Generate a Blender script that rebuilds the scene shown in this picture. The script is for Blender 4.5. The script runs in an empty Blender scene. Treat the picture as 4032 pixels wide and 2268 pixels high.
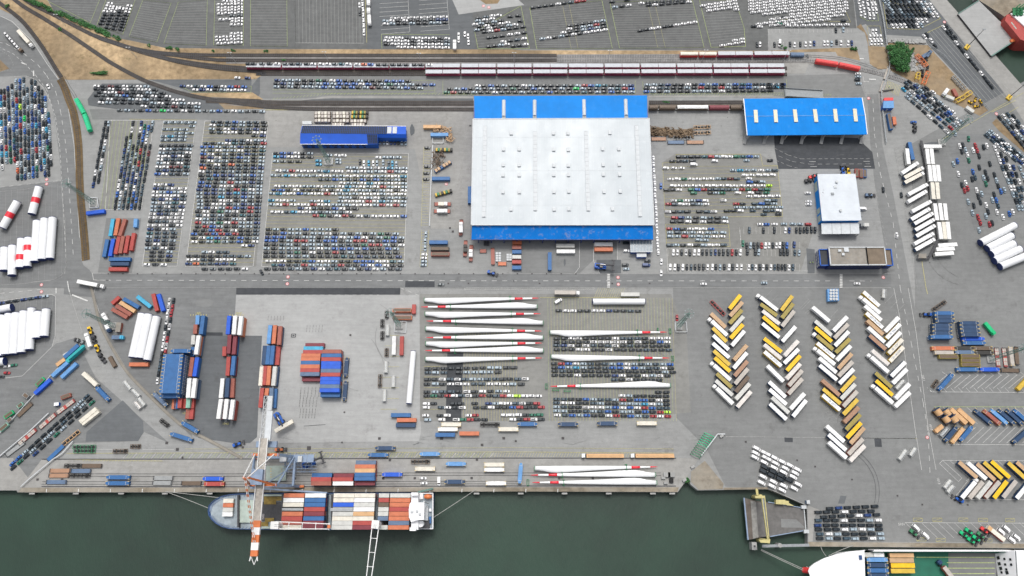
import bpy, math, random
from mathutils import Vector
random.seed(11)
R = math.radians
# ------------------------------------------------------------------ camera, light, exposure
scene = bpy.context.scene
COL = scene.collection
CAM_H, TILT, FPX = 490.0, R(16.0), 3043.0
cam_d = bpy.data.cameras.new('camera'); cam = bpy.data.objects.new('camera', cam_d); COL.objects.link(cam)
cam.location = (0, 0, CAM_H); cam.rotation_euler = (TILT, 0, 0)
cam_d.sensor_width = 36.0; cam_d.lens = 36.0*FPX/4032.0; cam_d.shift_x = -28.0/4032.0
cam_d.clip_start = 1.0; cam_d.clip_end = 6000.0
scene.camera = cam
SUN_EL, SUN_AZ = R(64), R(-5)   # hazy high sun beyond the top edge of the picture
world = bpy.data.worlds.new('World'); scene.world = world; world.use_nodes = True
wn = world.node_tree; sky = wn.nodes.new('ShaderNodeTexSky'); sky.sky_type = 'NISHITA'; sky.sun_disc = False
sky.sun_elevation = SUN_EL; sky.sun_rotation = SUN_AZ; sky.air_density = 1.0; sky.dust_density = 5.0; sky.ozone_density = 1.0
bg = wn.nodes['Background']; bg.inputs[1].default_value = 0.142
hs = wn.nodes.new('ShaderNodeHueSaturation'); hs.inputs['Saturation'].default_value = 0.25
wn.links.new(sky.outputs[0], hs.inputs['Color']); wn.links.new(hs.outputs[0], bg.inputs[0])
sd = bpy.data.lights.new('sun', 'SUN'); sd.energy = 1.2; sd.angle = R(14); sd.color = (1, .975, .94)
sun = bpy.data.objects.new('sun', sd); COL.objects.link(sun)
sun.rotation_euler = (-(R(90)-SUN_EL), 0, SUN_AZ)
scene.view_settings.view_transform = 'Standard'; scene.view_settings.look = 'None'
scene.view_settings.gamma = 1.0; scene.view_settings.exposure = 0.13

# ------------------------------------------------------------------ survey helpers
# positions were read off sixteen survey sheets (t = sheet column, row) and laid on the plane at height z
K = 1008.0/2576.0
CT, ST = math.cos(TILT), math.sin(TILT)
def W(t, x, y, z=0.0):
    px = t[0]*1008 + x*K; py = t[1]*567 + y*K
    u = (px-2044.0)/FPX; v = -(py-1134.0)/FPX
    s = (z-CAM_H)/(v*ST-CT)
    return Vector((u*s, (v*CT+ST)*s, z))
def hom(v, t=(0,0)):
    return [W(t, a, b) for a, b in v]
class MB:
    def __init__(s): s.v=[]; s.f=[]; s.m=[]
    def add(s, vs, fs, mi=0):
        o=len(s.v); s.v += [tuple(q) for q in vs]
        for f in fs: s.f.append(tuple(i+o for i in f)); s.m.append(mi)
    def prism(s, pts, z0, z1, mi=0, top=None, side=None):
        n=len(pts); a=sum(pts[i][0]*pts[(i+1)%n][1]-pts[(i+1)%n][0]*pts[i][1] for i in range(n))
        if a<0: pts=list(reversed(pts))
        o=len(s.v); s.v += [(p[0],p[1],z0) for p in pts]+[(p[0],p[1],z1) for p in pts]
        s.f.append(tuple(range(o+n,o+2*n))); s.m.append(mi if top is None else top)
        s.f.append(tuple(reversed(range(o,o+n)))); s.m.append(mi)
        for i in range(n):
            j=(i+1)%n; s.f.append((o+i,o+j,o+n+j,o+n+i)); s.m.append(mi if side is None else side)
    def box(s, c, l, w, h, rot=0, mi=0, top=None):      # c = centre of the bottom face
        ca,sa=math.cos(rot),math.sin(rot)
        p=[(c[0]+a*l/2*ca-b*w/2*sa, c[1]+a*l/2*sa+b*w/2*ca) for a,b in ((-1,-1),(1,-1),(1,1),(-1,1))]
        s.prism(p, c[2], c[2]+h, mi, top)
    def beam(s, a, b, w, h=None, mi=0):
        a=Vector(a); b=Vector(b); h=h or w; d=(b-a)
        if d.length<1e-6: return
        d.normalize(); up=Vector((0,0,1)) if abs(d.z)<.95 else Vector((0,1,0))
        x=d.cross(up).normalized()*w/2; y=x.cross(d).normalized()*h/2
        vs=[a-x-y,a+x-y,a+x+y,a-x+y,b-x-y,b+x-y,b+x+y,b-x+y]
        s.add(vs, [(3,2,1,0),(4,5,6,7),(0,1,5,4),(1,2,6,5),(2,3,7,6),(3,0,4,7)], mi)
    def cyl(s, a, b, r, n=12, mi=0, r2=None, cap=None):
        a=Vector(a); b=Vector(b); r2=r if r2 is None else r2; d=(b-a).normalized()
        up=Vector((0,0,1)) if abs(d.z)<.9 else Vector((1,0,0)); x=d.cross(up).normalized(); y=d.cross(x)
        ra=[a+(x*math.cos(2*math.pi*i/n)+y*math.sin(2*math.pi*i/n))*r for i in range(n)]
        rb=[b+(x*math.cos(2*math.pi*i/n)+y*math.sin(2*math.pi*i/n))*r2 for i in range(n)]
        s.add(ra+rb, [(i,(i+1)%n,n+(i+1)%n,n+i) for i in range(n)], mi)
        c=mi if cap is None else cap
        s.add(ra,[tuple(reversed(range(n)))],c); s.add(rb,[tuple(range(n))],c)
    def strip(s, pts, w, z, mi=0, dash=None):
        pts=[Vector((p[0],p[1],0)) for p in pts]
        for a,b in zip(pts,pts[1:]):
            L=(b-a).length
            if L<.01: continue
            d=(b-a)/L; nrm=Vector((-d.y,d.x,0))*w/2
            segs=[(0,L)]
            if dash: segs=[(k,min(L,k+dash[0])) for k in [i*(dash[0]+dash[1]) for i in range(int(L/(dash[0]+dash[1]))+1)]]
            for k0,k1 in segs:
                if k1-k0<.05: continue
                p=a+d*k0; q=a+d*k1
                s.add([(p.x-nrm.x,p.y-nrm.y,z),(q.x-nrm.x,q.y-nrm.y,z),(q.x+nrm.x,q.y+nrm.y,z),(p.x+nrm.x,p.y+nrm.y,z)],[(0,1,2,3)],mi)
    def mesh(s, name, mats, smooth=False):
        me=bpy.data.meshes.new(name); me.from_pydata(s.v,[],s.f)
        for m in mats: me.materials.append(m)
        me.polygons.foreach_set('material_index', s.m)
        if smooth: me.polygons.foreach_set('use_smooth',[True]*len(s.f))
        me.update(); return me
    def build(s, name, mats, parent=None, smooth=False):
        if not isinstance(mats,(list,tuple)): mats=[mats]
        return inst(name, s.mesh(name,mats,smooth), parent)
def inst(name, me, parent=None, loc=None, rot=None):
    o=bpy.data.objects.new(name, me); COL.objects.link(o)
    if parent: o.parent=parent
    if loc is not None: o.location=loc
    if rot is not None: o.rotation_euler=(0,0,rot)
    return o
COUNT={}
def tag(o, label, cat, group=None, kind=None):
    o['label']=label; o['category']=cat
    if group: o['group']=group
    if kind: o['kind']=kind
    return o
def thing(name, label, cat, loc, rot=0, group=None):
    o=inst(name, None, None, loc, rot); return tag(o,label,cat,group)
def struct(o): o['kind']='structure'; return o
ORD=['first','second','third','fourth','fifth','sixth','seventh','eighth','ninth','tenth','eleventh','twelfth','thirteenth','fourteenth','fifteenth','sixteenth','seventeenth','eighteenth','nineteenth','twentieth','twenty-first','twenty-second','twenty-third','twenty-fourth','twenty-fifth','twenty-sixth','twenty-seventh','twenty-eighth']
def ordn(i,n,order):
    first={'from the top':'topmost','from the left':'leftmost'}; last={'from the top':'lowest','from the left':'rightmost'}
    if order in first and i==0: return first[order]
    if order in last and i==n-1 and n>1: return last[order]
    return ORD[i]+' '+order

# ------------------------------------------------------------------ materials
def nn(nt,t,**k):
    n=nt.nodes.new(t)
    for a,b in k.items(): setattr(n,a,b)
    return n
def mixc(nt,fac,a,b):
    m=nn(nt,'ShaderNodeMix',data_type='RGBA')
    for s_,v in ((0,fac),(6,a),(7,b)):
        if isinstance(v,(tuple,list)): m.inputs[s_].default_value=(*v[:3],1)
        elif isinstance(v,(int,float)): m.inputs[s_].default_value=v
        else: nt.links.new(v,m.inputs[s_])
    return m.outputs[2]
def noise(nt,scale,detail=3,rough=.55,stretch=None,lo=.35,hi=.65):
    g=nn(nt,'ShaderNodeNewGeometry'); src=g.outputs['Position']
    if stretch:
        mp=nn(nt,'ShaderNodeMapping'); mp.inputs['Scale'].default_value=stretch; nt.links.new(src,mp.inputs[0]); src=mp.outputs[0]
    n=nn(nt,'ShaderNodeTexNoise'); n.inputs['Scale'].default_value=scale; n.inputs['Detail'].default_value=detail; n.inputs['Roughness'].default_value=rough
    nt.links.new(src,n.inputs['Vector'])
    r=nn(nt,'ShaderNodeMapRange'); r.inputs[1].default_value=lo; r.inputs[2].default_value=hi; nt.links.new(n.outputs[0],r.inputs[0])
    return r.outputs[0]
MATS={}
def mat(name,col,rough=.6,var=.12,scale=.6,metal=0,wear=None,wfac=.0,stretch=None,spec=.5):
    if name in MATS: return MATS[name]
    m=bpy.data.materials.new(name); m.use_nodes=True; nt=m.node_tree; b=nt.nodes['Principled BSDF']
    b.inputs['Roughness'].default_value=rough; b.inputs['Metallic'].default_value=metal
    b.inputs['Specular IOR Level'].default_value=spec
    lo=[c*(1-var) for c in col]; hi=[min(.95,c*(1+var)) for c in col]
    c=mixc(nt,noise(nt,scale,4,stretch=stretch),lo,hi)
    if wear: 
        w=noise(nt,scale*2.3,5,.7,lo=.55,hi=.75)
        mm=nn(nt,'ShaderNodeMath',operation='MULTIPLY'); nt.links.new(w,mm.inputs[0]); mm.inputs[1].default_value=wfac
        c=mixc(nt,mm.outputs[0],c,wear)
    nt.links.new(c,b.inputs['Base Color']); m.diffuse_color=(*col,1); MATS[name]=m; return m
def ground_mat(name,col,big=.14,mid=.10,streak=.08,dark=None,rough=.85,panel=None,tint=None):
    m=bpy.data.materials.new(name); m.use_nodes=True; nt=m.node_tree; b=nt.nodes['Principled BSDF']
    b.inputs['Roughness'].default_value=rough; b.inputs['Specular IOR Level'].default_value=.15
    f=lambda k:[min(.95,c*k) for c in col]
    c=mixc(nt,noise(nt,.018,5),f(1-big),f(1+big))
    c2=mixc(nt,noise(nt,.25,5,.65),(1-mid,)*3,(1+mid,)*3)
    def mul(a,bb):
        x=nn(nt,'ShaderNodeMix',data_type='RGBA',blend_type='MULTIPLY'); x.inputs[0].default_value=1
        nt.links.new(a,x.inputs[6]); nt.links.new(bb,x.inputs[7]); return x.outputs[2]
    c=mul(c,c2)
    if streak:
        c=mul(c,mixc(nt,noise(nt,.5,4,.6,stretch=(.12,1,1)),(1-streak,)*3,(1+streak,)*3))
    if tint:
        c=mixc(nt,noise(nt,.03,4,.6,lo=.45,hi=.7),c,tint)
    if dark:    # oil and tyre stains
        w=noise(nt,.09,6,.72,lo=.58,hi=.80)
        c=mixc(nt,w,c,dark)
    if panel:
        g=nn(nt,'ShaderNodeNewGeometry'); br=nn(nt,'ShaderNodeTexBrick'); br.offset=0
        br.inputs['Scale'].default_value=1; br.inputs['Mortar Size'].default_value=.035; br.inputs['Mortar Smooth'].default_value=.4
        br.inputs['Brick Width'].default_value=panel; br.inputs['Row Height'].default_value=panel
        br.inputs['Color1'].default_value=(.97,.97,.97,1); br.inputs['Color2'].default_value=(1.03,1.03,1.03,1); br.inputs['Mortar'].default_value=(.72,.72,.72,1)
        nt.links.new(g.outputs['Position'],br.inputs[0]); c=mul(c,br.outputs[0])
    fine=noise(nt,3.0,3,.7); c=mul(c,mixc(nt,fine,(.93,)*3,(1.07,)*3))
    nt.links.new(c,b.inputs['Base Color']); MATS[name]=m; return m
def mulc(c,k): return tuple(x*k for x in c)
CARC=dict(k=((.015,.023,.031),'black'),d=((.045,.078,.108),'dark grey'),g=((.15,.17,.18),'grey'),s=((.35,.43,.49),'silver'),w=((.82,.82,.82),'white'),
 n=((.012,.045,.17),'navy'),b=((.025,.12,.42),'blue'),c=((.04,.32,.52),'cyan'),t=((.02,.11,.14),'teal'),r=((.36,.03,.04),'red'),m=((.12,.015,.02),'maroon'),
 o=((.6,.13,.05),'orange'),e=((.01,.15,.09),'green'),l=((.5,.8,.06),'lime'),G=((.0,.6,.13),'bright green'),y=((.8,.5,.02),'yellow'))
for k_,(c_,n_) in CARC.items(): mat('paint_'+n_.replace(' ','_'),c_,.32,.05,.8)
def cpaint(ch):
    ch={'W':'w','S':'s','C':'c'}.get(ch,ch); return MATS['paint_'+CARC[ch][1].replace(' ','_')]
def cname(ch): return CARC[{'W':'w','S':'s','C':'c'}.get(ch,ch)][1]
BOXC=dict(OR=((.56,.17,.08),'orange'),RD=((.40,.06,.05),'red'),BR=((.33,.10,.07),'rust red'),BL=((.03,.13,.33),'blue'),BB=((.01,.10,.58),'bright blue'),NV=((.018,.055,.13),'navy'),
 WH=((.78,.78,.77),'white'),CR=((.70,.66,.57),'cream'),SL=((.11,.17,.27),'slate blue'),CY=((.06,.38,.58),'sky blue'),LB=((.12,.30,.58),'light blue'),GY=((.30,.31,.31),'grey'),
 DR=((.20,.03,.045),'dark red'),LO=((.62,.38,.19),'pale orange'),GN=((.25,.48,.38),'mint green'),BK=((.035,.033,.03),'black'),Y=((.82,.50,.01),'yellow'),YD=((.62,.42,.05),'mustard yellow'),
 OL=((.33,.26,.06),'olive'),TN=((.50,.33,.19),'tan'),DT=((.37,.21,.13),'brown'),TP=((.47,.43,.385),'taupe'),PK=((.66,.62,.58),'pale pink'),LG=((.56,.56,.53),'light grey'),BN=((.13,.09,.06),'rusty brown'),EG=((.0,.45,.17),'emerald green'),GR=((.04,.22,.10),'green'),TL=((.02,.36,.38),'turquoise'))
for k_,(c_,n_) in BOXC.items(): mat('box_'+k_,c_,.55,.09,.35,wear=mulc(c_,.55),wfac=.45)
def bm(k): return MATS['box_'+k]
def bname(k): return BOXC[k][1]
M=MATS
mat('glass',(.012,.016,.02),.12,.0,1,spec=.6)
mat('tyre',(.012,.012,.013),.8,.1,1)
mat('chassis_steel',(.05,.05,.055),.6,.2,1)
mat('steel_grey',(.26,.28,.29),.5,.12,.8)
mat('light_steel',(.5,.52,.53),.45,.1,.8)
mat('rust',(.22,.10,.05),.85,.35,.5)
mat('mast_green',(.12,.22,.19),.6,.15,.6)
mat('green_frame',(.02,.19,.07),.6,.2,.6)
mat('blade_white',(.80,.81,.81),.35,.03,.1)
mat('signal_red',(.72,.02,.04),.4,.05,.4)
mat('tower_white',(.80,.81,.82),.38,.03,.08)
mat('end_blue',(.01,.025,.12),.5,.1,.4)
mat('casting_yellow',(.55,.42,.18),.6,.3,1)
mat('roof_grey',(.46,.50,.525),.36,.03,.12,wear=(.62,.65,.67),wfac=.4,spec=.17)
mat('workshop_roof',(.60,.64,.68),.45,.05,.2)
mat('scrap_brown',(.19,.135,.085),.85,.35,.5)
_nt=MATS['roof_grey'].node_tree; _r=nn(_nt,'ShaderNodeMapRange'); _r.inputs[3].default_value=.20; _r.inputs[4].default_value=.31; _nt.links.new(noise(_nt,.05,6,.7,stretch=(1.6,.7,1)),_r.inputs[0]); _nt.links.new(_r.outputs[0],_nt.nodes['Principled BSDF'].inputs['Roughness'])
mat('roof_blue',(.003,.215,.66),.5,.07,.12,wear=(.10,.32,.66),wfac=.25,spec=.12)
mat('canopy_blue',(.003,.17,.58),.5,.08,.12,wear=(.32,.32,.38),wfac=.75,spec=.15)
mat('office_roof_blue',(.003,.09,.55),.4,.07,.15)
mat('wall_blue',(.004,.09,.42),.5,.12,.3)
mat('wall_navy',(.012,.03,.16),.5,.1,.3)
mat('skylight_white',(.58,.605,.62),.45,.06,.5,spec=.15)
mat('skylight_cream',(.66,.62,.47),.4,.08,.8)
mat('concrete_wall',(.34,.34,.33),.85,.12,.4)
mat('flat_roof',(.27,.25,.22),.9,.15,.25,wear=(.36,.25,.14),wfac=.5)
mat('brown_roof',(.19,.15,.11),.9,.12,.3)
mat('solar_panel',(.02,.03,.045),.2,.15,2)
mat('paint_line',(.62,.62,.60),.8,.2,1.2)
mat('line_yellow',(.50,.46,.20),.8,.25,1.2)
mat('line_green_yellow',(.42,.50,.20),.8,.25,1.2)
mat('line_faint',(.36,.36,.35),.85,.2,1.2)
mat('manhole',(.07,.065,.065),.8,.2,1)
mat('crane_orange',(.62,.17,.05),.45,.08,.3)
mat('crane_white',(.76,.76,.75),.45,.06,.3)
mat('crane_blue_grey',(.22,.29,.40),.5,.12,.3)
mat('walkway',(.40,.37,.33),.8,.22,.7)
mat('hull_blue',(.02,.06,.17),.5,.15,.3)
mat('deck_grey',(.30,.35,.38),.7,.15,.3)
mat('deck_green',(.01,.13,.08),.6,.12,.2)
mat('hatch_green',(.40,.47,.42),.7,.12,.3,wear=(.3,.22,.12),wfac=.35)
mat('ship_white',(.82,.82,.83),.4,.03,.2)
mat('hold_yellow',(.22,.15,.03),.7,.4,.3)
mat('ramp_yellow',(.52,.46,.20),.5,.1,.4)
mat('ramp_brown',(.12,.10,.085),.8,.18,.3)
mat('wagon_magenta',(.30,.03,.08),.55,.15,.5)
mat('wagon_roof',(.54,.56,.59),.55,.06,.5,spec=.2)
mat('shuttle_red',(.70,.05,.05),.45,.08,.4)
mat('loco_green',(.0,.50,.22),.4,.06,.4)
mat('rope',(.35,.35,.33),.8,.1,1)
mat('leaf_dark',(.022,.10,.025),.7,.35,.7)
mat('leaf_light',(.05,.18,.04),.7,.35,.7)
mat('bark',(.10,.08,.06),.9,.2,1)
mat('skin',(.45,.28,.2),.6,.05,1)
mat('hi_vis',(.55,.85,.05),.6,.05,1)
# ------------------------------------------------------------------ ground, water, paving
ground_mat('concrete',(.285,.288,.282),.09,.06,.05,dark=(.16,.155,.15))
ground_mat('concrete_pale',(.37,.373,.367),.07,.05,.05,dark=(.25,.245,.24))
ground_mat('concrete_warm',(.315,.310,.295),.10,.08,.05,dark=(.20,.19,.17))
ground_mat('lot_grey',(.212,.216,.213),.08,.06,.05,dark=(.14,.14,.137))
ground_mat('lot_paved',(.236,.235,.222),.10,.07,.04,dark=(.15,.145,.135))
ground_mat('asphalt',(.133,.141,.147),.10,.06,.06,dark=(.09,.09,.092))
ground_mat('asphalt_slab',(.140,.144,.142),.10,.10,.05,dark=(.10,.10,.098),panel=7.0)
ground_mat('asphalt_dark',(.068,.072,.078),.10,.12,.06)
ground_mat('asphalt_road',(.193,.198,.198),.08,.06,.08,dark=(.13,.13,.13))
ground_mat('quay_edge',(.25,.215,.165),.20,.22,.10,dark=(.13,.10,.07),tint=(.33,.31,.27))
ground_mat('dry_grass',(.375,.275,.165),.34,.26,.0,dark=(.10,.095,.045),tint=(.24,.185,.12),rough=.95)
ground_mat('wild_ground',(.24,.175,.105),.25,.22,.0,dark=(.075,.085,.035),tint=(.30,.24,.17),rough=.95)
ground_mat('ballast',(.085,.074,.066),.22,.20,.0,dark=(.06,.05,.045),rough=.95)
ground_mat('ballast_rust',(.15,.105,.055),.25,.22,.0,dark=(.07,.055,.03),rough=.95)
ground_mat('ballast_pale',(.26,.25,.24),.12,.18,.0,rough=.95)
ground_mat('kerb_concrete',(.27,.25,.215),.10,.10,.0)
ground_mat('gravel_brown',(.17,.15,.13),.15,.2,.0,rough=.95)
# water: dark green harbour water with small wind ripples
wm=bpy.data.materials.new('harbour_water'); wm.use_nodes=True; nt=wm.node_tree; b=nt.nodes['Principled BSDF']
c=mixc(nt,noise(nt,.008,5,.65,lo=.38,hi=.62),(.026,.042,.033),(.031,.060,.043)); nt.links.new(c,b.inputs['Base Color'])
b.inputs['Roughness'].default_value=.32; b.inputs['Specular IOR Level'].default_value=.27
g=nn(nt,'ShaderNodeNewGeometry'); mp=nn(nt,'ShaderNodeMapping'); mp.inputs['Rotation'].default_value=(0,0,R(35)); mp.inputs['Scale'].default_value=(1,.4,1)
nt.links.new(g.outputs['Position'],mp.inputs[0])
n1=nn(nt,'ShaderNodeTexNoise'); n1.inputs['Scale'].default_value=.45; n1.inputs['Detail'].default_value=6; n1.inputs['Roughness'].default_value=.65; nt.links.new(mp.outputs[0],n1.inputs['Vector'])
bu=nn(nt,'ShaderNodeBump'); bu.inputs['Strength'].default_value=.28; bu.inputs['Distance'].default_value=.6; nt.links.new(n1.outputs[0],bu.inputs['Height']); nt.links.new(bu.outputs[0],b.inputs['Normal'])
MATS['harbour_water']=wm
mb=MB(); mb.add([(-1800,-900,-5.5),(2200,-900,-5.5),(2200,1500,-5.5),(-1800,1500,-5.5)],[(0,1,2,3)]); struct(mb.build('water',wm))

yq=W((0,3),165,588).y
land=[(-1500,yq)]+[W((0,3),165,588),W((0,3),175,608),W((1,3),0,606),W((1,3),2576,598),W((2,3),1668,605),W((2,3),1768,470),W((2,3),1800,530),W((2,3),1870,587),
 W((2,3),2576,576),W((3,3),40,588),W((3,3),392,742),W((3,3),402,1152),W((3,3),2576,1172),W((3,3),4200,1186),(900,60),W((3,0),2576,905),W((3,0),1785,0),(250,700),(180,1300),(-1500,1300)]
mb=MB(); mb.prism([(p[0],p[1]) for p in land],-9,-.15,0,0,1); struct(mb.build('ground',[M['concrete'],M['concrete_wall']]))
mb=MB(); mb.prism([tuple(W((3,0),x,y,-1.0))[:2] for x,y in ((2090,-20),(2385,170),(2450,110),(2700,20),(2700,-400),(2150,-400))],-9,-1.0,0,0,1); struct(mb.build('far_quay',[M['quay_edge'],M['concrete_wall']]))

PN=[0]
def patch(name,m,t,pts,lv):
    PN[0]+=1
    mb=MB(); pp=[W(t,x,y) for x,y in pts]; n=len(pp)
    a=sum(pp[i].x*pp[(i+1)%n].y-pp[(i+1)%n].x*pp[i].y for i in range(n))
    if a<0: pp.reverse()
    mb.add([(p.x,p.y,-.145+.02*lv+.00022*PN[0]) for p in pp],[tuple(range(n))]); return struct(mb.build(name,M[m]))
S=2576
# top parking field, darker asphalt
patch('parking_lot','asphalt_slab',(0,0),[(330,-300),(540,110),(1120,372),(1350,415),(1660,480),(S,492),(2*S,495),(3*S,508),(3*S+40,290),(3*S+890,285),(3*S+830,-300)],1)
patch('parking_lot','asphalt',(1,0),[(1120,-300),(1120,500),(2210,500),(2180,130),(2600,40),(2700,-300)],2)
patch('parking_lot','asphalt',(3,0),[(830,-300),(900,270),(985,240),(1180,460),(1190,350),(1540,368),(2240,1120),(2500,1010),(1620,-10),(1500,-300)],1)
patch('service_lane','concrete_pale',(1,0),[(2040,145),(1950,-60),(2576,-60),(2700,50)],3)
patch('quay_lane','concrete_warm',(3,0),[(1610,-20),(1785,-20),(2620,930),(2620,1290),(2430,1000)],2)
patch('side_lot','concrete',(3,0),[(0,292),(880,285),(985,330),(1010,560),(1020,640),(920,620),(890,465),(0,476)],3)
# dry grass with the tracks running over it
patch('dry_grass','dry_grass',(0,0),[(-300,-100),(360,-200),(540,110),(1120,372),(1350,415),(1660,482),(S,494),(2*S,497),(2*S+460,530),(2*S+460,632),(2650,640),(2650,748),(2576,795),(680,802),(590,785),(430,500),(210,190),(0,90),(-300,0)],4)
patch('dry_grass','dry_grass',(2,0),[(0,505),(S,510),(S+890,475),(S+930,610),(S+700,560),(S+640,520),(1690,530),(1690,556),(0,556)],4)
patch('dry_grass','dry_grass',(0,0),[(1890,935),(2540,930),(2650,1000),(2100,975),(1960,960)],4)
patch('dry_grass','wild_ground',(0,0),[(2170,1010),(2330,1045),(2650,1070),(2650,1095),(2260,1098)],4)
patch('grass_corner','wild_ground',(0,0),[(-100,540),(0,600),(92,690),(0,722),(-100,730)],4)
patch('grass_corner','wild_ground',(1,0),[(2200,-40),(2480,-40),(2430,35),(2310,40)],4)
patch('wild_ground','wild_ground',(3,0),[(1200,430),(1610,455),(1700,560),(2215,1110),(2130,1165),(1250,720),(1190,650),(1185,470)],4)
patch('wild_ground','wild_ground',(3,0),[(1005,460),(1180,470),(1200,690),(1110,700),(1025,640)],4)
patch('wild_ground','wild_ground',(3,0),[(890,270),(935,240),(1005,360),(1015,480),(975,330)],5)
patch('wild_ground','wild_ground',(3,0),[(2255,1235),(2300,1190),(2576,1480),(2700,1640),(2480,1449),(2330,1320)],5)
patch('rail_yard_concrete','concrete_warm',(3,0),[(375,525),(680,522),(700,560),(925,640),(930,720),(640,690),(410,645),(370,740),(180,740),(170,600)],5)
# loading strip and middle parking rows
patch('loading_strip','lot_grey',(0,0),[(60+S,750),(3*S+180,760),(3*S+900,740),(3*S+980,975),(3*S+190,975),(3*S,960),(S+160,990),(2040,995),(1890,930),(1500,815)],2)
patch('parking_strip','asphalt',(0,0),[(1500,800),(2530,800),(2530,865),(S+40,760),(S+40,940),(S,1010),(2200,930),(1930,930),(1800,880)],3)
patch('parking_lot','asphalt',(0,0),[(970,885),(1030,840),(1500,840),(1780,930),(2100,985),(2210,1045),(2260,1100),(1180,1098),(890,1060),(880,1000)],3)
patch('access_road','lot_grey',(0,0),[(900,1098),(2660,1106),(2660,1205),(930,1200)],3)
patch('parking_lot','lot_paved',(0,0),[(1110,1212),(1550,1212),(1425,2110),(1000,2110),(1060,1800),(1040,1640)],3)
patch('parking_lot','lot_grey',(0,0),[(1640,1212),(1980,1212),(1785,2680),(1432,2680)],3)
patch('parking_lot','lot_paved',(0,0),[(2060,1215),(2700,1215),(2576,2680),(1868,2680)],3)
patch('parking_lot','lot_paved',(1,1),[(170,90),(1535,92),(1490,1235),(55,1235)],3)
patch('parking_lot','lot_paved',(2,1),[(1515,185),(1640,100),(2500,100),(S+95,215),(S+150,730),(S+150,800),(S+470,830),(S+330,1280),(1565,1280),(1535,700)],3)
patch('yard_slab','concrete_warm',(1,0),[(80,1105),(2185,1112),(2185,1449),(2160,2300),(1760,2300),(1600,1500),(440,1480),(120,1480)],1)
patch('gravel_bed','ballast_pale',(1,0),[(-300,560),(2*S+440,560),(2*S+440,632),(-300,640)],5)
patch('gravel_bed','gravel_brown',(1,0),[(-60,690),(100,762),(1700,762),(1700,690)],5)
patch('gravel_bed','ballast_pale',(1,0),[(-360,1052),(200,1052),(2185,1048),(2185,1078),(500,1082),(-100,1070)],5)
patch('asphalt_patch','asphalt',(1,0),[(560,998),(760,990),(2185,992),(2185,1024),(400,1018)],5)
patch('gravel_bed','gravel_brown',(2,0),[(1378,1020),(2325,1015),(2325,1102),(1378,1102)],5)
# roads
patch('road','asphalt_road',(0,0),[(-200,60),(0,160),(140,235),(330,430),(470,620),(590,800),(700,1130),(748,1449),(800,2390),(830,2600),(940,2780),(1000,3000),(640,2960),(660,2680),(650,2300),(600,1600),(560,1300),(500,1000),(430,860),(270,765),(-200,770)],2)
patch('road','asphalt_road',(0,1),[(640,1305),(3*S+1240,1310),(3*S+1240,1440),(S*2,1442),(S,1449),(640,1449),(-300,1449),(-300,1420),(500,1380)],3)
patch('road','lot_grey',(3,1),[(1000,-500),(1110,-500),(1150,0),(1260,500),(1440,1449),(1600,2300),(1690,3300),(1500,3300),(1430,2600),(1240,1449),(1075,400),(1030,0)],2)
patch('asphalt_patch','asphalt_dark',(3,1),[(60,-90),(900,-60),(1050,80),(1078,248),(105,250),(70,60)],4)
patch('asphalt_patch','asphalt_dark',(0,2),[(2378,0),(2380,-6),(S+1453,-6),(S+1450,66),(2376,66)],5)
patch('asphalt_patch','asphalt_dark',(1,1),[(1503,1378),(1797,1380),(1797,1440),(1500,1440)],5)
patch('asphalt_patch','asphalt_dark',(1,2),[(1925,650),(2085,650),(2065,1345),(1908,1345)],5)
patch('asphalt_patch','asphalt_dark',(0,2),[(2052,445),(2240,447),(2240,480),(2052,478)],6)
# container yard surfaces
patch('container_yard','concrete_pale',(0,2),[(2376,68),(S+1640,72),(S+1660,1449),(S+1640,1540),(S+120,1560),(S-40,1540),(S+20,1100),(S+62,480),(2355,478)],2)
patch('container_yard','asphalt',(0,2),[(1930,478),(S+60,480),(S+10,1500),(S-60,1560),(2350,1560),(2000,1510),(1900,1400),(1950,1150)],3)
patch('container_yard','asphalt_road',(0,2),[(960,0),(2378,0),(2350,478),(1930,478),(1930,1500),(1300,860),(1000,340),(930,60)],1)
patch('parking_lot','asphalt_road',(0,1),[(-200,455),(610,370),(665,1200),(640,1300),(540,1360),(-200,1440)],3)
patch('parking_lot','asphalt_road',(0,2),[(-200,165),(500,65),(560,80),(555,500),(520,590),(220,890),(-200,930)],3)
patch('storage_yard','asphalt_road',(0,2),[(-200,930),(220,890),(560,560),(760,500),(960,900),(1700,1560),(1450,1449),(1380,1540),(700,1560),(290,1920),(0,1700),(-200,1700)],2)
patch('asphalt_patch','asphalt',(0,2),[(870,1449),(1235,1130),(1440,1340),(1445,1449),(1390,1540),(860,1545)],5)
patch('blade_yard','lot_paved',(1,2),[(1650,60),(S+1600,60),(S+1760,470),(S+1800,1250),(S+1000,1330),(1650,1340)],2)
patch('trailer_yard','lot_grey',(2,2),[(1620,0),(S+1270,0),(S+1480,1449),(S+1640,2554),(S+415,2554),(S+410,2190),(S+40,2025),(2576,2015),(2150,2000),(1950,1600),(1650,1300)],1)
patch('truck_yard','lot_grey',(3,1),[(1440,0),(2700,-700),(3300,-100),(3300,4010),(1640,4003),(1480,2898),(1480,1449)],1)
patch('truck_yard','asphalt_road',(3,1),[(1780,-100),(2300,-100),(2520,690),(2080,870),(1900,300)],2)
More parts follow.
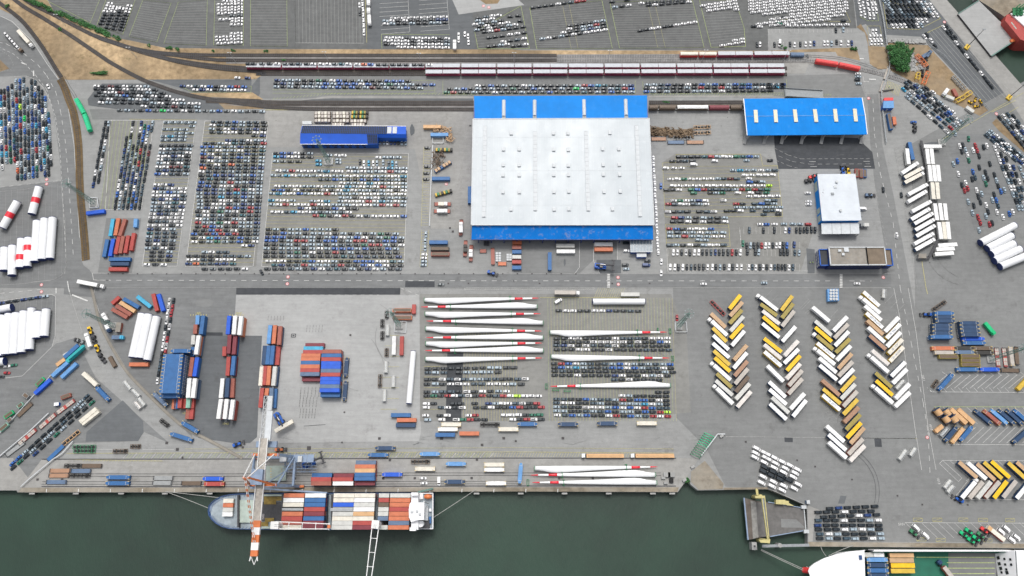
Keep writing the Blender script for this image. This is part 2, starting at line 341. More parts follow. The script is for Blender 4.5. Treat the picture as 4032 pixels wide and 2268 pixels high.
# quay surfaces
patch('quay_apron','concrete_warm',(0,3),[(420,275),(2600,268),(S*2,262),(S*2+1880,262),(S*2+1700,560),(200,560)],2)
patch('quay_edge','quay_edge',(0,3),[(215,560),(S*2,556),(S*2+1680,556),(S*2+1665,603),(S*2,598),(S,604),(180,606)],4)
patch('quay_edge','quay_edge',(2,3),[(1800,400),(1940,290),(2130,520),(2120,575),(1880,582),(1800,500)],4)
patch('quay_edge','quay_edge',(3,3),[(405,1105),(2700,1125),(2700,1168),(405,1150)],4)
patch('quay_edge','quay_edge',(2,3),[(2130,560),(2576,556),(2576,574),(2130,582)],5)
patch('quay_ramp','concrete_warm',(0,3),[(-200,262),(130,262),(292,475),(175,600),(165,585),(-200,585)],4)
patch('ramp_apron','concrete_warm',(3,3),[(395,735),(530,790),(470,850),(450,1100),(408,1105)],4)
patch('pavement','concrete_warm',(2,0),[(1370,962),(S+50,958),(S+50,975),(1372,980)],4)
patch('pavement','concrete_warm',(1,0),[(460,1005),(720,965),(2190,968),(2190,990),(760,985),(470,1010)],4)
patch('pavement','lot_grey',(0,1),[(1070,745),(1420,745),(1325,1295),(985,1290)],4)
patch('pavement','concrete',(0,1),[(815,1160),(905,1150),(930,1290),(840,1220)],6)
patch('oil_stain','asphalt_dark',(3,3),[(1070,66),(1140,68),(1147,150),(1078,148)],4)
patch('oil_stain','asphalt_dark',(3,3),[(165,55),(250,58),(250,102),(168,100)],4)
patch('oil_stain','asphalt',(3,3),[(730,640),(790,645),(770,720),(705,720)],4)
patch('asphalt_patch','asphalt',(2,1),[(850,1165),(1098,1165),(1098,1300),(885,1303),(850,1230)],4)
patch('asphalt_patch','lot_grey',(2,1),[(90,970),(1060,970),(1060,1165),(820,1165),(680,1300),(90,1300)],3)
patch('asphalt_patch','asphalt',(3,1),[(385,1050),(470,1060),(470,1300),(400,1300)],4)
# ------------------------------------------------------------------ painted lines
LW,LY,LG_,LF=MB(),MB(),MB(),MB()
ZL=.09
def ln(mb,t,pts,w=.25,dash=None,dz=0): mb.strip([W(t,x,y) for x,y in pts],w*(.72 if w<.5 else .9),ZL+dz,0,dash)
def frame_lines(mb,t,pts,w=.25): ln(mb,t,pts+[pts[0]],w)
def rows(mb,t,a0,a1,b0,b1,n,w=.18):      # n lines from edge a0-a1 to edge b0-b1
    for i in range(n+1):
        k=i/n; ln(mb,t,[(a0[0]+(a1[0]-a0[0])*k,a0[1]+(a1[1]-a0[1])*k),(b0[0]+(b1[0]-b0[0])*k,b0[1]+(b1[1]-b0[1])*k)],w)
# top left slanted lots
frame_lines(LG_,(0,0),[(420,-20),(908,232),(1010,-20)]); 
for i in range(9): ln(LF,(0,0),[(430+i*55+20,i*26-10),(1000-i*11,i*26+2)],.2)
for q in ([(1072,-20),(975,255),(1235,348),(1368,-20)],[(1438,0),(1298,368),(1578,425),(1722,30)],[(1795,20),(1648,438),(2075,457),(2087,0)],[(2162,-10),(2150,457),(2447,463),(2450,-10)],[(2522,-10),(2520,463),(S+315,466),(S+310,-10)]):
    frame_lines(LG_,(0,0),q)
    rows(LF,(0,0),q[0],q[1],q[3],q[2],17)
ln(LY,(1,0),[(1100,-10),(1115,430)],.35); ln(LW,(1,0),[(392,-10),(398,432),(1085,435)],.25)
rows(LF,(1,0),(392,-10),(1080,-10),(398,432),(1085,435),19,.22)
for y in (38,80,123,167): ln(LW,(1,0),[(1242,y),(1532,y-19)],.25)
for y in (8,50,96,138): ln(LW,(1,0),[(1640,y),(1922,y-20)],.25)
for y in (255,300,343): ln(LW,(1,0),[(1257,y),(1545,y-21)],.25)
for y in (270,315): ln(LW,(1,0),[(1655,y),(1942,y-20)],.25)
ln(LW,(1,0),[(1530,-10),(1548,322)],.25); ln(LW,(1,0),[(1922,-10),(1945,295)],.25); ln(LG_,(1,0),[(1262,345),(1948,350)],.25); ln(LG_,(1,0),[(1262,345),(1268,490)],.25)
for t,q,n in (((1,0),[(2200,320),(2235,490),(S+175,490),(S+90,60)],0),((2,0),[(178,75),(248,492),(1010,487),(905,5)],20),((2,0),[(985,20),(1082,485),(1933,478),(1815,0)],20),((2,0),[(1885,0),(2003,476),(2350,468),(2335,280),(2245,0)],0),((3,0),[(1150,-10),(1200,285),(1515,298),(1740,182)],0)):
    frame_lines(LG_ if t[0]<3 else LY,t,q,.3)
    if n: rows(LF,t,q[0],q[1],q[3],q[2],n)
rows(LF,(1,0),(2205,330),(2228,470),(S+130,270),(S+165,430),5); rows(LF,(2,0),(1930,130),(2000,440),(2300,120),(2345,400),11)
for a,b_ in (((510,60),(595,487)),((575,45),(665,485)),((1375,70),(1467,478)),((1443,60),(1542,476))): ln(LY,(2,0),[a,b_],.2)
ln(LY,(3,0),[(0,190),(830,222)],.25); ln(LY,(3,0),[(760,60),(830,222)],.25)
frame_lines(LY,(3,0),[(995,262),(1125,262),(1160,450),(1030,455)]); ln(LG_,(3,0),[(920,165),(1000,210),(1112,210),(1080,0)])
for x in range(0,870,38): ln(LW,(3,0),[(x,462),(x+3,420)],.15); ln(LW,(3,0),[(x,290),(x+3,330)],.15)
for i in range(7): ln(LF,(3,0),[(1620+i*30,325-i*16),(2200+i*48,1010-i*5)],.3)
ln(LY,(3,0),[(1600,330),(1770,250)],.4); ln(LY,(3,0),[(2250,1130),(2490,1010)],.4); ln(LY,(3,0),[(1760,1400),(2576,930)],.3); ln(LY,(3,0),[(2330,1195),(2520,1075)],.3)
for i in range(10): ln(LY,(3,0),[(1210+i*14,810+i*6),(1150+i*14+30,905+i*7)],.3)
# middle rows
for y in (805,905,938): ln(LG_,(1,0),[(165,y),(1800,y+5)],.2)
ln(LG_,(1,0),[(1880,812),(1880,945)],.2); ln(LG_,(1,0),[(1800,812),(1800,940)],.2); ln(LG_,(1,0),[(1880,945),(S+1240,945),(S+1240,810)],.2); ln(LG_,(2,0),[(1315,815),(1320,945),(S+190,935),(S+185,800)],.2)
for i in range(150):
    x=1900+i*26+S*0; 
    if 1380+S<x or x<2190: ln(LG_,(1,0),[(x,962),(x+16,945)],.2)
for i in range(110): ln(LG_,(1,0),[(90+i*15,755),(100+i*15,745)],.2)
for i in range(60): ln(LG_,(1,0),[(170+i*34,1005-min(i,17)*3),(190+i*34,985-min(i,17)*3)],.25)
ln(LY,(0,0),[(1300,1200),(1980,1208)],.3); ln(LY,(1,0),[(92,1106),(2185,1113)],.45); ln(LY,(2,0),[(1375,1105),(2340,1106)],.45)
frame_lines(LG_,(0,0),[(1800,858),(2530,868),(2525,930),(1930,928)],.2)
# central lots
for q in ([(1110,1212),(1550,1212),(1422,2110),(1062,2110)],[(1645,1215),(1975,1215),(1782,2678),(1432,2678)],[(2062,1218),(2700,1222),(2547,2680),(1868,2680)]): frame_lines(LW,(0,0),q,.35)
frame_lines(LW,(1,1),[(168,92),(1535,95),(1488,1235),(57,1232)],.35)
rows(LY,(0,0),(1640,1250),(1440,2640),(1970,1250),(1790,2640),38,.2); rows(LY,(0,0),(2055,1240),(1875,2640),(2690,1240),(2555,2640),38,.2)
rows(LY,(1,1),(165,125),(60,1195),(1530,130),(1490,1200),30,.2)
rows(LG_,(0,0),(1135,1215),(1500,1215),(1010,2105),(1410,2105),10,.2)
for i in range(29):
    ln(LY,(1,1),[(1690-i*1.0,60+i*27),(1758-i*.9,62+i*27)],.2)
ln(LY,(1,1),[(1690,30),(1662,830)],.25); ln(LY,(1,1),[(1668,865),(1650,1235)],.25); ln(LY,(1,1),[(1740,865),(1722,1235)],.25)
for i in range(12): ln(LY,(1,1),[(1668-i*1.5,890+i*30),(1735-i*1.5,890+i*30)],.2)
frame_lines(LY,(2,1),[(1515,190),(1648,188),(1650,105),(2500,102),(2522,215),(S+95,218),(S+148,730),(1540,735)],.3)
frame_lines(LY,(2,1),[(1545,808),(2180,808),(2195,1032),(1557,1032)],.3)
for i in range(14): ln(LY,(2,1),[(1520+i*1.5,225+i*36),(S+97+i*3,225+i*36)],.16)
for i in range(5): ln(LY,(2,1),[(1550,840+i*38),(2185,840+i*38)],.16)
for x0,x1,y,h in ((1570,2310,1055,72),(1570,2310,1207,70),(2320,S+320,1055,72),(2360,S+345,1207,70),(2290,S+480,835,72),(2320,S+320,985,66)):
    x=x0
    while x<x1: ln(LW,(2,1),[(x,y),(x+2,y+h)],.15); x+=41
ln(LW,(2,1),[(1558,1052),(1566,1278),(S+400,1278)],.3); ln(LW,(2,1),[(2290,835),(2308,1055)],.3); ln(LW,(2,1),[(1558,1052),(2310,1052)],.2)
for q in ([(1108,1160),(1404,1160),(1404,1235),(1108,1275)],[(1170,1165),(1245,1198),(1245,1240)]): ln(LF,(2,1),q,.2)
ln(LW,(2,1),[(678,975),(678,1240),(630,1307)],.3); ln(LW,(2,1),[(820,975),(820,1180),(885,1307)],.3); ln(LW,(2,1),[(1058,975),(1060,1165)],.3)
# roads
for a,b_ in (((960,1371),(S+2600,1377)),((2*S,1377),(3*S+640,1378)),((3*S+820,1378),(3*S+1040,1379))): ln(LW,(0,1),[a,b_],.4,(3.3,3.6))
ln(LW,(0,1),[(930,1300),(942,1368),(1095,1372)],.35); ln(LF,(0,1),[(1000,1303),(3*S+1230,1308)],.25); ln(LF,(0,1),[(1060,1446),(3*S+1230,1448)],.25)
for cx,tt in ((972,(2,1)),(735,(3,1))):
    for i in range(9): ln(LW,tt,[(cx-14,1315+i*16),(cx+14,1315+i*16)],.85)
ln(LW,(0,0),[(0,160),(120,215),(330,420),(480,650),(590,800),(680,1040),(720,1300),(745,1449),(800,2390)],.35)
ln(LW,(0,0),[(-20,470),(130,540),(250,640),(360,760),(470,900),(560,1180),(600,1449),(640,2100),(668,2680)],.3,(2.2,2.0))
ln(LW,(0,0),[(-20,425),(60,440),(240,540),(380,650),(470,760),(560,920),(610,1120),(655,1400),(690,1800),(740,2600)],.35,(3.5,4))
ln(LF,(0,0),[(0,500),(90,560),(135,650),(115,700),(0,722)],.25,(1,1)); ln(LW,(0,0),[(215,630),(268,650)],.9); ln(LW,(0,0),[(338,712),(340,765)],.9)
ln(LW,(0,0),[(140,770),(260,765),(360,800),(450,900),(500,1010),(545,1180),(590,1440)],.2)
ln(LW,(0,1),[(0,435),(610,368)],.3,(3,3)); ln(LF,(0,1),[(0,480),(250,458),(610,372)],.25)
ln(LF,(0,1),[(655,740),(668,1230),(620,1320),(540,1365),(240,1405),(0,1420)],.25); ln(LW,(0,1),[(680,1380),(690,1449)],.6)
ln(LW,(0,2),[(0,54),(460,10)],.3,(3,3)); ln(LW,(0,2),[(0,133),(430,72),(520,64),(560,85),(555,480),(525,590),(225,885),(0,912)],.3)
ln(LW,(0,2),[(725,68),(882,130)],1.0); ln(LW,(0,2),[(690,0),(700,40)],.6); ln(LW,(0,2),[(565,0),(565,55)],.7); ln(LF,(0,2),[(700,40),(740,170),(830,450)],.4)
ln(LW,(0,2),[(960,-10),(945,60),(1000,250)],.25)
for i in range(9): ln(LF,(0,2),[(95+i*55,130-i*8),(60+i*55,640-i*10)],.15)
for i in range(11): ln(LF,(0,1),[(60+i*58,470-i*8),(40+i*58,1400-i*5)],.15)
for a,b_ in (((1180,-60),(1240,330)),((1265,330),(1400,960)),((1130,700),(1210,1250)),((1340,2900),(1420,3300))): pass
ln(LW,(3,1),[(1055,-450),(1070,-100),(1130,300),(1260,800),(1330,1449),(1440,2000),(1560,2600),(1610,2900),(1630,3320)],.35,(3.2,4))
ln(LF,(3,1),[(1265,0),(1340,400),(1420,900),(1500,1449)],.25); ln(LW,(3,1),[(1410,1449),(1490,1900),(1610,2850),(1690,3280)],.3); ln(LW,(3,1),[(1265,1449),(1330,1770),(1400,2300),(1480,2870),(1545,3280)],.3)
ln(LF,(3,1),[(1040,250),(1110,600),(1195,1040)],.3,(2,2)); ln(LF,(3,0),[(935,750),(1020,1100)],.25); ln(LW,(3,0),[(1015,797),(1085,799)],.9); ln(LW,(3,0),[(920,592),(963,592)],.9); ln(LW,(3,0),[(955,770),(965,823),(1015,823)],.4)
ln(LY,(3,1),[(1548,1180),(1590,1449),(1606,1510)],.45)
ln(LF,(3,1),[(60,40),(200,110),(330,150),(1035,148)],.3,(2.5,1.6)); ln(LF,(3,1),[(105,120),(240,175),(420,203),(1040,200)],.3,(3,2.5)); ln(LF,(3,1),[(130,185),(210,220),(320,248)],.3,(2,2)); ln(LF,(3,1),[(0,125),(108,178)],.3)
for y,x in ((178,430),(228,440),(175,975),(225,985)): ln(LW,(3,1),[(x-15,y),(x+50,y)],.3)
# hatched band on the quay and its yellow edges
for i in range(118): ln(LG_ if i%3 else LW,(0,3),[(1240+i*31.5+0,265-(i>36)*7),(1285+i*31.5,212-(i>36)*7)],.2)
for i in range(135): ln(LY,(1,3),[(130+i*27,255-i*.02),(152+i*27,206)],.2)
ln(LY,(0,3),[(670,215),(S,208),(2*S,200),(2*S+1625,212)],.3); ln(LY,(0,3),[(1860,170),(S,170),(2*S,158),(2*S+1625,170)],.2); ln(LW,(0,3),[(700,178),(1750,176)],.2)
ln(LY,(0,3),[(600,275),(1030,282),(1640,292)],.25)
for i in range(27): ln(LY,(0,3),[(830+i*30,296),(845+i*30,284)],.25)
for i in range(17): 
    x=470+i*321.5 if i<13 else 470+i*321.5
    ln(LW,(0,3),[(x,572),(x-3,606)],.5)
# blade yard grid
for i in range(20): ln(LY,(1,2),[(2100+i*27.5,430),(2085+i*28.2,1340)],.18)
for i in range(42): ln(LY if i%2 else LG_,(2,2),[(360+i*30.5,100),(375+i*31.2,1340)],.16)
ln(LY,(2,2),[(280,95),(1270,97)],.3); frame_lines(LW,(1,2),[(2100,0),(S+830,0),(S+820,20),(2098,18)],.2)
for i in range(60): ln(LF,(1,2),[(2100+i*22,20),(2120+i*22,0)],.25)
for i in range(13): ln(LY,(2,2),[(830+i*22,95),(870+i*22,0)],.2)
for y in (790,895,1003,1110,1220): ln(LY,(1,2),[(1690,y),(1850,y)],.25)
for y,x in ((478,1340),(582,1295),(688,1350),(792,1290),(898,1275),(1005,1265),(1112,1320),(1220,1255)): ln(LY,(1,2),[(x,y),(1440 if y<1200 else 1420,y)],.25)
for i in range(9): ln(LF,(1,2),[(450+i*25,1000),(440+i*25,1300)],.2)
ln(LW,(1,2),[(0,72),(1240,70)],.3,(2.5,2.8)); ln(LW,(1,2),[(1455,0),(1640,75)],.3,(2.5,2.8))
# trailer bays
def herring(t,xs,y0,y1,dx,w=.28):
    for x in xs: ln(LW,t,[(x,y0),(x+dx,y1)],w)
ln(LW,(3,2),[(1745,845),(2576,850)],.01); ln(LW,(3,2),[(1600,1005),(1650,1045),(2700,1052)],.3)
for i in range(13):
    x=1750+i*78; ln(LW,(3,2),[(x,843),(x+55,880)],.25); ln(LW,(3,2),[(x+52,875),(x-110,1010)],.28); ln(LW,(3,2),[(x-148,1003),(x-108,1045)],.25)
ln(LG_,(3,2),[(1670,1195),(2700,1197)],.3); ln(LW,(3,2),[(1770+40,1449+124),(2700,1449+130)],.3)
for i in range(12):
    x=1680+i*80; ln(LW,(3,2),[(x,1200),(x+190,1370)],.22); ln(LW,(3,2),[(x+330,1400),(x+160,1560)],.25)
ln(LW,(3,3),[(1725,318),(1755,285),(2700,290)],.3); ln(LW,(3,3),[(1725,318),(1915,500),(1950,462),(1760,288)],.25); ln(LW,(3,3),[(1810,625),(1862,680),(2030,465),(1990,492)],.25); ln(LW,(3,3),[(1862,680),(2700,682)],.3)
for i in range(10): ln(LW,(3,3),[(1832+i*80,290),(2030+i*80,465)],.22)
ln(LW,(3,3),[(1378,912),(2700,918)],.3)
for i in range(16): ln(LW,(3,3),[(1380+i*82,912),(1540+i*82,1065)],.22)
for x,y in ((1508,883),(1703,883),(1965,882),(2162,885),(2435,887),(1543,1080),(1737,1087),(2208,1090)):
    frame_lines(LY,(3,3),[(x-46,y-17),(x+46,y-17),(x+46,y+17),(x-46,y+17)],.25); ln(LY,(3,3),[(x-46,y+17),(x+46,y-17)],.2)
ln(LF,(2,3),[(2150,47),(S+1480,65)],.35); ln(LY,(3,3),[(950,60),(1500,66)],.25)
for r_ in range(7):
    for t,x,y in (((3,1),1300,40),): ln(LF,t,[(x-20+r_*9,y+r_*42+10),(x+80+r_*9,y+r_*42-35)],.2)
for x,y,s_ in ((410,110,1),(430,120,-1),(1265,60,1),(720,200,1),(40,20,1)):
    for k in range(3): ln(LF,(3,2),[(x+k*55,y+k*50),(x+k*55-90,y+k*50+95)],.18)
for k in range(5): ln(LF,(3,2),[(560+k*12,1230+k*30),(700+k*12,1230+k*30-60)],.15)
def arc(mb,t,c,r,a0,a1,w,z=0,n=24): mb.strip([W(t,c[0]+r*math.cos(R(a0+(a1-a0)*i/n)),c[1]+r*math.sin(R(a0+(a1-a0)*i/n))) for i in range(n+1)],w,ZL+z,0)
arc(MBT:=MB(),(3,3),(640,600),480,-55,15,.16); arc(MBT,(3,3),(640,600),445,-55,15,.16)
ground_mat('scuff',(.215,.215,.21),.2,.2,.0)
SC=MB()
for x0,y0,x1,nr in ((125,292,280,1),(515,385,670,2),(455,1010,640,3),(445,1110,615,3),(450,1225,600,3)):
    for i in range(6):
        for j in range(nr+1):
            x=x0+(x1-x0)*i/5-j*3; ln(SC,(1,2),[(x,y0-12+j*26),(x-2,y0+8+j*26)],.40)
for cx,cy,r_,a0,a1 in ((300,1150,300,200,250),(320,1120,340,200,245),(-60,700,260,-50,20),(900,1350,200,180,260)): arc(SC,(3,2),(cx,cy),r_,a0,a1,.2)
for cx,cy,r_,a0,a1 in ((1000,600,500,-60,-20),(1100,620,420,100,150),(700,900,600,-40,0),(1500,500,300,120,200)): arc(SC,(1,2),(cx,cy),r_,a0,a1,.16)
for cx,cy,r_,a0,a1 in ((1300,1600,330,210,265),(1330,1620,360,215,262),(2000,1000,420,100,160),(2050,980,380,110,170)): arc(SC,(3,1),(cx,cy),r_,a0,a1,.2)
for i in range(60):
    t=random.choice(((1,3),(2,3),(0,2),(3,1),(3,3),(2,2),(1,1))); x=random.uniform(100,2400); y=random.uniform(20,200) if t[1]==3 and t[0]<3 else random.uniform(100,1300)
    if t==(3,3) and (y>700 or x<500): continue
    L_=random.uniform(40,150); an=random.gauss(0,.25); ln(SC,t,[(x,y),(x+L_*math.cos(an),y+L_*math.sin(an))],.18,None,-.02)
struct(SC.build('tyre_marks',M['scuff']))
# stained apron areas: oil and rust with their own outlines
for i,(t,x,y,rx,ry) in enumerate((((0,2),2290,1350,70,45),((0,2),2060,150,90,50),((3,1),1650,20,90,50),((3,1),900,730,55,20),((2,1),530,1190,12,40),((2,2),2330,540,60,50),((1,0),1570,1310,25,60),((2,0),1290,1190,10,10))):
    patch('oil_stain','lot_grey' if i in (1,5) else 'asphalt',t,[(x+rx*(.75+.35*random.random())*math.cos(k*.5236),y+ry*(.75+.35*random.random())*math.sin(k*.5236)) for k in range(12)],6)
for a,b_ in (((1580,130),(1640,110)),((480,-60),(700,-75)),((1010,855),(1005,890))): ln(MBT,(1,3),[a,b_],.3)
struct(LW.build('road_markings',M['paint_line'])); struct(LY.build('road_markings',M['line_yellow'])); struct(LG_.build('road_markings',M['line_green_yellow'])); struct(LF.build('road_markings',M['line_faint']))
struct(MBT.build('tyre_marks',M['asphalt_dark']))
# speed roundels painted on the roads, drain covers
rd=MB(); rw=MB()
for t,x,y in (((0,1),470,358),((0,1),470,402),((0,1),418,1417),((1,1),322,1338),((1,1),316,1407),((2,1),1067,1342),((1,0),2290,60),((1,0),2343,75),((1,1),1915,403),((0,2),418,38),((3,0),1012,990),((3,0),2298,1145),((3,0),1775,222),((2,1),1070,1412),((3,1),1160,1343),((3,3),1602,55)):
    p=W(t,x,y); rd.cyl((p.x,p.y,.095),(p.x,p.y,.10),1.05,20); rw.cyl((p.x,p.y,.10),(p.x,p.y,.106),.8,20)
    rd.beam((p.x-.25,p.y-.3,.108),(p.x-.25,p.y+.3,.108),.12,.005); rd.beam((p.x+.2,p.y-.3,.108),(p.x+.2,p.y+.3,.108),.25,.005)
struct(rd.build('speed_roundels',M['signal_red'])); struct(rw.build('speed_roundels',M['paint_line']))
mh=MB()
for i in range(33):
    x=1090+i*147; p=W((0,1),x,1306); mh.cyl((p.x,p.y,.095),(p.x,p.y,.11),.5,10)
for t,x,y,s_ in (((1,3),533,162,6),((1,3),1242,65,4),((1,3),866,104,2.4),((1,3),463,290,4),((1,3),1347,283,3.5),((1,3),2223,280,3.5),((1,3),1868,65,4.5),((1,3),2275,130,4),((1,3),2493,62,4),((2,3),512,62,4),((2,3),813,466,3.5),((2,3),475,466,3.5),((2,3),38,92,3),((1,3),394,468,3.5),((1,3),1280,466,3.5),((1,3),1598,465,3.5),((1,3),2170,463,3.5),((1,2),950,474,3),((1,2),890,1250,2.5),((1,1),1980,880,3.5),((1,1),1952,845,3),((2,1),278,1403,2.5),((2,1),1385,1403,2.5),((1,1),1935,1403,2.5),((1,1),2138,1403,2.5),((2,1),1008,1403,2.5),((0,3),1678,110,4),((0,3),1785,175,4.5),((0,3),1837,256,3),((0,3),2443,155,3.5),((0,3),378,478,3.5),((0,3),625,478,3.5),((3,3),293,283,2.5),((3,3),475,348,2.5),((3,3),845,478,2.5),((3,3),1302,640,2.5),((3,3),1552,730,2.5),((3,3),2010,733,2.5),((2,3),2352,98,3),((1,0),202,1213,1),((1,0),1410,1222,1),((1,0),1657,1225,1),((1,0),2155,1265,3),((2,0),2170,1182,1),((2,0),2105,1268,1.2),((3,1),1228+400,1193,1)):
    p=W(t,x,y); mh.box((p.x,p.y,.095),s_*.42,s_*.38,.015)
struct(mh.build('drain_covers',M['manhole']))
mw=MB(); p=W((1,2),378,478); mw.box((p.x,p.y,.1),3.1,2.4,.02,0,0); q=W((1,2),378,478); struct(mw.build('drain_frame',M['asphalt_dark']))
mw=MB(); mw.box((p.x,p.y,.125),2.0,1.4,.01); struct(mw.build('drain_frame',M['paint_line']))
mw=MB(); mw.box((p.x,p.y,.14),1.5,1.0,.01); struct(mw.build('drain_frame',M['asphalt_dark']))
# ground lettering
def lettering(txt,size,m,loc,rot,parent=None,name='lettering',z=None):
    cu=bpy.data.curves.new('txt','FONT'); cu.body=txt; cu.size=size; cu.align_x='CENTER'; cu.align_y='CENTER'; cu.resolution_u=2
    to=bpy.data.objects.new('txt',cu); COL.objects.link(to); bpy.context.view_layer.update()
    me=bpy.data.meshes.new_from_object(to.evaluated_get(bpy.context.evaluated_depsgraph_get())); bpy.data.objects.remove(to)
    me.materials.clear(); me.materials.append(m); o=inst(name,me,parent,loc,rot); return o
for txt,t,x,y,m_,s_,r_ in (('1041',(0,2),1997,252,'line_yellow',2.1,180),('1040',(0,2),2405,252,'line_yellow',2.1,180),('101',(0,2),1860,1260,'line_yellow',2.1,0),('1040',(0,2),2270,1367,'line_yellow',2.1,0),('1011',(3,2),1562,905,'paint_line',2.1,-82),('1010',(3,2),1637,1400,'paint_line',2.1,-82),('1013',(3,3),1714,492,'paint_line',2.1,-85),('1015',(3,3),1342,926,'paint_line',2.1,180)):
    p=W(t,x,y); struct(lettering(txt,s_,M[m_],(p.x,p.y,.12),R(r_),name='ground_lettering'))
for t,cx,n in (((0,2),1995,7),((0,2),2390,6)):
    mbx=MB()
    for i in range(n):
        p=W(t,cx-75+i*26,272); mbx.box((p.x,p.y,.1),.4,1.0,.01)
    struct(mbx.build('bay_marks',M['line_yellow']))
# ------------------------------------------------------------------ railway tracks
def smooth(pts,n=4):
    out=[]
    for i in range(len(pts)-1):
        p0=pts[max(0,i-1)];p1=pts[i];p2=pts[i+1];p3=pts[min(len(pts)-1,i+2)]
        for k in range(n):
            t=k/n; out.append(tuple(.5*(2*p1[j]+(p2[j]-p0[j])*t+(2*p0[j]-5*p1[j]+4*p2[j]-p3[j])*t*t+(3*p1[j]-p0[j]-3*p2[j]+p3[j])*t**3) for j in (0,1)))
    out.append(pts[-1]); return out
TN=[0]
def track(t,pts,label,bal='ballast',bw=2.9,flush=False,sl=1.5):
    pts=[W(t,x,y) for x,y in (smooth(pts) if len(pts)>2 else pts)]
    TN[0]+=1; z0=.10+.012*TN[0]
    root=thing('railway_track',label,'railway track',(0,0,0),0,'railway tracks of the port')
    if not flush:
        mb=MB(); mb.strip(pts,bw,z0); mb.build('ballast_bed',M[bal],root)
    mb=MB(); acc=0
    for a,b_ in zip(pts,pts[1:]):
        d=b_-a; L=d.length
        if L<.01: continue
        d/=L
        k=(-acc)%sl
        while k<L:
            if not flush: p=a+d*k; mb.box((p.x,p.y,z0+.005),2.5,.32,.12,math.atan2(d.x,-d.y))
            k+=sl
        acc+=L
    if not flush and mb.v: mb.build('sleepers',M['chassis_steel'],root)
    for s in (-.75,.75):
        off=[]
        for i,p in enumerate(pts):
            a=pts[max(0,i-1)]; c_=pts[min(len(pts)-1,i+1)]; d=(c_-a).normalized(); off.append((p.x-d.y*s,p.y+d.x*s))
        mb=MB(); mb.strip(off,.22 if bal!='kerb_concrete' else .07,(z0+(.2 if bal!='kerb_concrete' else .01)) if not flush else .13+.002*TN[0]); mb.build('rail',M['steel_grey' if bal=='ballast_pale' else 'chassis_steel'],root)
track((0,0),[(-60,-10),(190,180),(330,340),(450,510),(560,690),(620,780)],'curved single track along the left road embankment',bal='ballast',bw=2.9)
track((0,0),[(605,795),(650,880),(685,980),(745,1150),(790,1449),(805,1900),(850,2400),(865,2620)],'straight brown track bed between left road and parked cars',bal='ballast_rust',bw=5.2)
track((0,0),[(640,770),(700,880),(765,985),(870,1250),(910,1340)],'track under the bright green railcar',flush=True)
track((0,0),[(40,-90),(230,60),(430,180),(700,350),(950,520),(1130,640),(1400,785),(1560,850),(1800,930),(2100,995),(2576,1062),(S+250,1085),(S+700,1098),(S+2190,1102)],'long diagonal track crossing the dry grass to the warehouse',bw=2.9)
track((0,0),[(150,-90),(300,30),(520,140),(760,265),(1010,385),(1300,475),(1600,530),(2000,552),(2576,556),(2*S+450,560)],'northern track under the hedge and green bank',bw=2.8)
track((0,0),[(900,340),(1250,460),(1500,525),(1800,560),(2100,595),(2576,608),(2*S+450,606)],'second track from the hedge across the grass',bw=2.8)
track((0,0),[(1000,385),(1350,500),(1550,560),(1850,620),(2200,665),(2576,690),(S+400,692),(3*S+190,688)],'track under the upper red car transport train',bw=2.9)
track((0,0),[(1550,560),(1850,635),(2200,690),(2576,720),(S+100,740),(S+500,745),(3*S+190,748)],'track under the lower red car transport train',bw=2.8)
track((2,0),[(455,570),(S+150,566),(S+380,575)],'pale ballasted track in front of the upper parking field',bal='ballast_pale',bw=3.5,sl=1.2)
track((2,0),[(455,612),(1500,608),(S+160,605),(S+450,618),(S+900,690),(S+1200,760),(S+1600,900)],'pale track north of the long train curving to the east gate',bal='ballast_pale',bw=3.5,sl=1.2)
track((1,0),[(-500,1010),(0,1022),(260,1038),(2190,1040)],'track between pavement and yard left of the warehouse',bw=4)
track((2,0),[(1380,1032),(2320,1030)],'short track behind the brown wagons',bw=2.9)
track((2,0),[(1380,1092),(2320,1090)],'track under the brown freight wagons',bw=2.9)
track((3,0),[(370,560),(700,585),(930,640),(1150,715)],'track under the red two car shuttle',flush=True)
track((0,3),[(910,433),(2350,433),(S+1000,424),(2*S+1500,424)],'inner quay track beside the container rows',flush=True)
track((0,3),[(420,512),(2400,512),(S+1000,510),(2*S+100,508)],'outer quay track near the crane rail',flush=True)
track((0,2),[(905,-60),(950,120),(1000,330),(1060,470),(1180,690),(1300,870),(1500,1080),(1740,1310),(1900,1430),(2100,1530),(2440,1715)],'concrete bedded track curving through the container yard',bal='kerb_concrete',bw=1.9,sl=4000)
for y,lab in ((548,'waterside crane rail along the quay edge'),(268,'landside crane rail behind the hatched band')):
    mb=MB(); mb.strip([W((0,3),420,y+6*(y<300)),W((1,3),0,y+3),W((2,3),0,y-6),W((2,3),1650,y-4)],.5,.13+.002*(y>300)); tag(mb.build('crane_rail',M['chassis_steel']),lab,'crane rail')
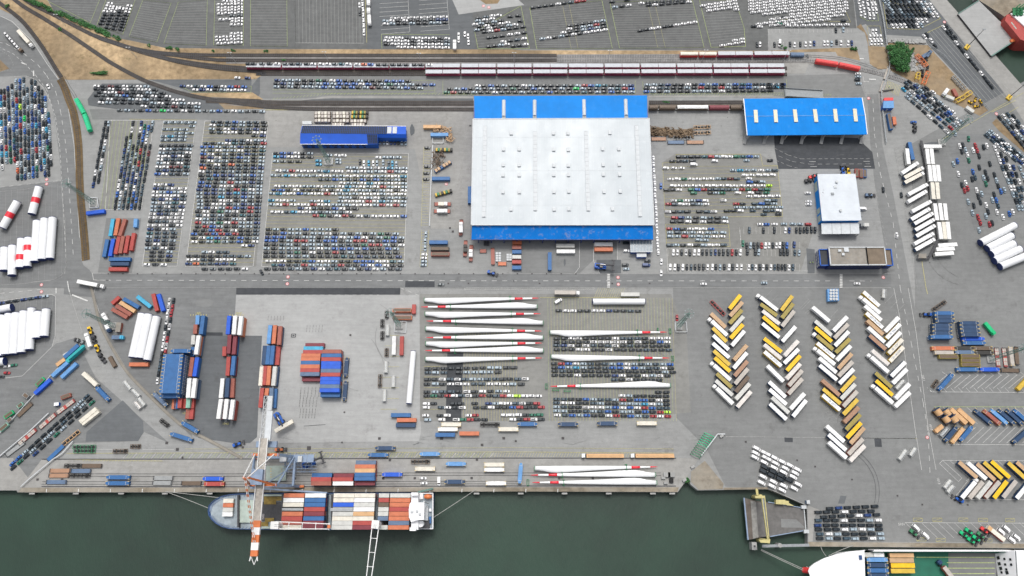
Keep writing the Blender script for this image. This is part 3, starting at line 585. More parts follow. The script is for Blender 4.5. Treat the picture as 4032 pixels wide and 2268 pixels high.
# ------------------------------------------------------------------ cars
def car_parts(style='car'):
    L,Wd,H={'car':(4.22,1.74,1.44),'suv':(4.5,1.86,1.68),'van':(5.3,2.05,2.35)}[style]
    if style=='van': st=[(-.5,.92,.95),(-.47,.98,1.1),(-.2,1,1.15),(.22,1,1.15),(.42,.95,1.08),(.5,.74,.8)]
    elif style=='suv': st=[(-.5,.86,.85),(-.45,.97,1.05),(-.2,1,1.08),(.14,1,1.06),(.42,.95,.98),(.5,.74,.78)]
    else: st=[(-.5,.76,.72),(-.44,.94,.92),(-.2,1,.95),(.12,1,.94),(.41,.94,.80),(.5,.66,.62)]
    v=[];f=[]
    for x,w,z in st:
        w*=Wd/2; x*=L
        v+=[(x,-w*.95,.13),(x,-w,z-.18),(x,-w*.88,z),(x,w*.88,z),(x,w,z-.18),(x,w*.95,.13)]
    for i in range(5):
        for j in range(5): a=i*6+j; f.append((a,a+6,a+7,a+1))
    f.append((0,1,2,3,4,5)); f.append(tuple(reversed(range(30,36))))
    if style=='van': xb,xf,xrb,xrf=-.485,.33,-.475,.20; zb=1.12
    elif style=='suv': xb,xf,xrb,xrf=-.47,.21,-.42,.08; zb=1.04
    else: xb,xf,xrb,xrf=-.40,.23,-.30,.05; zb=.91
    wb=Wd/2*.84; wr=Wd/2*(.80 if style=='van' else .66)
    a=[(xb*L,-wb,zb),(xf*L,-wb*.97,zb),(xf*L,wb*.97,zb),(xb*L,wb,zb)]; r=[(xrb*L,-wr,H),(xrf*L,-wr,H),(xrf*L,wr,H),(xrb*L,wr,H)]
    o=len(v); v+=r; f.append((o,o+1,o+2,o+3))
    g=a+r
    parts=dict(body=(v,f), windscreen=(g,[(1,2,6,5)]), rear_window=(g,[(3,0,4,7)]), side_window=(g,[(0,1,5,4)]), side_window2=(g,[(2,3,7,6)]))
    sr=[(xrb*L+.25,-wr*.62,H+.02),(xrf*L-.12,-wr*.62,H+.02),(xrf*L-.12,wr*.62,H+.02),(xrb*L+.25,wr*.62,H+.02)]
    parts['sunroof']=(sr,[(0,1,2,3)])
    return parts
CP={s:car_parts(s) for s in ('car','suv','van')}
WS=dict(A='k'*62+'d'*40+'s'*36+'w'*16+'S'*12+'W'*8+'b'*15+'n'*24+'r'*3+'t'*5+'c'*4+'m'*4+'e',K='k'*60+'d'*20+'s'*8+'n'*6+'w'*6,B='k'*36+'d'*10+'s'*20+'b'*13+'w'*9+'n'*5+'r'*3+'e'*3+'t'*2,
 P='w'*100,Q='w'*22+'s'*16+'k'*32+'d'*20+'n'*10)
CARS=[]  # (px-y, world pos, angle, colour, style, block, row, index, z, n-in-row)
def cars(block,t,text,axis=None,style='car',z=0,flip=False,indiv=True):
    rown=0
    for line in text.strip().split('\n'):
        for seg in line.split(';'):
            p=seg.split()
            if not p: continue
            x0,y0,x1,y1,n=map(float,p[:5]); n=int(n); s=p[5] if len(p)>5 else '?A'
            if s[0]=='?': s=''.join(random.choice(WS[s[1]]) for _ in range(n))
            if n==1: x1,y1=x0,y0
            s=(s*5)[:n] if len(s)<n else s[:n]
            rn=rown; k=0
            for i in range(n):
                if s[i]=='.': continue
                q=i/max(1,n-1); x=x0+(x1-x0)*q; y=y0+(y1-y0)*q
                if axis: dx,dy=axis
                elif n>1: dx,dy=(x1-x0),(y1-y0)
                else: dx,dy=1,0
                d=math.hypot(dx,dy); dx/=d; dy/=d
                a=W(t,x-dx*20,y-dy*20,z); b_=W(t,x+dx*20,y+dy*20,z); c_=W(t,x,y,z+.7); ang=math.atan2(b_.y-a.y,b_.x-a.x)+(math.pi if flip else 0)
                st=style if style!='mix' else ('suv' if random.random()<.45 else 'car')
                if block!='train' : c_=c_+Vector((random.uniform(-.18,.18),random.uniform(-.10,.10),0))
                CARS.append(dict(py=t[1]*567+y*K,p=Vector((c_.x,c_.y,z)),a=ang+R(random.uniform(-.9,.9)),c=s[i],s=st,b=block,r=rn,i=k,ind=indiv)); k+=1
        rown+=1
V=(0,1)
# --- top left
cars('',(0,0),'''1093 60 1222 78 3 www;1105 32 1 1 1 w;1300 58 1 1 1 w
1080 88 1287 90 4 wwww
1057 115 1280 118 4 wwkw
1060 145 1270 150 4 kkkk
1045 178 1255 182 4 kkkk
1035 205 1245 210 4 kkkk
1020 237 1237 238 4 kkkk
1155 255 1228 265 2 kk;1080 275 1215 297 3 kkk
2265 12 2415 8 3 www
2210 45 2412 35 4 wwww
2210 77 2415 70 4 wwww
2208 105 2415 95 4 wwww
2213 135 2413 125 4 wwww
2335 155 2410 152 2 gg
2228 195 2415 184 4 wwww
2350 215 2415 212 2 ww
2342 247 2410 244 2 ww
2343 338 2410 333 2 ww
2190 372 2410 362 4 wwww
2195 405 2410 393 4 wwww
2208 436 2410 425 4 wwww
968 865 1470 868 8 wkmkwgws
970 893 1555 903 9 kkwkwgwwk
1003 928 1635 935 10 kwwmkkksgk
975 957 1688 970 11 kgksbkwkwkw
1030 997 1825 1003 12 kwkkswsgkkww
1015 1030 1988 1042 14 wsgkkkkswkwsww
1447 1067 1985 1075 8 wkkkmkks
1205 1108 2637 1120 21 gsgkbgGskwksgsbgwsgks
1837 865 2455 872 10 nwdwbkwbrb
1963 902 2445 905 8 wnwkswww
2390 780 1 1 1 w;2490 782 1 1 1 n
2343 18 2343 18 1 w''')
cars('',(0,0),'486 868 486 868 1 w',axis=(.45,1))
for q in ((5,920,20,1680),(40,915,65,1615),(80,890,105,1615),(120,865,148,1605),(160,815,177,1780),(197,815,215,1780),(238,800,254,1775),(275,900,293,1765),(315,820,331,1762),(350,830,372,1755),(385,885,410,1690),(420,925,450,1750),(452,990,490,1743),(485,1150,515,1640)):
    cars('',(0,0),'%d %d %d %d %d ?A'%(*q,round((q[3]-q[1])/63)+1),flip=True)
cars('',(0,0),'1058 1240 938 1861 11 kkkkkkkkwkn\n1093 1240 990 1817 10 skkwskwskk')
for bx,ty in ((1158,1395),(1198,1240),(1238,1480),(1282,1240),(1322,1275),(1360,1285)):
    cars('',(0,0),'%d %d %d %d %d ?A'%(bx+.169*(2079-ty),ty,bx,2079,round((2079-ty)/64)+1))
cars('',(0,0),'1537 1240 1525 1300 2 sd\n1508 1475 1402 2079 10 kmkdkkddkk')
cars('',(0,0),'''1675 1230 1945 1232 5 SSSSS
1930 1267 1 1 1 S
1660 1300 1862 1303 4 SSSS
1785 1338 1917 1338 3 SSS
1648 1370 1845 1372 4 SCSS
1642 1407 1842 1407 4 SSSS''')
YD_=[(15,1635,1910,'kkkkd'),(50,1630,1900,'wsdds'),(88,1622,1893,'sdddw'),(122,1610,1885,'wwnwk'),(157,1608,1885,'wdddk'),(193,1600,1880,'swkwk'),(229,1592,1875,'wwmmt'),(264,1597,1880,'dnddk'),(300,1583,1870,'bwdks'),(408,1577,1720,'wWn'),(446,1570,1848,'ndWWW'),(484,1560,1840,'wsbsw'),(519,1558,1845,'wwwwd'),(555,1552,1838,'dnwnd'),(592,1550,1835,'sWstw'),(630,1540,1823,'sdWdn'),(667,1538,1827,'sdddw'),(704,1533,1820,'WndWW'),(741,1523,1812,'WWWWW'),(779,1520,1805,'kddWW'),(817,1515,1800,'WWWkw'),(856,1510,1735,'nkws'),(894,1507,1750,'tddd'),(932,1500,1748,'sddk'),(970,1492,1735,'dndS'),(1008,1490,1732,'kwkk'),(1047,1483,1728,'sdwk'),(1085,1537,1703,'kks'),(1125,1533,1700,'kkn'),(1166,1530,1690,'kkk'),(1212,1478,1645,'wkw')]
for y,a,b_,s in YD_: cars('',(0,1),'%d %d %d %d %d %s'%(a,y,b_,y,len(s),s),flip=False)
cars('',(0,0),'''2150 1225 2651 1230 8 dkdbsddk
2135 1258 2660 1262 8 wdddsdkk
2130 1296 2650 1300 8 skwnddnk
2135 1330 2645 1334 8 kdwwkkww
2560 1365 2640 1366 2 kn
2295 1411 2650 1413 6 nddwss
2075 1440 2650 1442 9 dkswtdkkr''')
X0={28:2045,65:2050,100:2045,135:2045,170:2040,207:2035,241:2045,277:2025,314:2028,350:2040,386:2025,423:2020,459:2003,495:2005,532:2003,570:2012,605:2015,642:2008,678:1995,716:1998,754:1995,792:1988,830:1992,868:1975,905:1953,944:1955,982:1955}
for y,a in X0.items():
    b_=2640-(y-28)*.075; n=round((b_-a)/73)+1; cars('',(0,1),'%d %d %d %d %d ?A'%(a,y,b_,y,n))
cars('',(0,1),'''2458 1021 2525 1021 2 wn
2057 1087 2275 1087 4 swdd
1905 1127 2490 1127 9 kkkkkddds
1905 1163 2340 1163 7 wwdkwww
1895 1203 2340 1203 7 noddnnt
2060 1255 2462 1255 6 kgkkkw''')
cars('',(1,1),'''203 92 545 92 6 kbnwks;738 112 1 1 1 s;815 113 883 114 2 ww
203 127 545 129 6 cbwwkk;1230 133 1433 135 4 wsss;830 156 1 1 1 s
197 173 425 175 4 sgkk;628 167 1 1 1 c;830 187 1 1 1 s
628 205 1 1 1 c
928 238 1495 243 9 sswsWsCss
225 268 850 274 10 wsrwwwsCww;940 275 1490 278 9 wswsswrsw
173 315 1485 325 20 sScwssSwwsswwsWsswwC
657 355 1488 361 13 ddbsdkbkbddsk
868 392 1488 396 10 wsswCwswws
213 423 1490 432 19 wswwsswsswCswswrsws
187 461 1485 468 19 nbkwkkkWkwCwssdswkw
157 497 1483 504 20 sCwwbswwrwssswwwswww
863 540 1490 542 10 sskwswdssd
155 565 367 569 4 Cwws;572 573 712 575 3 swC;847 575 1483 577 10 swwwrwCsws
160 608 1480 615 20 swrwwwrwwssswwwsrwrs
452 646 1003 650 9 nwdkkbwkk
175 682 932 686 12 wwdcwwsdssdw
600 720 1483 726 13 rekwrkwdwwwwb
125 857 800 859 10 kskssbsssk
125 897 1405 902 18 kkbsskssWkskskseks
120 936 1463 942 19 nbbkdssksbwsbwksebsn
113 971 1455 978 19 bbksrrsk kswbswsbbsk
113 1011 1463 1016 19 kkdsksssksddkerrskws
107 1049 1405 1055 18 skssskswsbbbsbkkbs
107 1089 1410 1094 18 kkddekwkkrkskkkkdk
105 1128 1433 1133 18 kkksdskkkktdnddkkn
123 1176 1453 1182 19 wwwkktbwwskkbbbwwts
185 1216 1455 1220 18 tnkdrsssdrkkbwbwkk
115 1255 1435 1257 18 kkkdsknwdtksknwskd''')
cars('',(1,1),'1048 180 1 1 1 k;1086 190 1 1 1 w;1134 192 1 1 1 c;1178 192 1 1 1 w;1220 192 1 1 1 s;1282 185 1 1 1 s;1338 195 1373 195 2 dc;1411 197 1 1 1 s\n1708 908 1703 1042 3 sss',axis=V)
cars('',(1,1),'1722 38 1 1 1 k\n1722 228 1 1 1 k\n1712 292 1 1 1 k\n1708 354 1 1 1 k\n1695 1112 1 1 1 w\n1688 1147 1 1 1 w\n1688 1182 1 1 1 s\n1685 1218 1 1 1 s\n1862 1413 1 1 1 g')
cars('',(1,1),'53 1290 53 1290 1 k',axis=(.55,1))
cars('',(1,0),'1250 1425 1505 1432 8 sswnnkss',axis=V)
cars('',(2,1),'1422 145 1470 1085 16 wwwwwwwwwwwwwwww',flip=True)
cars('',(2,1),'1497 420 1 1 1 b;1502 1185 1 1 1 w;1502 1300 1 1 1 w',axis=V)
cars('',(2,1),'''1680 127 2455 125 13 kdkktrswwetbs
1613 170 1745 170 3 kkd;1815 170 1 1 1 k;2040 168 1 1 1 w;2360 165 1 1 1 s
1548 241 1705 241 3 www
2225 262 2644 262 7 scsswsd
2338 312 2625 310 5 wwwww
1595 352 2005 349 7 wwewwww;2073 347 2258 348 4 sdmd;2383 347 1 1 1 w
2392 380 2520 380 3 bks
1618 419 2590 418 15 wwwwwwwwwwwwwwl
1557 460 1680 460 3 kkw;1803 458 2570 457 13 ebrddddsrerde
1830 493 1 1 1 e;2000 492 2118 492 3 kse;2270 491 1 1 1 w;2400 490 2560 490 3 wke
2388 526 2670 522 5 wwwww
1627 568 1943 568 6 Wewsnw;2125 566 1 1 1 W;2570 566 2640 566 2 sd
1572 604 1953 604 7 rdwwdsw;2255 601 2318 601 2 rk;2445 601 2640 600 4 dbds
2267 637 2700 635 7 sssssss
1570 680 1765 678 4 Wkdk;1890 679 2030 679 3 kdW;2165 671 2295 671 3 kkw;2423 670 1 1 1 d;2560 671 2680 670 3 ddw
2532 705 1 1 1 d;2680 703 1 1 1 k
1632 741 2143 741 8 rnsksdks
1622 779 2147 781 8 kkwkwkkw
1585 853 2003 853 7 rbkwwwb
1590 889 2123 891 8 sdsswsss
1592 929 2113 929 8 ssrsssww
1875 965 1947 965 2 ss
1587 1017 2130 1015 9 dskwkswwd
2500 808 2560 808 2 wb
2598 165 1 1 1 k
2644 806 1 1 1 w;2736 804 1 1 1 s;2826 803 2896 806 2 ss;2981 806 1 1 1 r
1150 995 1 1 1 k
1150 1075 1 1 1 w
1140 1215 1 1 1 k
1147 1257 1 1 1 s
1362 1175 1 1 1 k''',style='mix')
cars('',(2,1),'''1625 1090 2298 1090 17 wwkWkwwkkdnkkkrkw
1593 1238 2307 1238 18 wwkwkdkkkwwkskwkww;2383 1240 2565 1240 6 wdwkwk
2325 1000 1 1 1 e;2363 1020 2550 1020 6 kskkrw;2588 1018 2766 1018 6 wkwwkb;2841 1012 1 1 1 n
2370 1085 1 1 1 k;2450 1088 2485 1088 2 ks;2701 1090 2771 1090 3 kkk;2848 1092 2888 1093 2 ds
2388 868 1 1 1 d;2530 868 1 1 1 k;2641 868 1 1 1 k;2753 868 2790 868 2 wn;2861 868 3048 864 6 kkkkkk
2606 1240 2826 1242 7 wdkkkwd''',axis=(-.02,1),style='mix')
cars('',(3,1),'68 262 1 1 1 s\n400 490 1 1 1 w\n408 577 1 1 1 w\n408 607 1 1 1 w\n898 1405 1 1 1 w\n-650 1408 1 1 1 w\n-40 1398 1 1 1 s')
cars('',(3,1),'1160 460 1 1 1 k;1343 512 1 1 1 k;1298 918 1 1 1 w',axis=(.08,1),flip=True)
PTS='''1930 20w,1965 10k,1950 72k,1990 57s,2005 108w,2025 162e,2065 62w,2090 15r,2107 62r,2127 118k,2172 28k,2205 18w,1867 200s,1910 170b,1917 300w,2233 197k,2130 232k,2190 283k,2065 275b,2055 352k,2088 335d,2172 340s,2213 342k,2278 308k,2300 365s,2195 398e,1955 410k,1990 390w,1978 467r,2013 447r,2318 418k,2100 465w,2150 500s,2118 525k,2275 508k,2345 475b,2378 460s,2018 580s,2072 618k,2142 582k,2195 615w,2257 563s,2298 563b,2318 620d,2060 692s,2117 732r,2195 725s,2217 678k,2302 682w,2140 790r,2228 808r,2260 793k,2365 733w,2433 700b,2465 683w,2127 868s,1885 -110s'''
for q in PTS.split(','):
    x,y=q[:-1].split(); cars('',(3,1),'%s %s 1 1 1 %s'%(x,y,q[-1]),axis=(-.22,-1))
for q in ((2285,40,2520,640,10),(2345,105,2555,640,9),(2400,150,2640,760,9),(2475,235,2690,800,9),(2540,240,2740,760,8),(2330,10,2700,310,8),(2390,5,2760,270,8),(2300,-40,2560,160,6)):
    cars('',(3,1),'%d %d %d %d %d ?%s'%(*q,'Q' if q[0]<2560 else 'K'))
for q in ((2250,1325,2700,1680,9),(2225,1345,2600,1640,8),(2205,1368,2480,1600,6)): cars('',(3,0),'%d %d %d %d %d ?Q'%q)
for q in ((2420,1155,2750,1560,8),(2375,1170,2720,1590,9),(2335,1185,2680,1600,9),(2475,1170,2800,1560,8)): cars('',(3,0),'%d %d %d %d %d ?Q'%q)
for i,y in enumerate((-10,20,48,77,106,137,168,197,228,257)):
    x0=(-170,-170,-170,-170,-150,-30,240,40,20,40)[i]; x1=(700,735,745,760,775,780,785,760,740,600)[i]
    n=round((x1-x0)/66)+1; cars('',(3,0),'%d %f %d %f %d ?P'%(x0,y-.105*x0,x1,y-.105*x1,n))
cars('',(3,0),'''207 257 790 245 9 wwwwwwwww
100 182 1 1 1 w;165 172 1 1 1 k
47 253 1 1 1 w;115 238 1 1 1 e;760 208 1 1 1 k
910 772 1 1 1 s
905 740 1 1 1 w
903 803 1 1 1 k
915 840 1 1 1 s
15 848 150 845 3 dsk
20 878 150 878 3 kcd
25 910 1 1 1 k''')
cars('',(3,0),'''915 15 937 135 3 www;957 35 977 155 3 www
1000 10 1027 165 4 wwww;1040 5 1066 168 4 wwww;1070 5 1093 110 3 www
1053 315 1087 313 2 ww
1030 372 1132 370 4 wwww
1040 428 1143 422 4 wwww
65 447 1 1 1 k;223 443 265 447 2 kw;327 443 1 1 1 k;378 443 425 440 2 ww;463 433 1 1 1 n;565 433 598 430 2 ww;638 435 1 1 1 s;693 422 1 1 1 k;736 430 1 1 1 w;805 432 845 430 2 wn;683 303 1 1 1 k;757 297 1 1 1 s''',axis=(.07,1))
for y,a,b_ in ((262,1255,1545),(212,1215,1590),(160,1210,1700),(110,1210,1665),(60,1215,1640),(10,1170,1570)):
    n=round((b_-a)/41)+1; s=''.join(random.choice('kkkkkkds' if i<n*.7 else 'wwksw') for i in range(n)) if y<250 else 'wwwwkkws'
    cars('',(3,0),'%d %d %d %d %d %s'%(a,y,b_,y-10,n,s),axis=(.62,.8))
for q,s in (((1895,430,2250,870,11),'wkkwkkkwkkk'),((1770,278,1855,375,3),'wkk'),((1797,262,1885,372,3),'kkk'),((1575,370,1,1,1),'w'),((1602,350,1683,462,3),'kwk'),((2230,477,1,1,1),'k')):
    cars('',(3,0),'%d %d %d %d %d %s'%(*q,s),axis=(.62,.75))
for q in ((1405,980,1797,1320),(1368,900,1840,1285),(1395,878,1875,1255),(1395,838,1910,1240),(1430,825,1940,1222),(1507,855,1860,1125),(1600,888,1665,928)):
    cars('',(3,0),'%d %d %d %d %d ?A'%(*q,round(math.hypot(q[2]-q[0],q[3]-q[1])/72)+1))
cars('',(3,0),'1465 1227 1 1 1 b'); cars('',(3,0),'2018 1395 1 1 1 e',axis=(.1,1))
cars('',(1,0),'''213 805 1530 815 20 nssskkekwbkkskkkbbbk
203 838 1775 850 23 knskkdsbsbbbwbksesssknbs
203 870 1655 884 22 sksksssbsbkbksmksksbks
2230 862 3776 858 24 ?B
1955 893 3781 890 27 ?B
1920 928 3784 924 28 ?B
3941 852 5302 845 21 ?B
3929 885 5302 877 21 ?B
3928 920 5177 912 19 ?B
1380 182 1900 168 9 WWWWWWWWW
1297 210 1903 195 10 swkwkkgknn
1302 238 1905 226 10 wskkskkssk
1322 378 1922 385 10 wwwkwwwwkw
1310 408 1922 415 10 wwwwkwkkkd
1313 441 1920 445 10 kwwwkwwwws
1443 473 1922 478 8 wwwwwwww
2238 180 2378 158 3 kdw;2445 152 1 1 1 w;2560 163 1 1 1 k
2235 207 2373 187 3 sww
2202 243 2463 207 5 wsksk
2253 265 2530 228 5 kwkww
2220 300 2545 255 6 skwkks
2298 320 2552 286 5 kwrsk
2343 377 2480 357 3 kkk;2555 346 2700 326 3 wwk
2490 418 1 1 1 w;2555 408 2698 385 3 kdw
2343 468 2523 443 4 kksw;2591 462 2714 445 3 kkw
2638 155 1 1 1 k;2661 210 1 1 1 k;2611 247 1 1 1 w;2616 277 2686 268 2 kk''')
cars('',(1,0),'1073 10 1088 332 7 wwwwwww;1040 50 1 1 1 w;1043 130 1 1 1 k;2040 352 1 1 1 w;2040 402 1 1 1 w;2100 342 1 1 1 w;2133 362 1 1 1 w;2138 425 1 1 1 w',axis=V)
cars('',(2,0),'''213 73 717 3 9 kkkkwkdrr
582 258 912 208 6 kkkkss
578 290 917 238 6 wkssrk
517 328 925 268 7 wkksnsk
308 390 935 297 11 swkskwkwwww
1010 15 1 1 1 k;1305 30 1720 3 7 wkkkkkk;1160 -3 1 1 1 k
1038 70 1173 50 3 skw;1375 50 1780 18 7 kwkkkkw
1290 305 1840 222 10 kkwwkkwwww
1918 55 2235 8 6 wwwwww
1980 75 2242 37 5 wwwww
1985 105 2250 67 5 wwwww;2260 95 1 1 1 w
2245 405 2313 393 2 ww
2117 457 2317 423 4 wwww
2480 240 2545 233 2 ww
2435 262 1 1 1 k;2497 267 1 1 1 w''')
cars('',(2,0),'2465 448 1 1 1 k;2497 445 1 1 1 w',axis=V)
# --- lower half (the blocks that show largest)
cars('the double column beside blue stack',(0,2),'1705 132 1585 935 13 WWwWkwwwkddkw\n1745 130 1663 650 9 krrkWkrWr')
cars('the tilted row above left tubes',(0,2),'15 150 455 82 7 nkkndns\n70 787 140 775 2 we\n68 855 1 1 1 r\n10 895 1 1 1 k')
cars('the lanes beside red platforms',(0,2),'870 1095 125 1764 13 dsskkkkkkksbb\n897 1125 135 1806 13 kskkdksskskek\n923 1155 353 1664 9 ekkksekkn')
cars('mixed field under nine blades',(1,2),'''1730 812 2596 798 12 kkkkkkkksskk
1730 852 2432 845 10 dsd.kssssk
1725 920 2709 914 14 kkWdWdssddkkdW
1722 965 2666 966 13 kskwWwddwwwsk
1720 1045 2520 1038 11 ksddkWkwksw
1715 1083 2841 1085 17 kekrwdWkrkdrwlwww
1715 1163 2821 1160 17 wk..kk.k.nswwdWkr
1715 1203 2869 1200 17 w.dwkW.kkwkkbrkkr
1708 1283 2856 1276 17 w.kw..wr...wwwkee
1728 1325 2868 1320 17 s.w.Werkk...wkrWk''',style='mix')
cars('the row below level white tube',(2,2),'470 227 1270 230 12 kwwkkwwnkkdk')
cars('block between upper right blades',(2,2),'''450 507 1560 505 16 kkwWkkkkwdddkwww
453 543 1563 543 16 kkkkkWWWWWkWkkbw
448 578 1563 582 16 dnWkWdkdWkdkkkkk
452 618 1580 623 16 kkkwwkkWkkkkdkkd''')
cars('block between lower right blades',(2,2),'''425 761 1595 768 17 krbwsdkdsbwsdsdsb
427 799 1600 807 17 kbscsdkdbbwbsddwk
432 836 1618 845 17 kdkkkkkkkkkkkkksk
432 877 1563 883 16 kkkwkkkknwkkwsWk
1030 920 1480 923 7 dkWkkkk''')
cars('block below lowest right blade',(2,2),'''1473 1048 1552 1048 2 kk
1105 1083 1552 1089 7 wskkkkk
450 1116 1555 1131 16 ddkkbsddsrkbbkwk
450 1155 1558 1170 16 dwwkkdskkssscwsk
448 1196 1560 1209 16 sdkkWwwsbwbwrbdd
447 1237 1565 1249 16 sskkdsdbksskbkrl
458 1279 1568 1292 16 wdbsbkkwrkbsdrwr''')
cars('the light mast in the blade yard',(2,2),'1660 302 1 1 1 r',axis=V)
cars('the quay by the ship stern',(1,3),'1683 463 1 1 1 w\n1688 515 1 1 1 w')
cars('dark block beside the ramp',(3,3),'''622 768 1072 748 6 knkkkk
503 807 1035 795 7 kkkwkkk
560 853 1093 832 7 kkkkwnk
507 890 1107 886 8 dkkwkksw
503 938 1113 936 8 nkkkkkkk
512 980 1120 978 8 kkkwswsk
525 1027 1130 1025 8 dwskkkks
525 1072 1140 1070 8 kskdskws''',style='suv')
OVR={('G'):0}
for t,x,y,ch in (((0,0),222,1093,'l'),((0,0),257,1185,'G'),((0,0),187,993,'r'),((0,1),148,155,'r'),((0,1),178,265,'o'),((0,1),457,185,'c'),((0,1),28,98,'c'),((0,1),72,40,'r'),((2,0),612,893,'G'),((2,0),872,857,'c'),((2,0),1143,888,'r'),((0,1),2318,205,'o'),((0,1),2045,240,'o'),((0,1),2310,386,'r'),((0,1),2370,459,'r'),((0,1),2290,642,'r'),((0,1),2500,642,'r'),((0,1),1990,792,'r'),((0,1),2063,829,'r'),((0,1),2190,868,'r'),((0,1),2247,905,'r')):
    p=W(t,x,y,.7); min(CARS,key=lambda c_:(c_['p'].x-p.x)**2+(c_['p'].y-p.y)**2)['c']=ch
# ---- meshes
def part_mesh(name,g,mats): 
    mb=MB(); i=g[1][0]; mb.add([g[0][k] for k in i],[tuple(range(len(i)))]); return mb.mesh(name,mats)
wheels=MB()
for sx in (-1,1):
    for sy in (-1,1): wheels.cyl((sx*1.35,sy*.62,.33),(sx*1.35,sy*.90,.33),.33,10)
PM={}
def car_meshes(style,ch):
    k_=(style,ch)
    if k_ in PM: return PM[k_]
    P_=CP[style]; mb=MB(); mb.add(*P_['body'],0); o=len(mb.v); mb.add(wheels.v,wheels.f,1)
    d=dict(body=mb.mesh('car_body',[cpaint(ch),M['tyre']]))
    for p in ('windscreen','rear_window','side_window','side_window2'):
        if ('g',style,p) not in PM: PM[('g',style,p)]=part_mesh(p,P_[p],[M['glass']])
        d[p]=PM[('g',style,p)]
    if ch.isupper() and ch in 'WSC':
        if ('g',style,'sun') not in PM: PM[('g',style,'sun')]=part_mesh('sunroof',P_['sunroof'],[M['glass']])
        d['sunroof']=PM[('g',style,'sun')]
    PM[k_]=d; return d
def make_car(c_,label,group,name='parked_car',cat='car'):
    root=thing(name,label,cat,c_['p'],c_['a'],group)
    for p,me in car_meshes(c_['s'],c_['c']).items(): inst({'side_window2':'side_window'}.get(p,p),me,root)
    return root
CARS=[c_ for c_ in CARS if -50<c_['py']<2300]
ind=sorted([c_ for c_ in CARS if c_['ind'] and c_['b']],key=lambda c_:-c_['py'])[:292]
ids={id(c_) for c_ in ind}
from collections import defaultdict
cnt=defaultdict(int); rows_n=defaultdict(int)
for c_ in CARS: cnt[(c_['b'],c_['r'])]+=1; rows_n[c_['b']]=max(rows_n[c_['b']],c_['r']+1)
for c_ in ind:
    b_=c_['b']; n=cnt[(b_,c_['r'])]; ro=ORD[c_['r']]
    col=cname(c_['c'])
    if n==1: lab='%s car standing alone, row %s of %s'%(col,ro,b_) if rows_n[b_]>1 else '%s car standing beside %s'%(col,b_)
    elif rows_n[b_]==1: lab='%s car, %s in %s'%(col,ordn(c_['i'],n,'from the left'),b_)
    elif 'column' in b_: lab='%s car, %s in %s column of double row%.0s beside blue stack'%(col,ordn(c_['i'],n,'from the top'),('left','right')[c_['r']],b_[4:])
    elif 'lanes' in b_: lab='%s car, %s in %s lane beside red platforms%.0s'%(col,ordn(c_['i'],n,'from the top'),('left','middle','right')[c_['r']],b_)
    else: lab='%s car, %s in %s row of %s'%(col,ordn(c_['i'],n,'from the left').replace('the ',''),ro,b_)
    if b_.startswith('the quay'): lab='white car, %s of two parked on %s'%(('upper','lower')[c_['r']],b_)
    make_car(c_,lab,'cars parked in rows on the terminal')
# the remaining thousands of cars, farther from the camera: one object
slots=[]; sidx={}
def slot(m):
    if m.name not in sidx: sidx[m.name]=len(slots); slots.append(m)
    return sidx[m.name]
def car_train(): pass
stuff=MB()
TR=[]
for t,x0,x1,y,s in (((0,0),2500,S+-25,641,'kk'),((1,0),60,210,640,'gkw'),((1,0),298,430,643,'gkd'),((1,0),510,575,643,'kw'),((1,0),657,928,643,'wwgtw'),((1,0),1020,1152,647,'wob'),((1,0),1235,1300,650,'kk'),((1,0),1380,1513,650,'kkk'),((1,0),1597,1662,650,'kk'),((1,0),1747,1747,652,'w')):
    n=len(s)
    for i,ch in enumerate(s):
        p=W(t,x0+(x1-x0)*i/max(1,n-1),y,4.6); TR.append(dict(p=Vector((p.x,p.y,4.0)),a=0,c=ch,s='car'))
for c_ in [c_ for c_ in CARS if id(c_) not in ids]+TR:
    P_=CP[c_['s']]; ca,sa=math.cos(c_['a']),math.sin(c_['a']); x,y,z=c_['p']
    tr=lambda vs:[(x+a*ca-b_*sa,y+a*sa+b_*ca,z+h) for a,b_,h in vs]
    stuff.add(tr(P_['body'][0]),P_['body'][1],slot(cpaint(c_['c'])))
    for p in ('windscreen','rear_window','side_window','side_window2'): 
        stuff.add(tr([P_[p][0][i] for i in P_[p][1][0]]),[(0,1,2,3)],slot(M['glass']))
    if c_['c'] in 'WSC': stuff.add(tr(P_['sunroof'][0]),P_['sunroof'][1],slot(M['glass']))
o=stuff.build('parked_cars',slots); tag(o,'thousands of cars parked in dense rows over the northern lots and trains','cars',None,'stuff')
print('CARS',len(CARS),'individual',len(ind))
# ------------------------------------------------------------------ vans
VN=0
def van(t,x,y,axis,ch,label,flip=False):
    dx,dy=axis; a=W(t,x-dx,y-dy); b_=W(t,x+dx,y+dy); p=W(t,x,y,1.5)
    make_car(dict(p=Vector((p.x,p.y,0)),a=math.atan2(b_.y-a.y,b_.x-a.x)+(math.pi if flip else 0),c=ch,s='van'),label,'vans parked on the terminal','panel_van','van')
VR=[[(2465,165),(2545,210),(5+S,228),(70+S,260),(147+S,300),(225+S,337),(300+S,377)],[(2455,213),(2555,258),(10+S,275),(80+S,315),(177+S,365),(275+S,412)],[(2447,255),(2540,305),(63+S,358),(157+S,405),(255+S,452)],[(2548,355,'k'),(55+S,400,'k'),(135+S,440,'k')],[(2535,397,'k'),(37+S,437,'k'),(125+S,477,'k'),(215+S,485,'k')],[(2530,450),(57+S,500),(160+S,540),(305+S,527)],[(2513,510),(43+S,545),(143+S,585),(265+S,567)]]
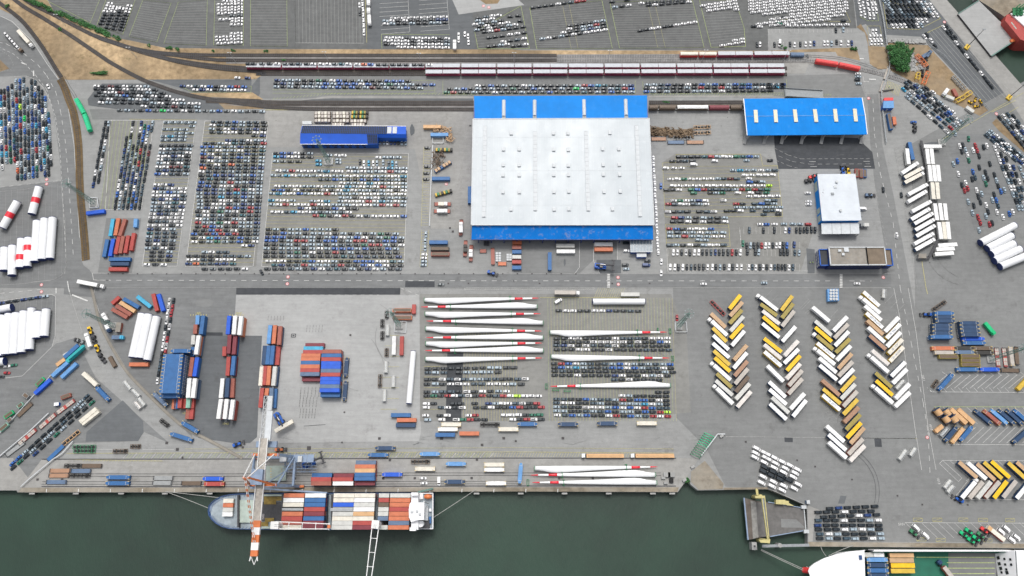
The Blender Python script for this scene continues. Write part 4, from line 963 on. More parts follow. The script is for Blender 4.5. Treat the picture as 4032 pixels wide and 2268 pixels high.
for r,row in enumerate(VR):
    for i,q in enumerate(row):
        ch=q[2] if len(q)>2 else 'w'
        van((2,3),q[0],q[1],(88,44),ch,'%s van, %s in %s row of van block'%(cname(ch),ordn(i,len(row),'from the left'),ordn(r,7,'from the top')))
for t,x,y,ax,ch,lab in (((1,3),1840,495,(0,10),'w','white van parked upright between quay cars and navy container'),((2,1),1830,202,(10,0),'w','white van beside the second row right of the warehouse'),((2,1),1352,1215,(10,0),'n','navy van on the forecourt below the glass canopy'),((3,0),118,430,(0,10),'w','white van among cars in the staff car park'),
  ((2,2),467,128,(10,-6),'w','white van near the tower tube and grey truck'),((3,1),958,648,(10,0),'w','white van at the right wall of the grey workshop'),((3,3),1495,965,(10,9),'w','white van at the left of the quay bays'),((3,3),1590,1043,(10,9),'w','white van parked below another van near the dark tractor'),((3,3),2405,975,(10,8),'w','white van, upper right of four by the red trailer'),((3,3),2352,1005,(10,8),'w','white van, upper left of four by the red trailer'),((3,3),2508,1062,(10,8),'w','white van, lower right of four by the red trailer'),((3,3),2460,1088,(10,8),'w','white van, lower left of four by the red trailer')):
    van(t,x,y,ax,ch,lab)
# ------------------------------------------------------------------ containers
BMC={}
def box_meshes(L,Wd,H,ck,kind):
    k_=(round(L,1),Wd,round(H,2),ck,kind)
    if k_ in BMC: return BMC[k_]
    d={}; m=bm(ck); dark=M['chassis_steel']
    if kind=='tank':
        mb=MB(); mb.cyl((-L/2+.25,0,1.3),(L/2-.25,0,1.3),1.15,16); d['tank']=mb.mesh('tank',[m],True)
        mb=MB()
        for sx in (-1,1):
            x=sx*(L/2-.1)
            for sy in (-1,1): mb.beam((x,sy*1.15,0),(x,sy*1.15,2.55),.16)
            mb.beam((x,-1.15,2.55),(x,1.15,2.55),.16); mb.beam((x,-1.15,.1),(x,1.15,.1),.16)
        for sy in (-1,1): mb.beam((-L/2,sy*1.15,.1),(L/2,sy*1.15,.1),.14); mb.beam((-L/2,sy*1.15,2.55),(L/2,sy*1.15,2.55),.10)
        d['frame']=mb.mesh('frame',[M['light_steel']])
        mb=MB(); mb.box((0,0,2.42),L*.72,.55,.12); mb.cyl((0,0,2.5),(0,0,2.75),.35,10); d['catwalk']=mb.mesh('catwalk',[M['light_steel']])
    elif kind=='rack':      # empty open frame: rails and cross members
        mb=MB()
        for sy in (-1,1): mb.beam((-L/2,sy*Wd/2*.95,.9),(L/2,sy*Wd/2*.95,.9),.28,.4)
        d['side_rails']=mb.mesh('side_rails',[m])
        mb=MB(); n=max(4,int(L/2.2))
        for i in range(n+1): x=-L/2+L*i/n; mb.beam((x,-Wd/2,.9),(x,Wd/2,.9),.25,.3)
        d['cross_beams']=mb.mesh('cross_beams',[m])
        mb=MB(); mb.box((0,0,.45),L*.98,.8,.2); 
        for x in (-.32,.28,.36): 
            for sy in (-1,1): mb.cyl((x*L,sy*Wd*.30,.45),(x*L,sy*Wd*.46,.45),.45,10)
        d['running_gear']=mb.mesh('running_gear',[M['tyre']])
    elif kind=='flat':      # laden platform with end frames
        mb=MB(); mb.box((0,0,.5),L,Wd,.35); d['deck']=mb.mesh('deck',[m])
        if ck=='RD':
            for k,x in enumerate((-.30,.22)): mb=MB(); [mb.box((x*L+sx*L*.1,sy*Wd*.24,.86),L*.18,Wd*.42,.12) for sx in (-1,1) for sy in (-1,1)]; d['pale_panel%d'%(k+1)]=mb.mesh('pale_panel',[bm('TP')])
        mb=MB()
        for sx in (-1,1):
            for sy in (-1,1): mb.beam((sx*(L/2-.15),sy*(Wd/2-.15),.85),(sx*(L/2-.15),sy*(Wd/2-.15),1.6),.25)
            mb.beam((sx*(L/2-.15),-Wd/2,1.5),(sx*(L/2-.15),Wd/2,1.5),.25)
        d['end_frame']=mb.mesh('end_frame',[M['chassis_steel']])
        mb=MB()
        for x in (-.3,.25,.33):
            for sy in (-1,1): mb.cyl((x*L,sy*Wd*.25,.35),(x*L,sy*Wd*.42,.35),.35,8)
        d['wheels']=mb.mesh('wheels',[M['tyre']])
    else:
        mb=MB(); mb.box((0,0,.12),L,Wd,H-.17)
        n=int(L/.62)
        for i in range(n):   # roof and side corrugation
            x=-L/2+.25+(L-.5)*(i+.5)/n; mb.box((x,0,H-.05),.26,Wd-.3,.05)
            for sy in (-1,1): mb.box((x,sy*(Wd/2+.012),.35),.26,.03,H-.75)
        for sy in (-1,1): mb.box((0,sy*(Wd/2-.06),H-.05),L,.12,.08)
        for sx in (-1,1): mb.box((sx*(L/2-.08),0,H-.05),.16,Wd-.24,.082)
        d['body']=mb.mesh('container_body',[m])
        mb=MB()
        for s in (-1,1): mb.box((L/2+.03,s*Wd/4,.2),.06,Wd/2-.1,H-.4)
        for y in (-.75,-.35,.35,.75): mb.beam((L/2+.09,y,.25),(L/2+.09,y,H-.3),.05)
        d['door']=mb.mesh('door',[m])
        if kind=='ferry':
            k2=0
            for sx in (-1,1):
                for sy in (-1,1):
                    mb=MB(); mb.box((sx*(L/2-.12),sy*(Wd/2-.12),H-.16),.6,.4,.24); mb.box((sx*(L/2-.9),sy*(Wd/2-.2),H+.035),1.1,.14,.03); k2+=1; d['corner_casting%d'%k2]=mb.mesh('corner_casting',[M['casting_yellow']])
                mb=MB(); mb.box((sx*L*.36,0,H+.036),.14,Wd-.5,.02); d['roof_mark%d'%(1 if sx<0 else 2)]=mb.mesh('roof_mark',[M['paint_line']])
        if kind=='open':
            mb=MB(); mb.box((0,0,H+.04),L-.8,Wd-.5,.03); d['load']=mb.mesh('load',[bm('BN')])
    BMC[k_]=d; return d
NBOX=defaultdict(int)
KN=dict(box=('shipping_container','container'),ferry=('shipping_container','container'),open=('shipping_container','container'),tank=('tank_container','tank container'),rack=('container_chassis','chassis'),flat=('flatrack','platform'))
def place_box(t,x1,y1,x2,y2,ck,label,z0=0,H=2.6,kind='box',group=None,Wd=2.44):
    a=W(t,x1,y1,z0+H); b_=W(t,x2,y2,z0+H); L=(b_-a).length
    if kind in('box','ferry','open'):
        L=12.19 if 9.8<L<13.9 else 6.06 if 4.6<L<7.6 else L
    c_=(a+b_)/2; nm,cat=KN[kind]; 
    root=thing(nm,label,cat,(c_.x,c_.y,z0),math.atan2(b_.y-a.y,b_.x-a.x),group or ('shipping containers' if cat=='container' else cat+'s on the terminal'))
    for p,me in box_meshes(L,Wd,H,ck,kind).items(): inst(p.rstrip('1234'),me,root)
    NBOX[cat]+=1; return root
LOW=['BR','BL','RD','SL','OR','NV','DR','GY']
def stack(place,order,t,rows,tiers=1,H=2.6,kind='box',z0=0,noun='container'):
    """rows: 'x1 y1 x2 y2 colour [tiers]' read at roof height, listed in order; tiers below get their own containers"""
    rows=[r.split() for r in rows.replace('\n',';').split(';') if r.strip()]; n=len(rows)
    names=[r[4] for r in rows]
    for i,r in enumerate(rows):
        x1,y1,x2,y2=map(float,r[:4]); ck=r[4]; tt=int(r[5]) if len(r)>5 else tiers
        top=z0+(tt-1)*H; col=bname(ck)
        pos=ordn(i,n,order)
        single=names.count(ck)==1 and n>1
        if n==1: lab='%s %s %s'%(col,noun,place)
        elif single: lab='only %s %s %s'%(col,noun,place)
        else: lab='%s %s, %s %s'%(col,noun,pos,place)
        place_box(t,x1,y1,x2,y2,ck,lab,top,H,kind)
        a=W(t,x1,y1,top+H); b_=W(t,x2,y2,top+H)
        for k in range(tt-1):
            c2=random.choice(LOW); k2='box' if kind!='ferry' else 'ferry'
            if kind=='ferry': c2=ck
            place_box_w((a+b_)/2,(b_-a),c2,'%s %s, %s tier below %s one %s'%(bname(c2),noun,('first','second','third','fourth')[tt-2-k],pos,place),z0+k*H,H,k2)
LT=MB(); LTS=[]; LTI={}
def place_box_w(c_,d,ck,label,z0,H,kind):
    L=d.length; L=12.19 if 9.8<L<13.9 else 6.06 if 4.6<L<7.6 else L
    if ck not in LTI: LTI[ck]=len(LTS); LTS.append(bm(ck))
    an=math.atan2(d.y,d.x); LT.box((c_.x,c_.y,z0+.08),L,2.42,H-.14,an,LTI[ck]); ca,sa=math.cos(an),math.sin(an)
    if kind=='ferry':
        if 'LG' not in LTI: LTI['LG']=len(LTS); LTS.append(bm('LG'))
        for sx in (-1,1):
            for sy in (-.9,0,.9): x=sx*(L/2+.06); LT.box((c_.x+x*ca-sy*sa,c_.y+x*sa+sy*ca,z0+.5),.1,.4,H-1.4,an,LTI['LG'])
    for i in range(int(L/.62)):
        x=-L/2+.3+i*.62
        for sy in (-1,1): LT.box((c_.x+x*ca-sy*1.22*sa,c_.y+x*sa+sy*1.22*ca,z0+.3),.26,.05,H-.6,an,LTI[ck])
A1=(0,1);A2=(0,2);B2=(1,2);B3=(1,3);C2=(2,2);D2=(3,2);A3=(0,3);D3=(3,3)
stack('beside the brown track bed','from the top',A1,'865 695 1050 672 BB 1')
stack('in the upper group west of the car lots','from the left',A1,'1135 755 1108 920 CY 1;1190 745 1158 920 OR 1;1255 760 1203 918 BR 1;1365 752 1358 835 LB 1')
stack('in the middle group west of the car lots','from the left',A1,'1078 962 1045 1130 BL 1;1138 955 1105 1125 BB 1;1195 935 1162 1100 RD 1;1240 918 1205 1105 BR 1;1288 922 1258 1092 RD 1;1345 895 1315 1068 RD 1')
stack('of three lying crosswise west of car lots','from the top',A1,'1095 1158 1310 1158 BL 1;1105 1205 1300 1205 NV 1;1085 1258 1285 1258 RD 1')
stack('in the tilted fan by the curving track','from the top',A2,'1192 95 1130 150 RD 1;1238 105 1398 195 BL 1;1200 138 1360 238 LO 1;1162 173 1318 270 BR 1;1115 205 1285 300 BR 1')
stack('standing alone right of the tilted fan','from the top',A2,'1378 82 1515 190 CY 1')
stack('of the leaning pair above the tower tubes','from the left',A2,'1540 62 1578 225 RD 1;1592 65 1640 225 BB 1')
stack('lying below three white tower tubes','from the top',A2,'1290 768 1498 768 OR 1')
stack('in the western stack line','from the top',A2,'1988 285 1985 355 LB 1;2042 285 2022 455 BL 2;1968 368 1960 458 BR 1;1945 482 1940 560 LG 1;1998 472 1968 672 WH 3;1938 600 1932 680 BL 1;1935 705 1912 880 BR 2;1982 705 1955 880 BB 2;1905 915 1890 1095 WH 3;1960 915 1938 1098 WH 3;1752 1125 1745 1210 OR 1;1775 1122 1770 1208 BL 1;1812 1115 1805 1200 RD 2;1855 1120 1848 1205 RD 1;1895 1112 1888 1200 GN 2;1935 1125 1930 1205 RD 1;1892 1225 1882 1312 BR 1;1930 1222 1920 1315 RD 1')
stack('in the eastern stack line of the yard','from the top',A2,'2305 285 2290 458 BB 2;2365 280 2350 462 WH 3;2425 285 2405 468 WH 3;2310 478 2298 650 DR 2;2365 485 2350 660 DR 2;2258 590 2255 680 RD 1;2300 698 2288 875 RD 1;2352 692 2335 868 BL 2;2240 905 2220 1108 WH 2;2292 900 2278 1105 NV 2;2342 910 2332 1100 BR 1;2222 1122 2195 1310 WH 3;2280 1122 2258 1312 WH 3;2342 1130 2318 1315 WH 3')
stack('at the edge of the tall blue stack','from the top',A2,'1715 632 1918 632 BL 3;1610 1085 1808 1085 BL 3',kind='ferry')
rr=';'.join('%d %d %d %d BL 4'%(1640-i*3.9,683+i*35.6,1842-i*3.9,683+i*35.6) for i in range(11))
stack('in the tall blue stack','from the top',A2,rr,kind='ferry',H=2.9)
stack('in the top cluster near the crane','from the left',B2,'143 380 125 552 LB 2;190 380 175 553 OR 2;243 388 228 565 BR 2')
stack('in the second cluster near the crane','from the left',B2,'88 588 73 762 NV 2;128 586 112 762 BL 2;170 586 153 763 BL 2;225 590 210 768 RD 1')
stack('in the third cluster near the crane','from the left',B2,'58 795 43 975 CR 2;90 790 78 970 RD 2;132 788 120 972 OR 2;190 795 172 975 LG 2;212 800 195 975 NV 1')
stack('in the fourth cluster near the crane','from the left',B2,'62 1010 42 1198 RD 2;112 1008 103 1080 OR 2;155 1012 148 1190 SL 2;192 1018 180 1200 BL 1')
stack('in the left half of the central block','from the top',B2,'498 573 685 573 DR 1;478 606 672 606 CY 2;476 641 662 641 RD 2;460 676 645 676 OR 2;455 712 642 712 OR 2;455 750 640 750 BL 2;448 788 637 788 OR 2;446 826 637 826 RD 2;446 865 635 865 SL 2;470 918 650 918 DR 1')
stack('in the right half of the central block','from the top',B2,'660 638 860 638 BR 3;655 678 857 678 BL 3;653 715 855 715 RD 3;652 755 855 755 BB 3;650 793 855 793 BB 3;648 832 852 832 SL 3;645 870 850 870 RD 3;642 912 848 912 BB 3;640 950 846 950 BB 3;638 988 844 988 SL 3;636 1028 842 1028 BB 3;645 1075 845 1075 BL 2')
stack('standing right of the central block','from the top',B2,'915 697 898 895 NV 1;903 932 886 1135 NV 1',kind='ferry')
stack('beside the light mast near the blades','from the top',B2,'1378 222 1558 222 OR 1;1390 298 1555 298 OR 1',kind='open')
stack('standing upright left of the blades','from the left',B2,'1390 485 1385 665 WH 1;1467 490 1462 668 RD 1;1590 168 1586 252 RD 1')
stack('in the group of three below the tall tube','from the top',B2,'1362 1278 1550 1278 BL 1;1420 1328 1608 1328 OR 1;1400 1380 1610 1380 NV 1')
stack('in the row under the mixed field','from the left',B2,'1825 1420 2035 1420 WH 1;1860 1372 2068 1372 CR 1;2435 1420 2645 1420 CR 1;2626 1368 2834 1368 BL 1',kind='ferry')
stack('on the quay road below that field','from the left',B3,'1798 28 2008 28 BL 1;2040 14 2250 14 OR 1')
stack('in the row under the right car blocks','from the left',C2,'460 1370 670 1370 NV 1;850 1362 1068 1362 NV 1;1245 1360 1468 1360 CR 1',kind='ferry')
stack('north of the tower tube by the road','from the top',C2,'1105 62 1275 62 LG 1')
stack('near the hatched quay band','from the left',B3,'1120 230 1335 230 BL 1;1190 162 1408 162 NV 1;1640 220 1855 220 LB 1;1903 320 2118 320 LB 1',kind='ferry')
stack('on the quay east of the stacks','from the left',B3,'1272 427 1465 427 BB 1;1590 370 1810 370 CR 1;1893 500 2105 500 NV 1;2288 328 2505 328 CR 1;2288 378 2505 378 WH 1;2305 515 2525 515 WH 1',kind='ferry')
stack('lying crosswise left of the quay blades','from the left',(2,3),'92 308 75 520 LB 1',kind='ferry')
stack('in the left pile behind the ship','from the top',B3,'568 435 758 435 BL 2;555 475 752 475 RD 3;558 517 750 517 BR 3')
stack('in the middle pile behind the ship','from the top',B3,'785 437 978 437 DR 2;772 477 970 477 RD 3;770 517 978 517 WH 3')
stack('in the right pile behind the ship','from the top',B3,'1006 307 1203 307 SL 2;992 347 1200 347 OR 3;992 387 1200 387 LO 3;990 429 1195 429 BL 3;988 468 1193 468 BL 3;994 515 1193 515 DR 2')
stack('on the quay tracks left of the crane','from the top',A3,'1070 455 1300 455 BL 1;1062 515 1295 515 BL 1;2035 470 2243 470 BB 1;2045 522 2258 522 RD 1',kind='ferry')
stack('beside the concrete track in the yard','from the top',A2,'1545 1060 1672 1180 SL 1;960 992 1095 1132 BL 1;1825 1350 1990 1450 BL 1',kind='ferry')
stack('at the yard road below the blue stack','from the top',A3,'1712 15 1930 82 BL 1',kind='ferry')
stack('south of the teal crane truck','from the top',A2,'605 908 775 750 LB 1;525 882 672 752 LB 1;350 1058 498 925 BB 1')
stack('pair at the warehouse west yard','from the top',(1,1),'1775 345 1945 345 BL 1;1748 987 1922 987 BL 1')
stack('right beside the warehouse west wall','from the top',(1,1),'2150 440 2150 580 BL 1')
stack('in the column left of the warehouse dock','from the top',(2,1),'5 990 95 990 OR 1;5 1038 90 1038 BR 1;5 1083 90 1083 BL 1;3 1135 90 1135 LG 1;3 1185 90 1185 RD 1;3 1242 92 1242 BL 1')
stack('parked at the warehouse dock','from the left',(2,1),'380 1090 380 1265 BL 1;450 1022 625 1022 LG 1;452 1078 630 1078 WH 1;833 1008 1010 1008 WH 1;833 1058 1012 1058 OR 1')
stack('of the striped pair left of the dock','from the top',(1,1),'1762 1052 1937 1052 BK 1;1765 1105 1940 1105 BR 1',kind='open')
# right hand yard
for pl,rws in (('in the upper left blue block','1670 252 1880 252 BL 2;1672 291 1880 291 NV 2;1680 330 1885 330 NV 2'),('in the lower left blue block','1645 374 1860 374 NV 2;1648 412 1860 412 NV 2;1648 452 1858 452 NV 2;1640 490 1862 490 BL 2'),('in the dark right block','1925 352 2125 352 NV 2;1928 392 2130 392 NV 2;1932 430 2138 430 NV 2;1940 468 2145 468 NV 2'),('at the foot of the dark right block','1955 510 2180 510 BB 1;1965 552 2190 552 BL 1')):
    stack(pl,'from the top',D2,rws,kind='ferry')
stack('in the long train of flat loads','from the left',D2,'1650 605 1875 605 OR 1;1670 648 1880 648 TP 1;1880 605 2065 605 BK 1;1885 645 2075 645 SL 1;2070 605 2255 605 BN 1;2080 650 2265 650 BK 1;1900 818 2120 818 BL 1;2128 818 2340 818 BB 1;2440 600 2465 775 TP 1',kind='ferry')
stack('of timber laden flats by the train','from the top',D2,'1715 690 1925 690 OL;1945 685 2130 685 OL;1935 728 2145 728 OL;1935 770 2150 770 OL',kind='open')
stack('among the lower slanted bays','from the left',D2,'2075 1220 2258 1372 NV 1;2165 1225 2350 1378 BR 1;2240 1220 2418 1372 LB 1;2315 1220 2492 1375 NV 1;2397 1220 2572 1378 NV 1;2470 1220 2650 1375 BL 1;1905 1395 1780 1545 NV 1;1972 1408 1852 1558 LO 1;2062 1390 1932 1540 BL 1;2600 1445 2480 1550 NV 1',kind='ferry')
stack('parked alone in the upper slanted bays','from the top',D2,'1862 868 1725 1022 BL 1',kind='ferry')
stack('half out of frame at the slanted bays','from the top',D2,'2640 890 2515 1022 YD 1')
stack('behind the blue office roof','from the left',(1,0),'1690 1272 1852 1272 LO 1')
stack('east of the wild ground yard','from the left',(3,0),'1600 560 1640 512 SL 1')
# tanks
def singles(kind,lst,H=2.6,noun=''):
    for t,x1,y1,x2,y2,ck,lab in lst: place_box(t,x1,y1,x2,y2,ck,lab,0,H,kind)
singles('tank',[(B2,1322,370,1320,475,'LG','silver tank beside the light mast near the blades'),(B2,1305,732,1304,850,'LG','silver tank above the dark chassis left of the tall tube'),(B2,1382,880,1378,995,'LG','silver tank closest to the tall white tube'),(B2,1292,1020,1288,1140,'LG','lowest silver tank in the column left of the tall tube'),
 (A2,1245,938,1308,1018,'LG','upper left tank of four beside the concrete track'),(A2,1325,1020,1392,1090,'LG','second tank of four beside the concrete track'),(A2,1385,1105,1448,1182,'LG','third tank of four, right one of the close pair'),(A2,1348,1145,1405,1212,'PK','fourth tank, left one of the close pair by the track'),
 (D2,1372,928,1295,1012,'LG','silver tank in the right arm of the fourth herringbone'),(D3,1395,180,1328,278,'LG','left tank of the pair beside the right road'),(D3,1490,160,1440,238,'LG','right tank of the pair beside the right road'),(D3,1845,485,1785,565,'LG','upper tank of the pair at the yellow trailer bays'),(D3,1872,540,1815,608,'LG','lower tank of the pair at the yellow trailer bays'),
 (D2,1172,10,1168,98,'LG','silver tank standing alone above the fourth herringbone'),(D2,1815,1408,1745,1490,'GY','tank behind the cable drums in the slanted bays')])
singles('rack',[(B2,1315,230,1315,305,'BK','small dark frame tucked under the mast head'),(B2,1272,315,1270,395,'BK','upper dark chassis left of the mast'),(B2,1272,435,1270,520,'BK','lower dark chassis left of the mast'),(B2,1315,605,1312,690,'BN','brown chassis left of the white upright container'),(B2,1250,870,1245,1000,'BN','long brown chassis left of the lowest tanks'),(B2,2258,1373,2450,1373,'BK','empty dark chassis under the mixed car field'),(B3,1560,298,1750,298,'BN','rusty chassis on the quay below the hatched band'),
 (A3,730,150,960,150,'GR','upper dark green rack on the west quay'),(A3,740,190,955,190,'GR','lower dark green rack on the west quay'),(A3,1135,192,1280,192,'BN','brown rack right of two green ones'),(A3,1310,145,1412,145,'BN','short red brown rack above the hatched band'),(A3,645,340,812,340,'BK','dark rack in the west quay corner'),(A3,700,438,905,438,'BK','dark rack between the brown platforms'),(A2,1612,1325,1695,1390,'BK','small dark slatted rack beside the concrete track'),
 (A3,630,125,795,-10,'LO','orange yellow frame at the yard fence'),(D2,1710,928,1658,998,'BN','small chassis left of the lone blue container'),(D2,1660,222,1790,132,'BN','grey chassis tilted above the blue blocks'),(C2,2002,130,2140,270,'RD','red empty chassis at the top of the first herringbone'),((2,0),1830,1278,2000,1272,'TN','upper rusty open frame east of the warehouse'),((2,0),1830,1335,2000,1330,'TN','lower rusty open frame east of the warehouse'),((2,0),1628,1383,1798,1383,'GY','grey frame east of the warehouse')],1.2)
singles('flat',[(A3,820,340,1022,340,'BN','grey brown platform right of the dark rack'),(A3,500,390,705,388,'DT','upper brown platform in the west quay corner'),(A3,712,392,912,392,'SL','slate platform in the west quay corner'),(A3,490,438,690,438,'DT','lower brown platform in the west quay corner'),(A3,465,503,665,503,'SL','slate platform closest to the west quay edge'),(A3,1545,463,1740,463,'GY','grey platform on the inner quay track'),(A3,1535,513,1725,513,'GY','grey platform on the outer quay track'),(A3,1825,515,2025,515,'BN','brown platform left of the red quay container'),
 (A3,475,285,640,130,'BL','long blue platform slanting along the yard fence'),(A2,570,1258,748,1125,'RD','upper red platform with pale grid load'),(A2,395,1408,558,1265,'RD','middle red platform with pale grid load'),(A3,185,122,360,-30,'RD','lower red platform with pale grid load'),(A3,60,235,240,100,'GY','grey platform at the foot of the red ones'),(A2,175,1290,318,1155,'BN','grey brown hopper wagon below the blue box'),(D2,2300,600,2325,795,'RD','left red platform under the mast head'),(D2,2375,600,2400,795,'RD','right red platform under the mast head'),(D2,2500,590,2515,770,'BN','brown open platform right of the red ones'),(D2,2345,825,2530,830,'BN','rusty platform right of the long blue pair'),
 ((2,0),1400,1395,1555,1395,'DT','rusty platform touching the east warehouse wall'),((2,0),1565,1428,1735,1428,'SL','dark platform east of the warehouse'),((2,0),1758,1428,1930,1428,'DT','brown platform, last of the row east of warehouse')],1.2)
singles('flat',[((1,1),1793,603,1963,603,'BR','rust red platform carrying the white lorry cab'),((1,1),1788,675,1956,675,'BR','rust red platform carrying the white bus'),((1,1),2068,760,2058,920,'BR','upright rust platform beside the warehouse carrying a white van'),((1,1),2110,970,2102,1130,'BR','left upright rust platform below the warehouse corner'),((1,1),2168,1015,2160,1180,'BR','right upright rust platform below the warehouse corner'),((1,1),2380,1045,2385,1215,'BR','brown platform on the dock forecourt'),((1,1),2250,1075,2320,1075,'BR','short rust crate platform on the dock forecourt'),((1,1),2432,1203,2522,1203,'OR','orange rust platform on the dock forecourt')],1.0)
# timber / pallet loads on flats behind the office, and bundled goods
def pallets(t,x1,y1,x2,y2,label,cols,z=.0,body='BK',noun='flatrack'):
    a=W(t,x1,y1,1.5); b_=W(t,x2,y2,1.5); c_=(a+b_)/2; L=(b_-a).length; root=thing('loaded_flatrack',label,'loaded platform',(c_.x,c_.y,0),math.atan2(b_.y-a.y,b_.x-a.x),'loaded platforms near the office')
    mb=MB(); mb.box((0,0,.3),L,2.5,.3); mb.build('deck',bm(body),root)
    mb=MB(); n=len(cols); 
    for i,ck in enumerate(cols):
        x=-L/2+L*(i+.5)/n; mb=MB(); mb.box((x,0,.62),L/n*.78,2.1,1.5+.3*(i%2)); mb.build('cargo_bundle',bm(ck),root)
    mb=MB()
    for sx in (-1,1): mb.box((sx*L/2,0,.3),.2,2.5,1.6)
    mb.build('end_wall',bm(body),root)
for i,(x1,y1,x2,y2) in enumerate(((590,1140,750,1140),(770,1142,935,1142),(590,1172,750,1174),(772,1175,938,1175),(590,1215,752,1215),(772,1218,938,1218),(950,1220,1112,1220),(765,1256,890,1256),(960,1258,1095,1258))):
    pallets((1,0),x1,y1,x2,y2,'cream wrapped cargo on platform, %s reading rows behind the blue office'%ORD[i],['TP','CR','TP','CR','TP'][:5],body='BN')
for t,x1,y1,x2,y2,lab in (((1,0),962,1133,1128,1133,'upper green and yellow machinery row behind the office'),((1,0),958,1175,1126,1175,'lower green and yellow machinery row behind the office'),((1,1),1808,58,1975,58,'green and yellow machinery row near the office carport'),((1,1),1802,515,1970,468,'tilted green and yellow machinery row in the west yard')):
    pallets(t,x1,y1,x2,y2,lab,['YD','GR','OL','BK','YD','GR','OL','BK'])
a=None
for t,x1,y1,x2,y2,lab in (((1,1),1800,275,1960,178,'tan curtain trailer with blue middle tilted in the west yard'),):
    pallets(t,x1,y1,x2,y2,lab,['TN','TN','BL','TN','TN','TN'],body='BL')
# ------------------------------------------------------------------ trailers
TMC={}
def trailer_mesh(ck,side,L):
    k_=(ck,side,round(L,1))
    if k_ in TMC: return TMC[k_]
    d={}; mb=MB(); mb.box((0,0,1.15),L,2.52,2.8,0,1,0)
    for i in range(9): mb.box((-L/2+L*(i+.5)/9,0,3.95),.10,2.4,.025,0,0)
    d['body']=mb.mesh('trailer_body',[bm(ck),bm(side)])
    mb=MB(); mb.box((0,0,.85),L*.97,1.1,.28); mb.box((L/2-.1,0,.45),.15,2.3,.2); 
    for x in (.10,.20,.30):
        for sy in (-1,1): mb.cyl((L*x,sy*.85,.5),(L*x,sy*1.22,.5),.5,12,1)
    for s in (-1,1): mb.beam((-L/2+2.2,s*.8,0),(-L/2+2.2,s*.8,1),.14)
    d['running_gear']=mb.mesh('running_gear',[M['chassis_steel'],M['tyre']])
    TMC[k_]=d; return d
def cab(root,x,ck='WH',s=1):
    mb=MB(); mb.prism([(x,-1.22),(x+s*1.7,-1.22),(x+s*2.15,-1.0),(x+s*2.15,1.0),(x+s*1.7,1.22),(x,1.22)],.9,3.1); mb.box((x+s*.7,0,3.1),1.2,2.1,.55); cb=mb.build('cab',bm(ck),root)
    mb=MB(); mb.add([(x+s*2.17,-.98,1.9),(x+s*2.17,.98,1.9),(x+s*1.95,.98,2.9),(x+s*1.95,-.98,2.9)],[(0,1,2,3)]); mb.build('windscreen',M['glass'],cb)
    mb=MB()
    for dx in (-.9,1.2):
        for sy in (-1,1): mb.cyl((x+s*dx,sy*.85,.5),(x+s*dx,sy*1.2,.5),.5,12)
    mb.box((x-s*.6,0,.7),3.0,1.0,.25); mb.build('tractor_wheels',M['tyre'],root)
SIDES=dict(WH=['WH','NV','NV','WH'],Y=['NV'],YD=['NV'],TN=['NV','DT'],OL=['OL','NV'],TP=['NV','BR','TP'],PK=['NV','WH'],LG=['NV','LG'],DT=['NV','DT'])
def trailer(t,x1,y1,x2,y2,ck,label,cabk=None,txt=None,side=None,group='trailers parked in herringbone rows'):
    a=W(t,x1,y1,3.95); b_=W(t,x2,y2,3.95); c_=(a+b_)/2; L=min(13.7,(b_-a).length) if (b_-a).length<15 else 13.7
    root=thing('semi_trailer' if not cabk else 'articulated_lorry',label,'trailer' if not cabk else 'lorry',(c_.x,c_.y,0),math.atan2(b_.y-a.y,b_.x-a.x),group)
    for p,me in trailer_mesh(ck,side or random.choice(SIDES.get(ck,['NV'])),L).items(): inst(p.rstrip('1234'),me,root)
    if cabk: cab(root,-L/2-.5,cabk,-1)
    if txt:
        lettering(txt,1.75,M['box_SL'],(0.6,0,4.0),0 if b_.x>a.x else math.pi,root)
    return root
def arm(place,t,text):
    rows=[r.split(' ',5) for r in text.replace('\n',';').split(';') if r.strip()]; n=len(rows)
    for i,r in enumerate(rows):
        x1,y1,x2,y2=map(float,r[:4]); ck=r[4]; opt=r[5] if len(r)>5 else ''
        cabk=None; txt=None; side=None
        if opt.startswith('cab'): cabk='WH'; opt=''
        if opt: txt=opt; side='YD'
        lab='%s %s%s, %s in %s'%(bname(ck),'lorry' if cabk else 'trailer',' with roof number' if txt else '',ordn(i,n,'from the top'),place)
        trailer(t,x1,y1,x2,y2,ck,lab,cabk,txt,side)
arm('left arm of first herringbone',C2,'2003 255 2150 395 TN;2010 330 2165 475 WH cab;2020 400 2160 540 YD;2025 475 2180 620 WH;2020 555 2185 700 WH;2030 630 2190 775 YD;2040 700 2195 840 Y;2035 775 2200 925 WH cab;2060 860 2210 1000 OL;2050 930 2220 1080 LG;2060 1005 2225 1165 WH cab')
arm('right arm of first herringbone',C2,'2300 70 2190 208 Y;2320 140 2195 282 TN;2315 220 2190 357 OL;2330 285 2200 432 LG;2325 365 2200 505 Y;2340 430 2212 580 WH;2365 575 2235 725 TN;2365 650 2230 808 WH;2370 735 2240 885 DT;2375 810 2245 965 TP;2380 890 2250 1045 BN;2395 960 2252 1120 LG;2405 1040 2267 1198 PK')
arm('left arm of second herringbone',D2,'-75 90 95 222 WH cab;-75 160 90 278 OL;-55 228 115 362 PK;-50 288 115 428 Y;-58 355 115 498 WH;-40 505 138 645 Y;-38 568 138 712 PK;-40 635 140 790 WH SR 2070;-5 780 158 940 WH;8 940 180 1100 WH;12 1015 190 1175 WH;40 1100 212 1258 LG;15 1160 190 1325 WH')
arm('right arm of second herringbone',D2,'245 78 135 225 YD;255 155 140 302 OL;265 230 142 385 TP;280 385 142 540 WH;305 530 168 680 PK;310 612 162 760 WH;325 680 190 830 Y;328 760 187 915 PK;345 828 210 982 TP;348 910 205 1068 TP;370 1060 228 1218 WH;385 1128 252 1292 WH')
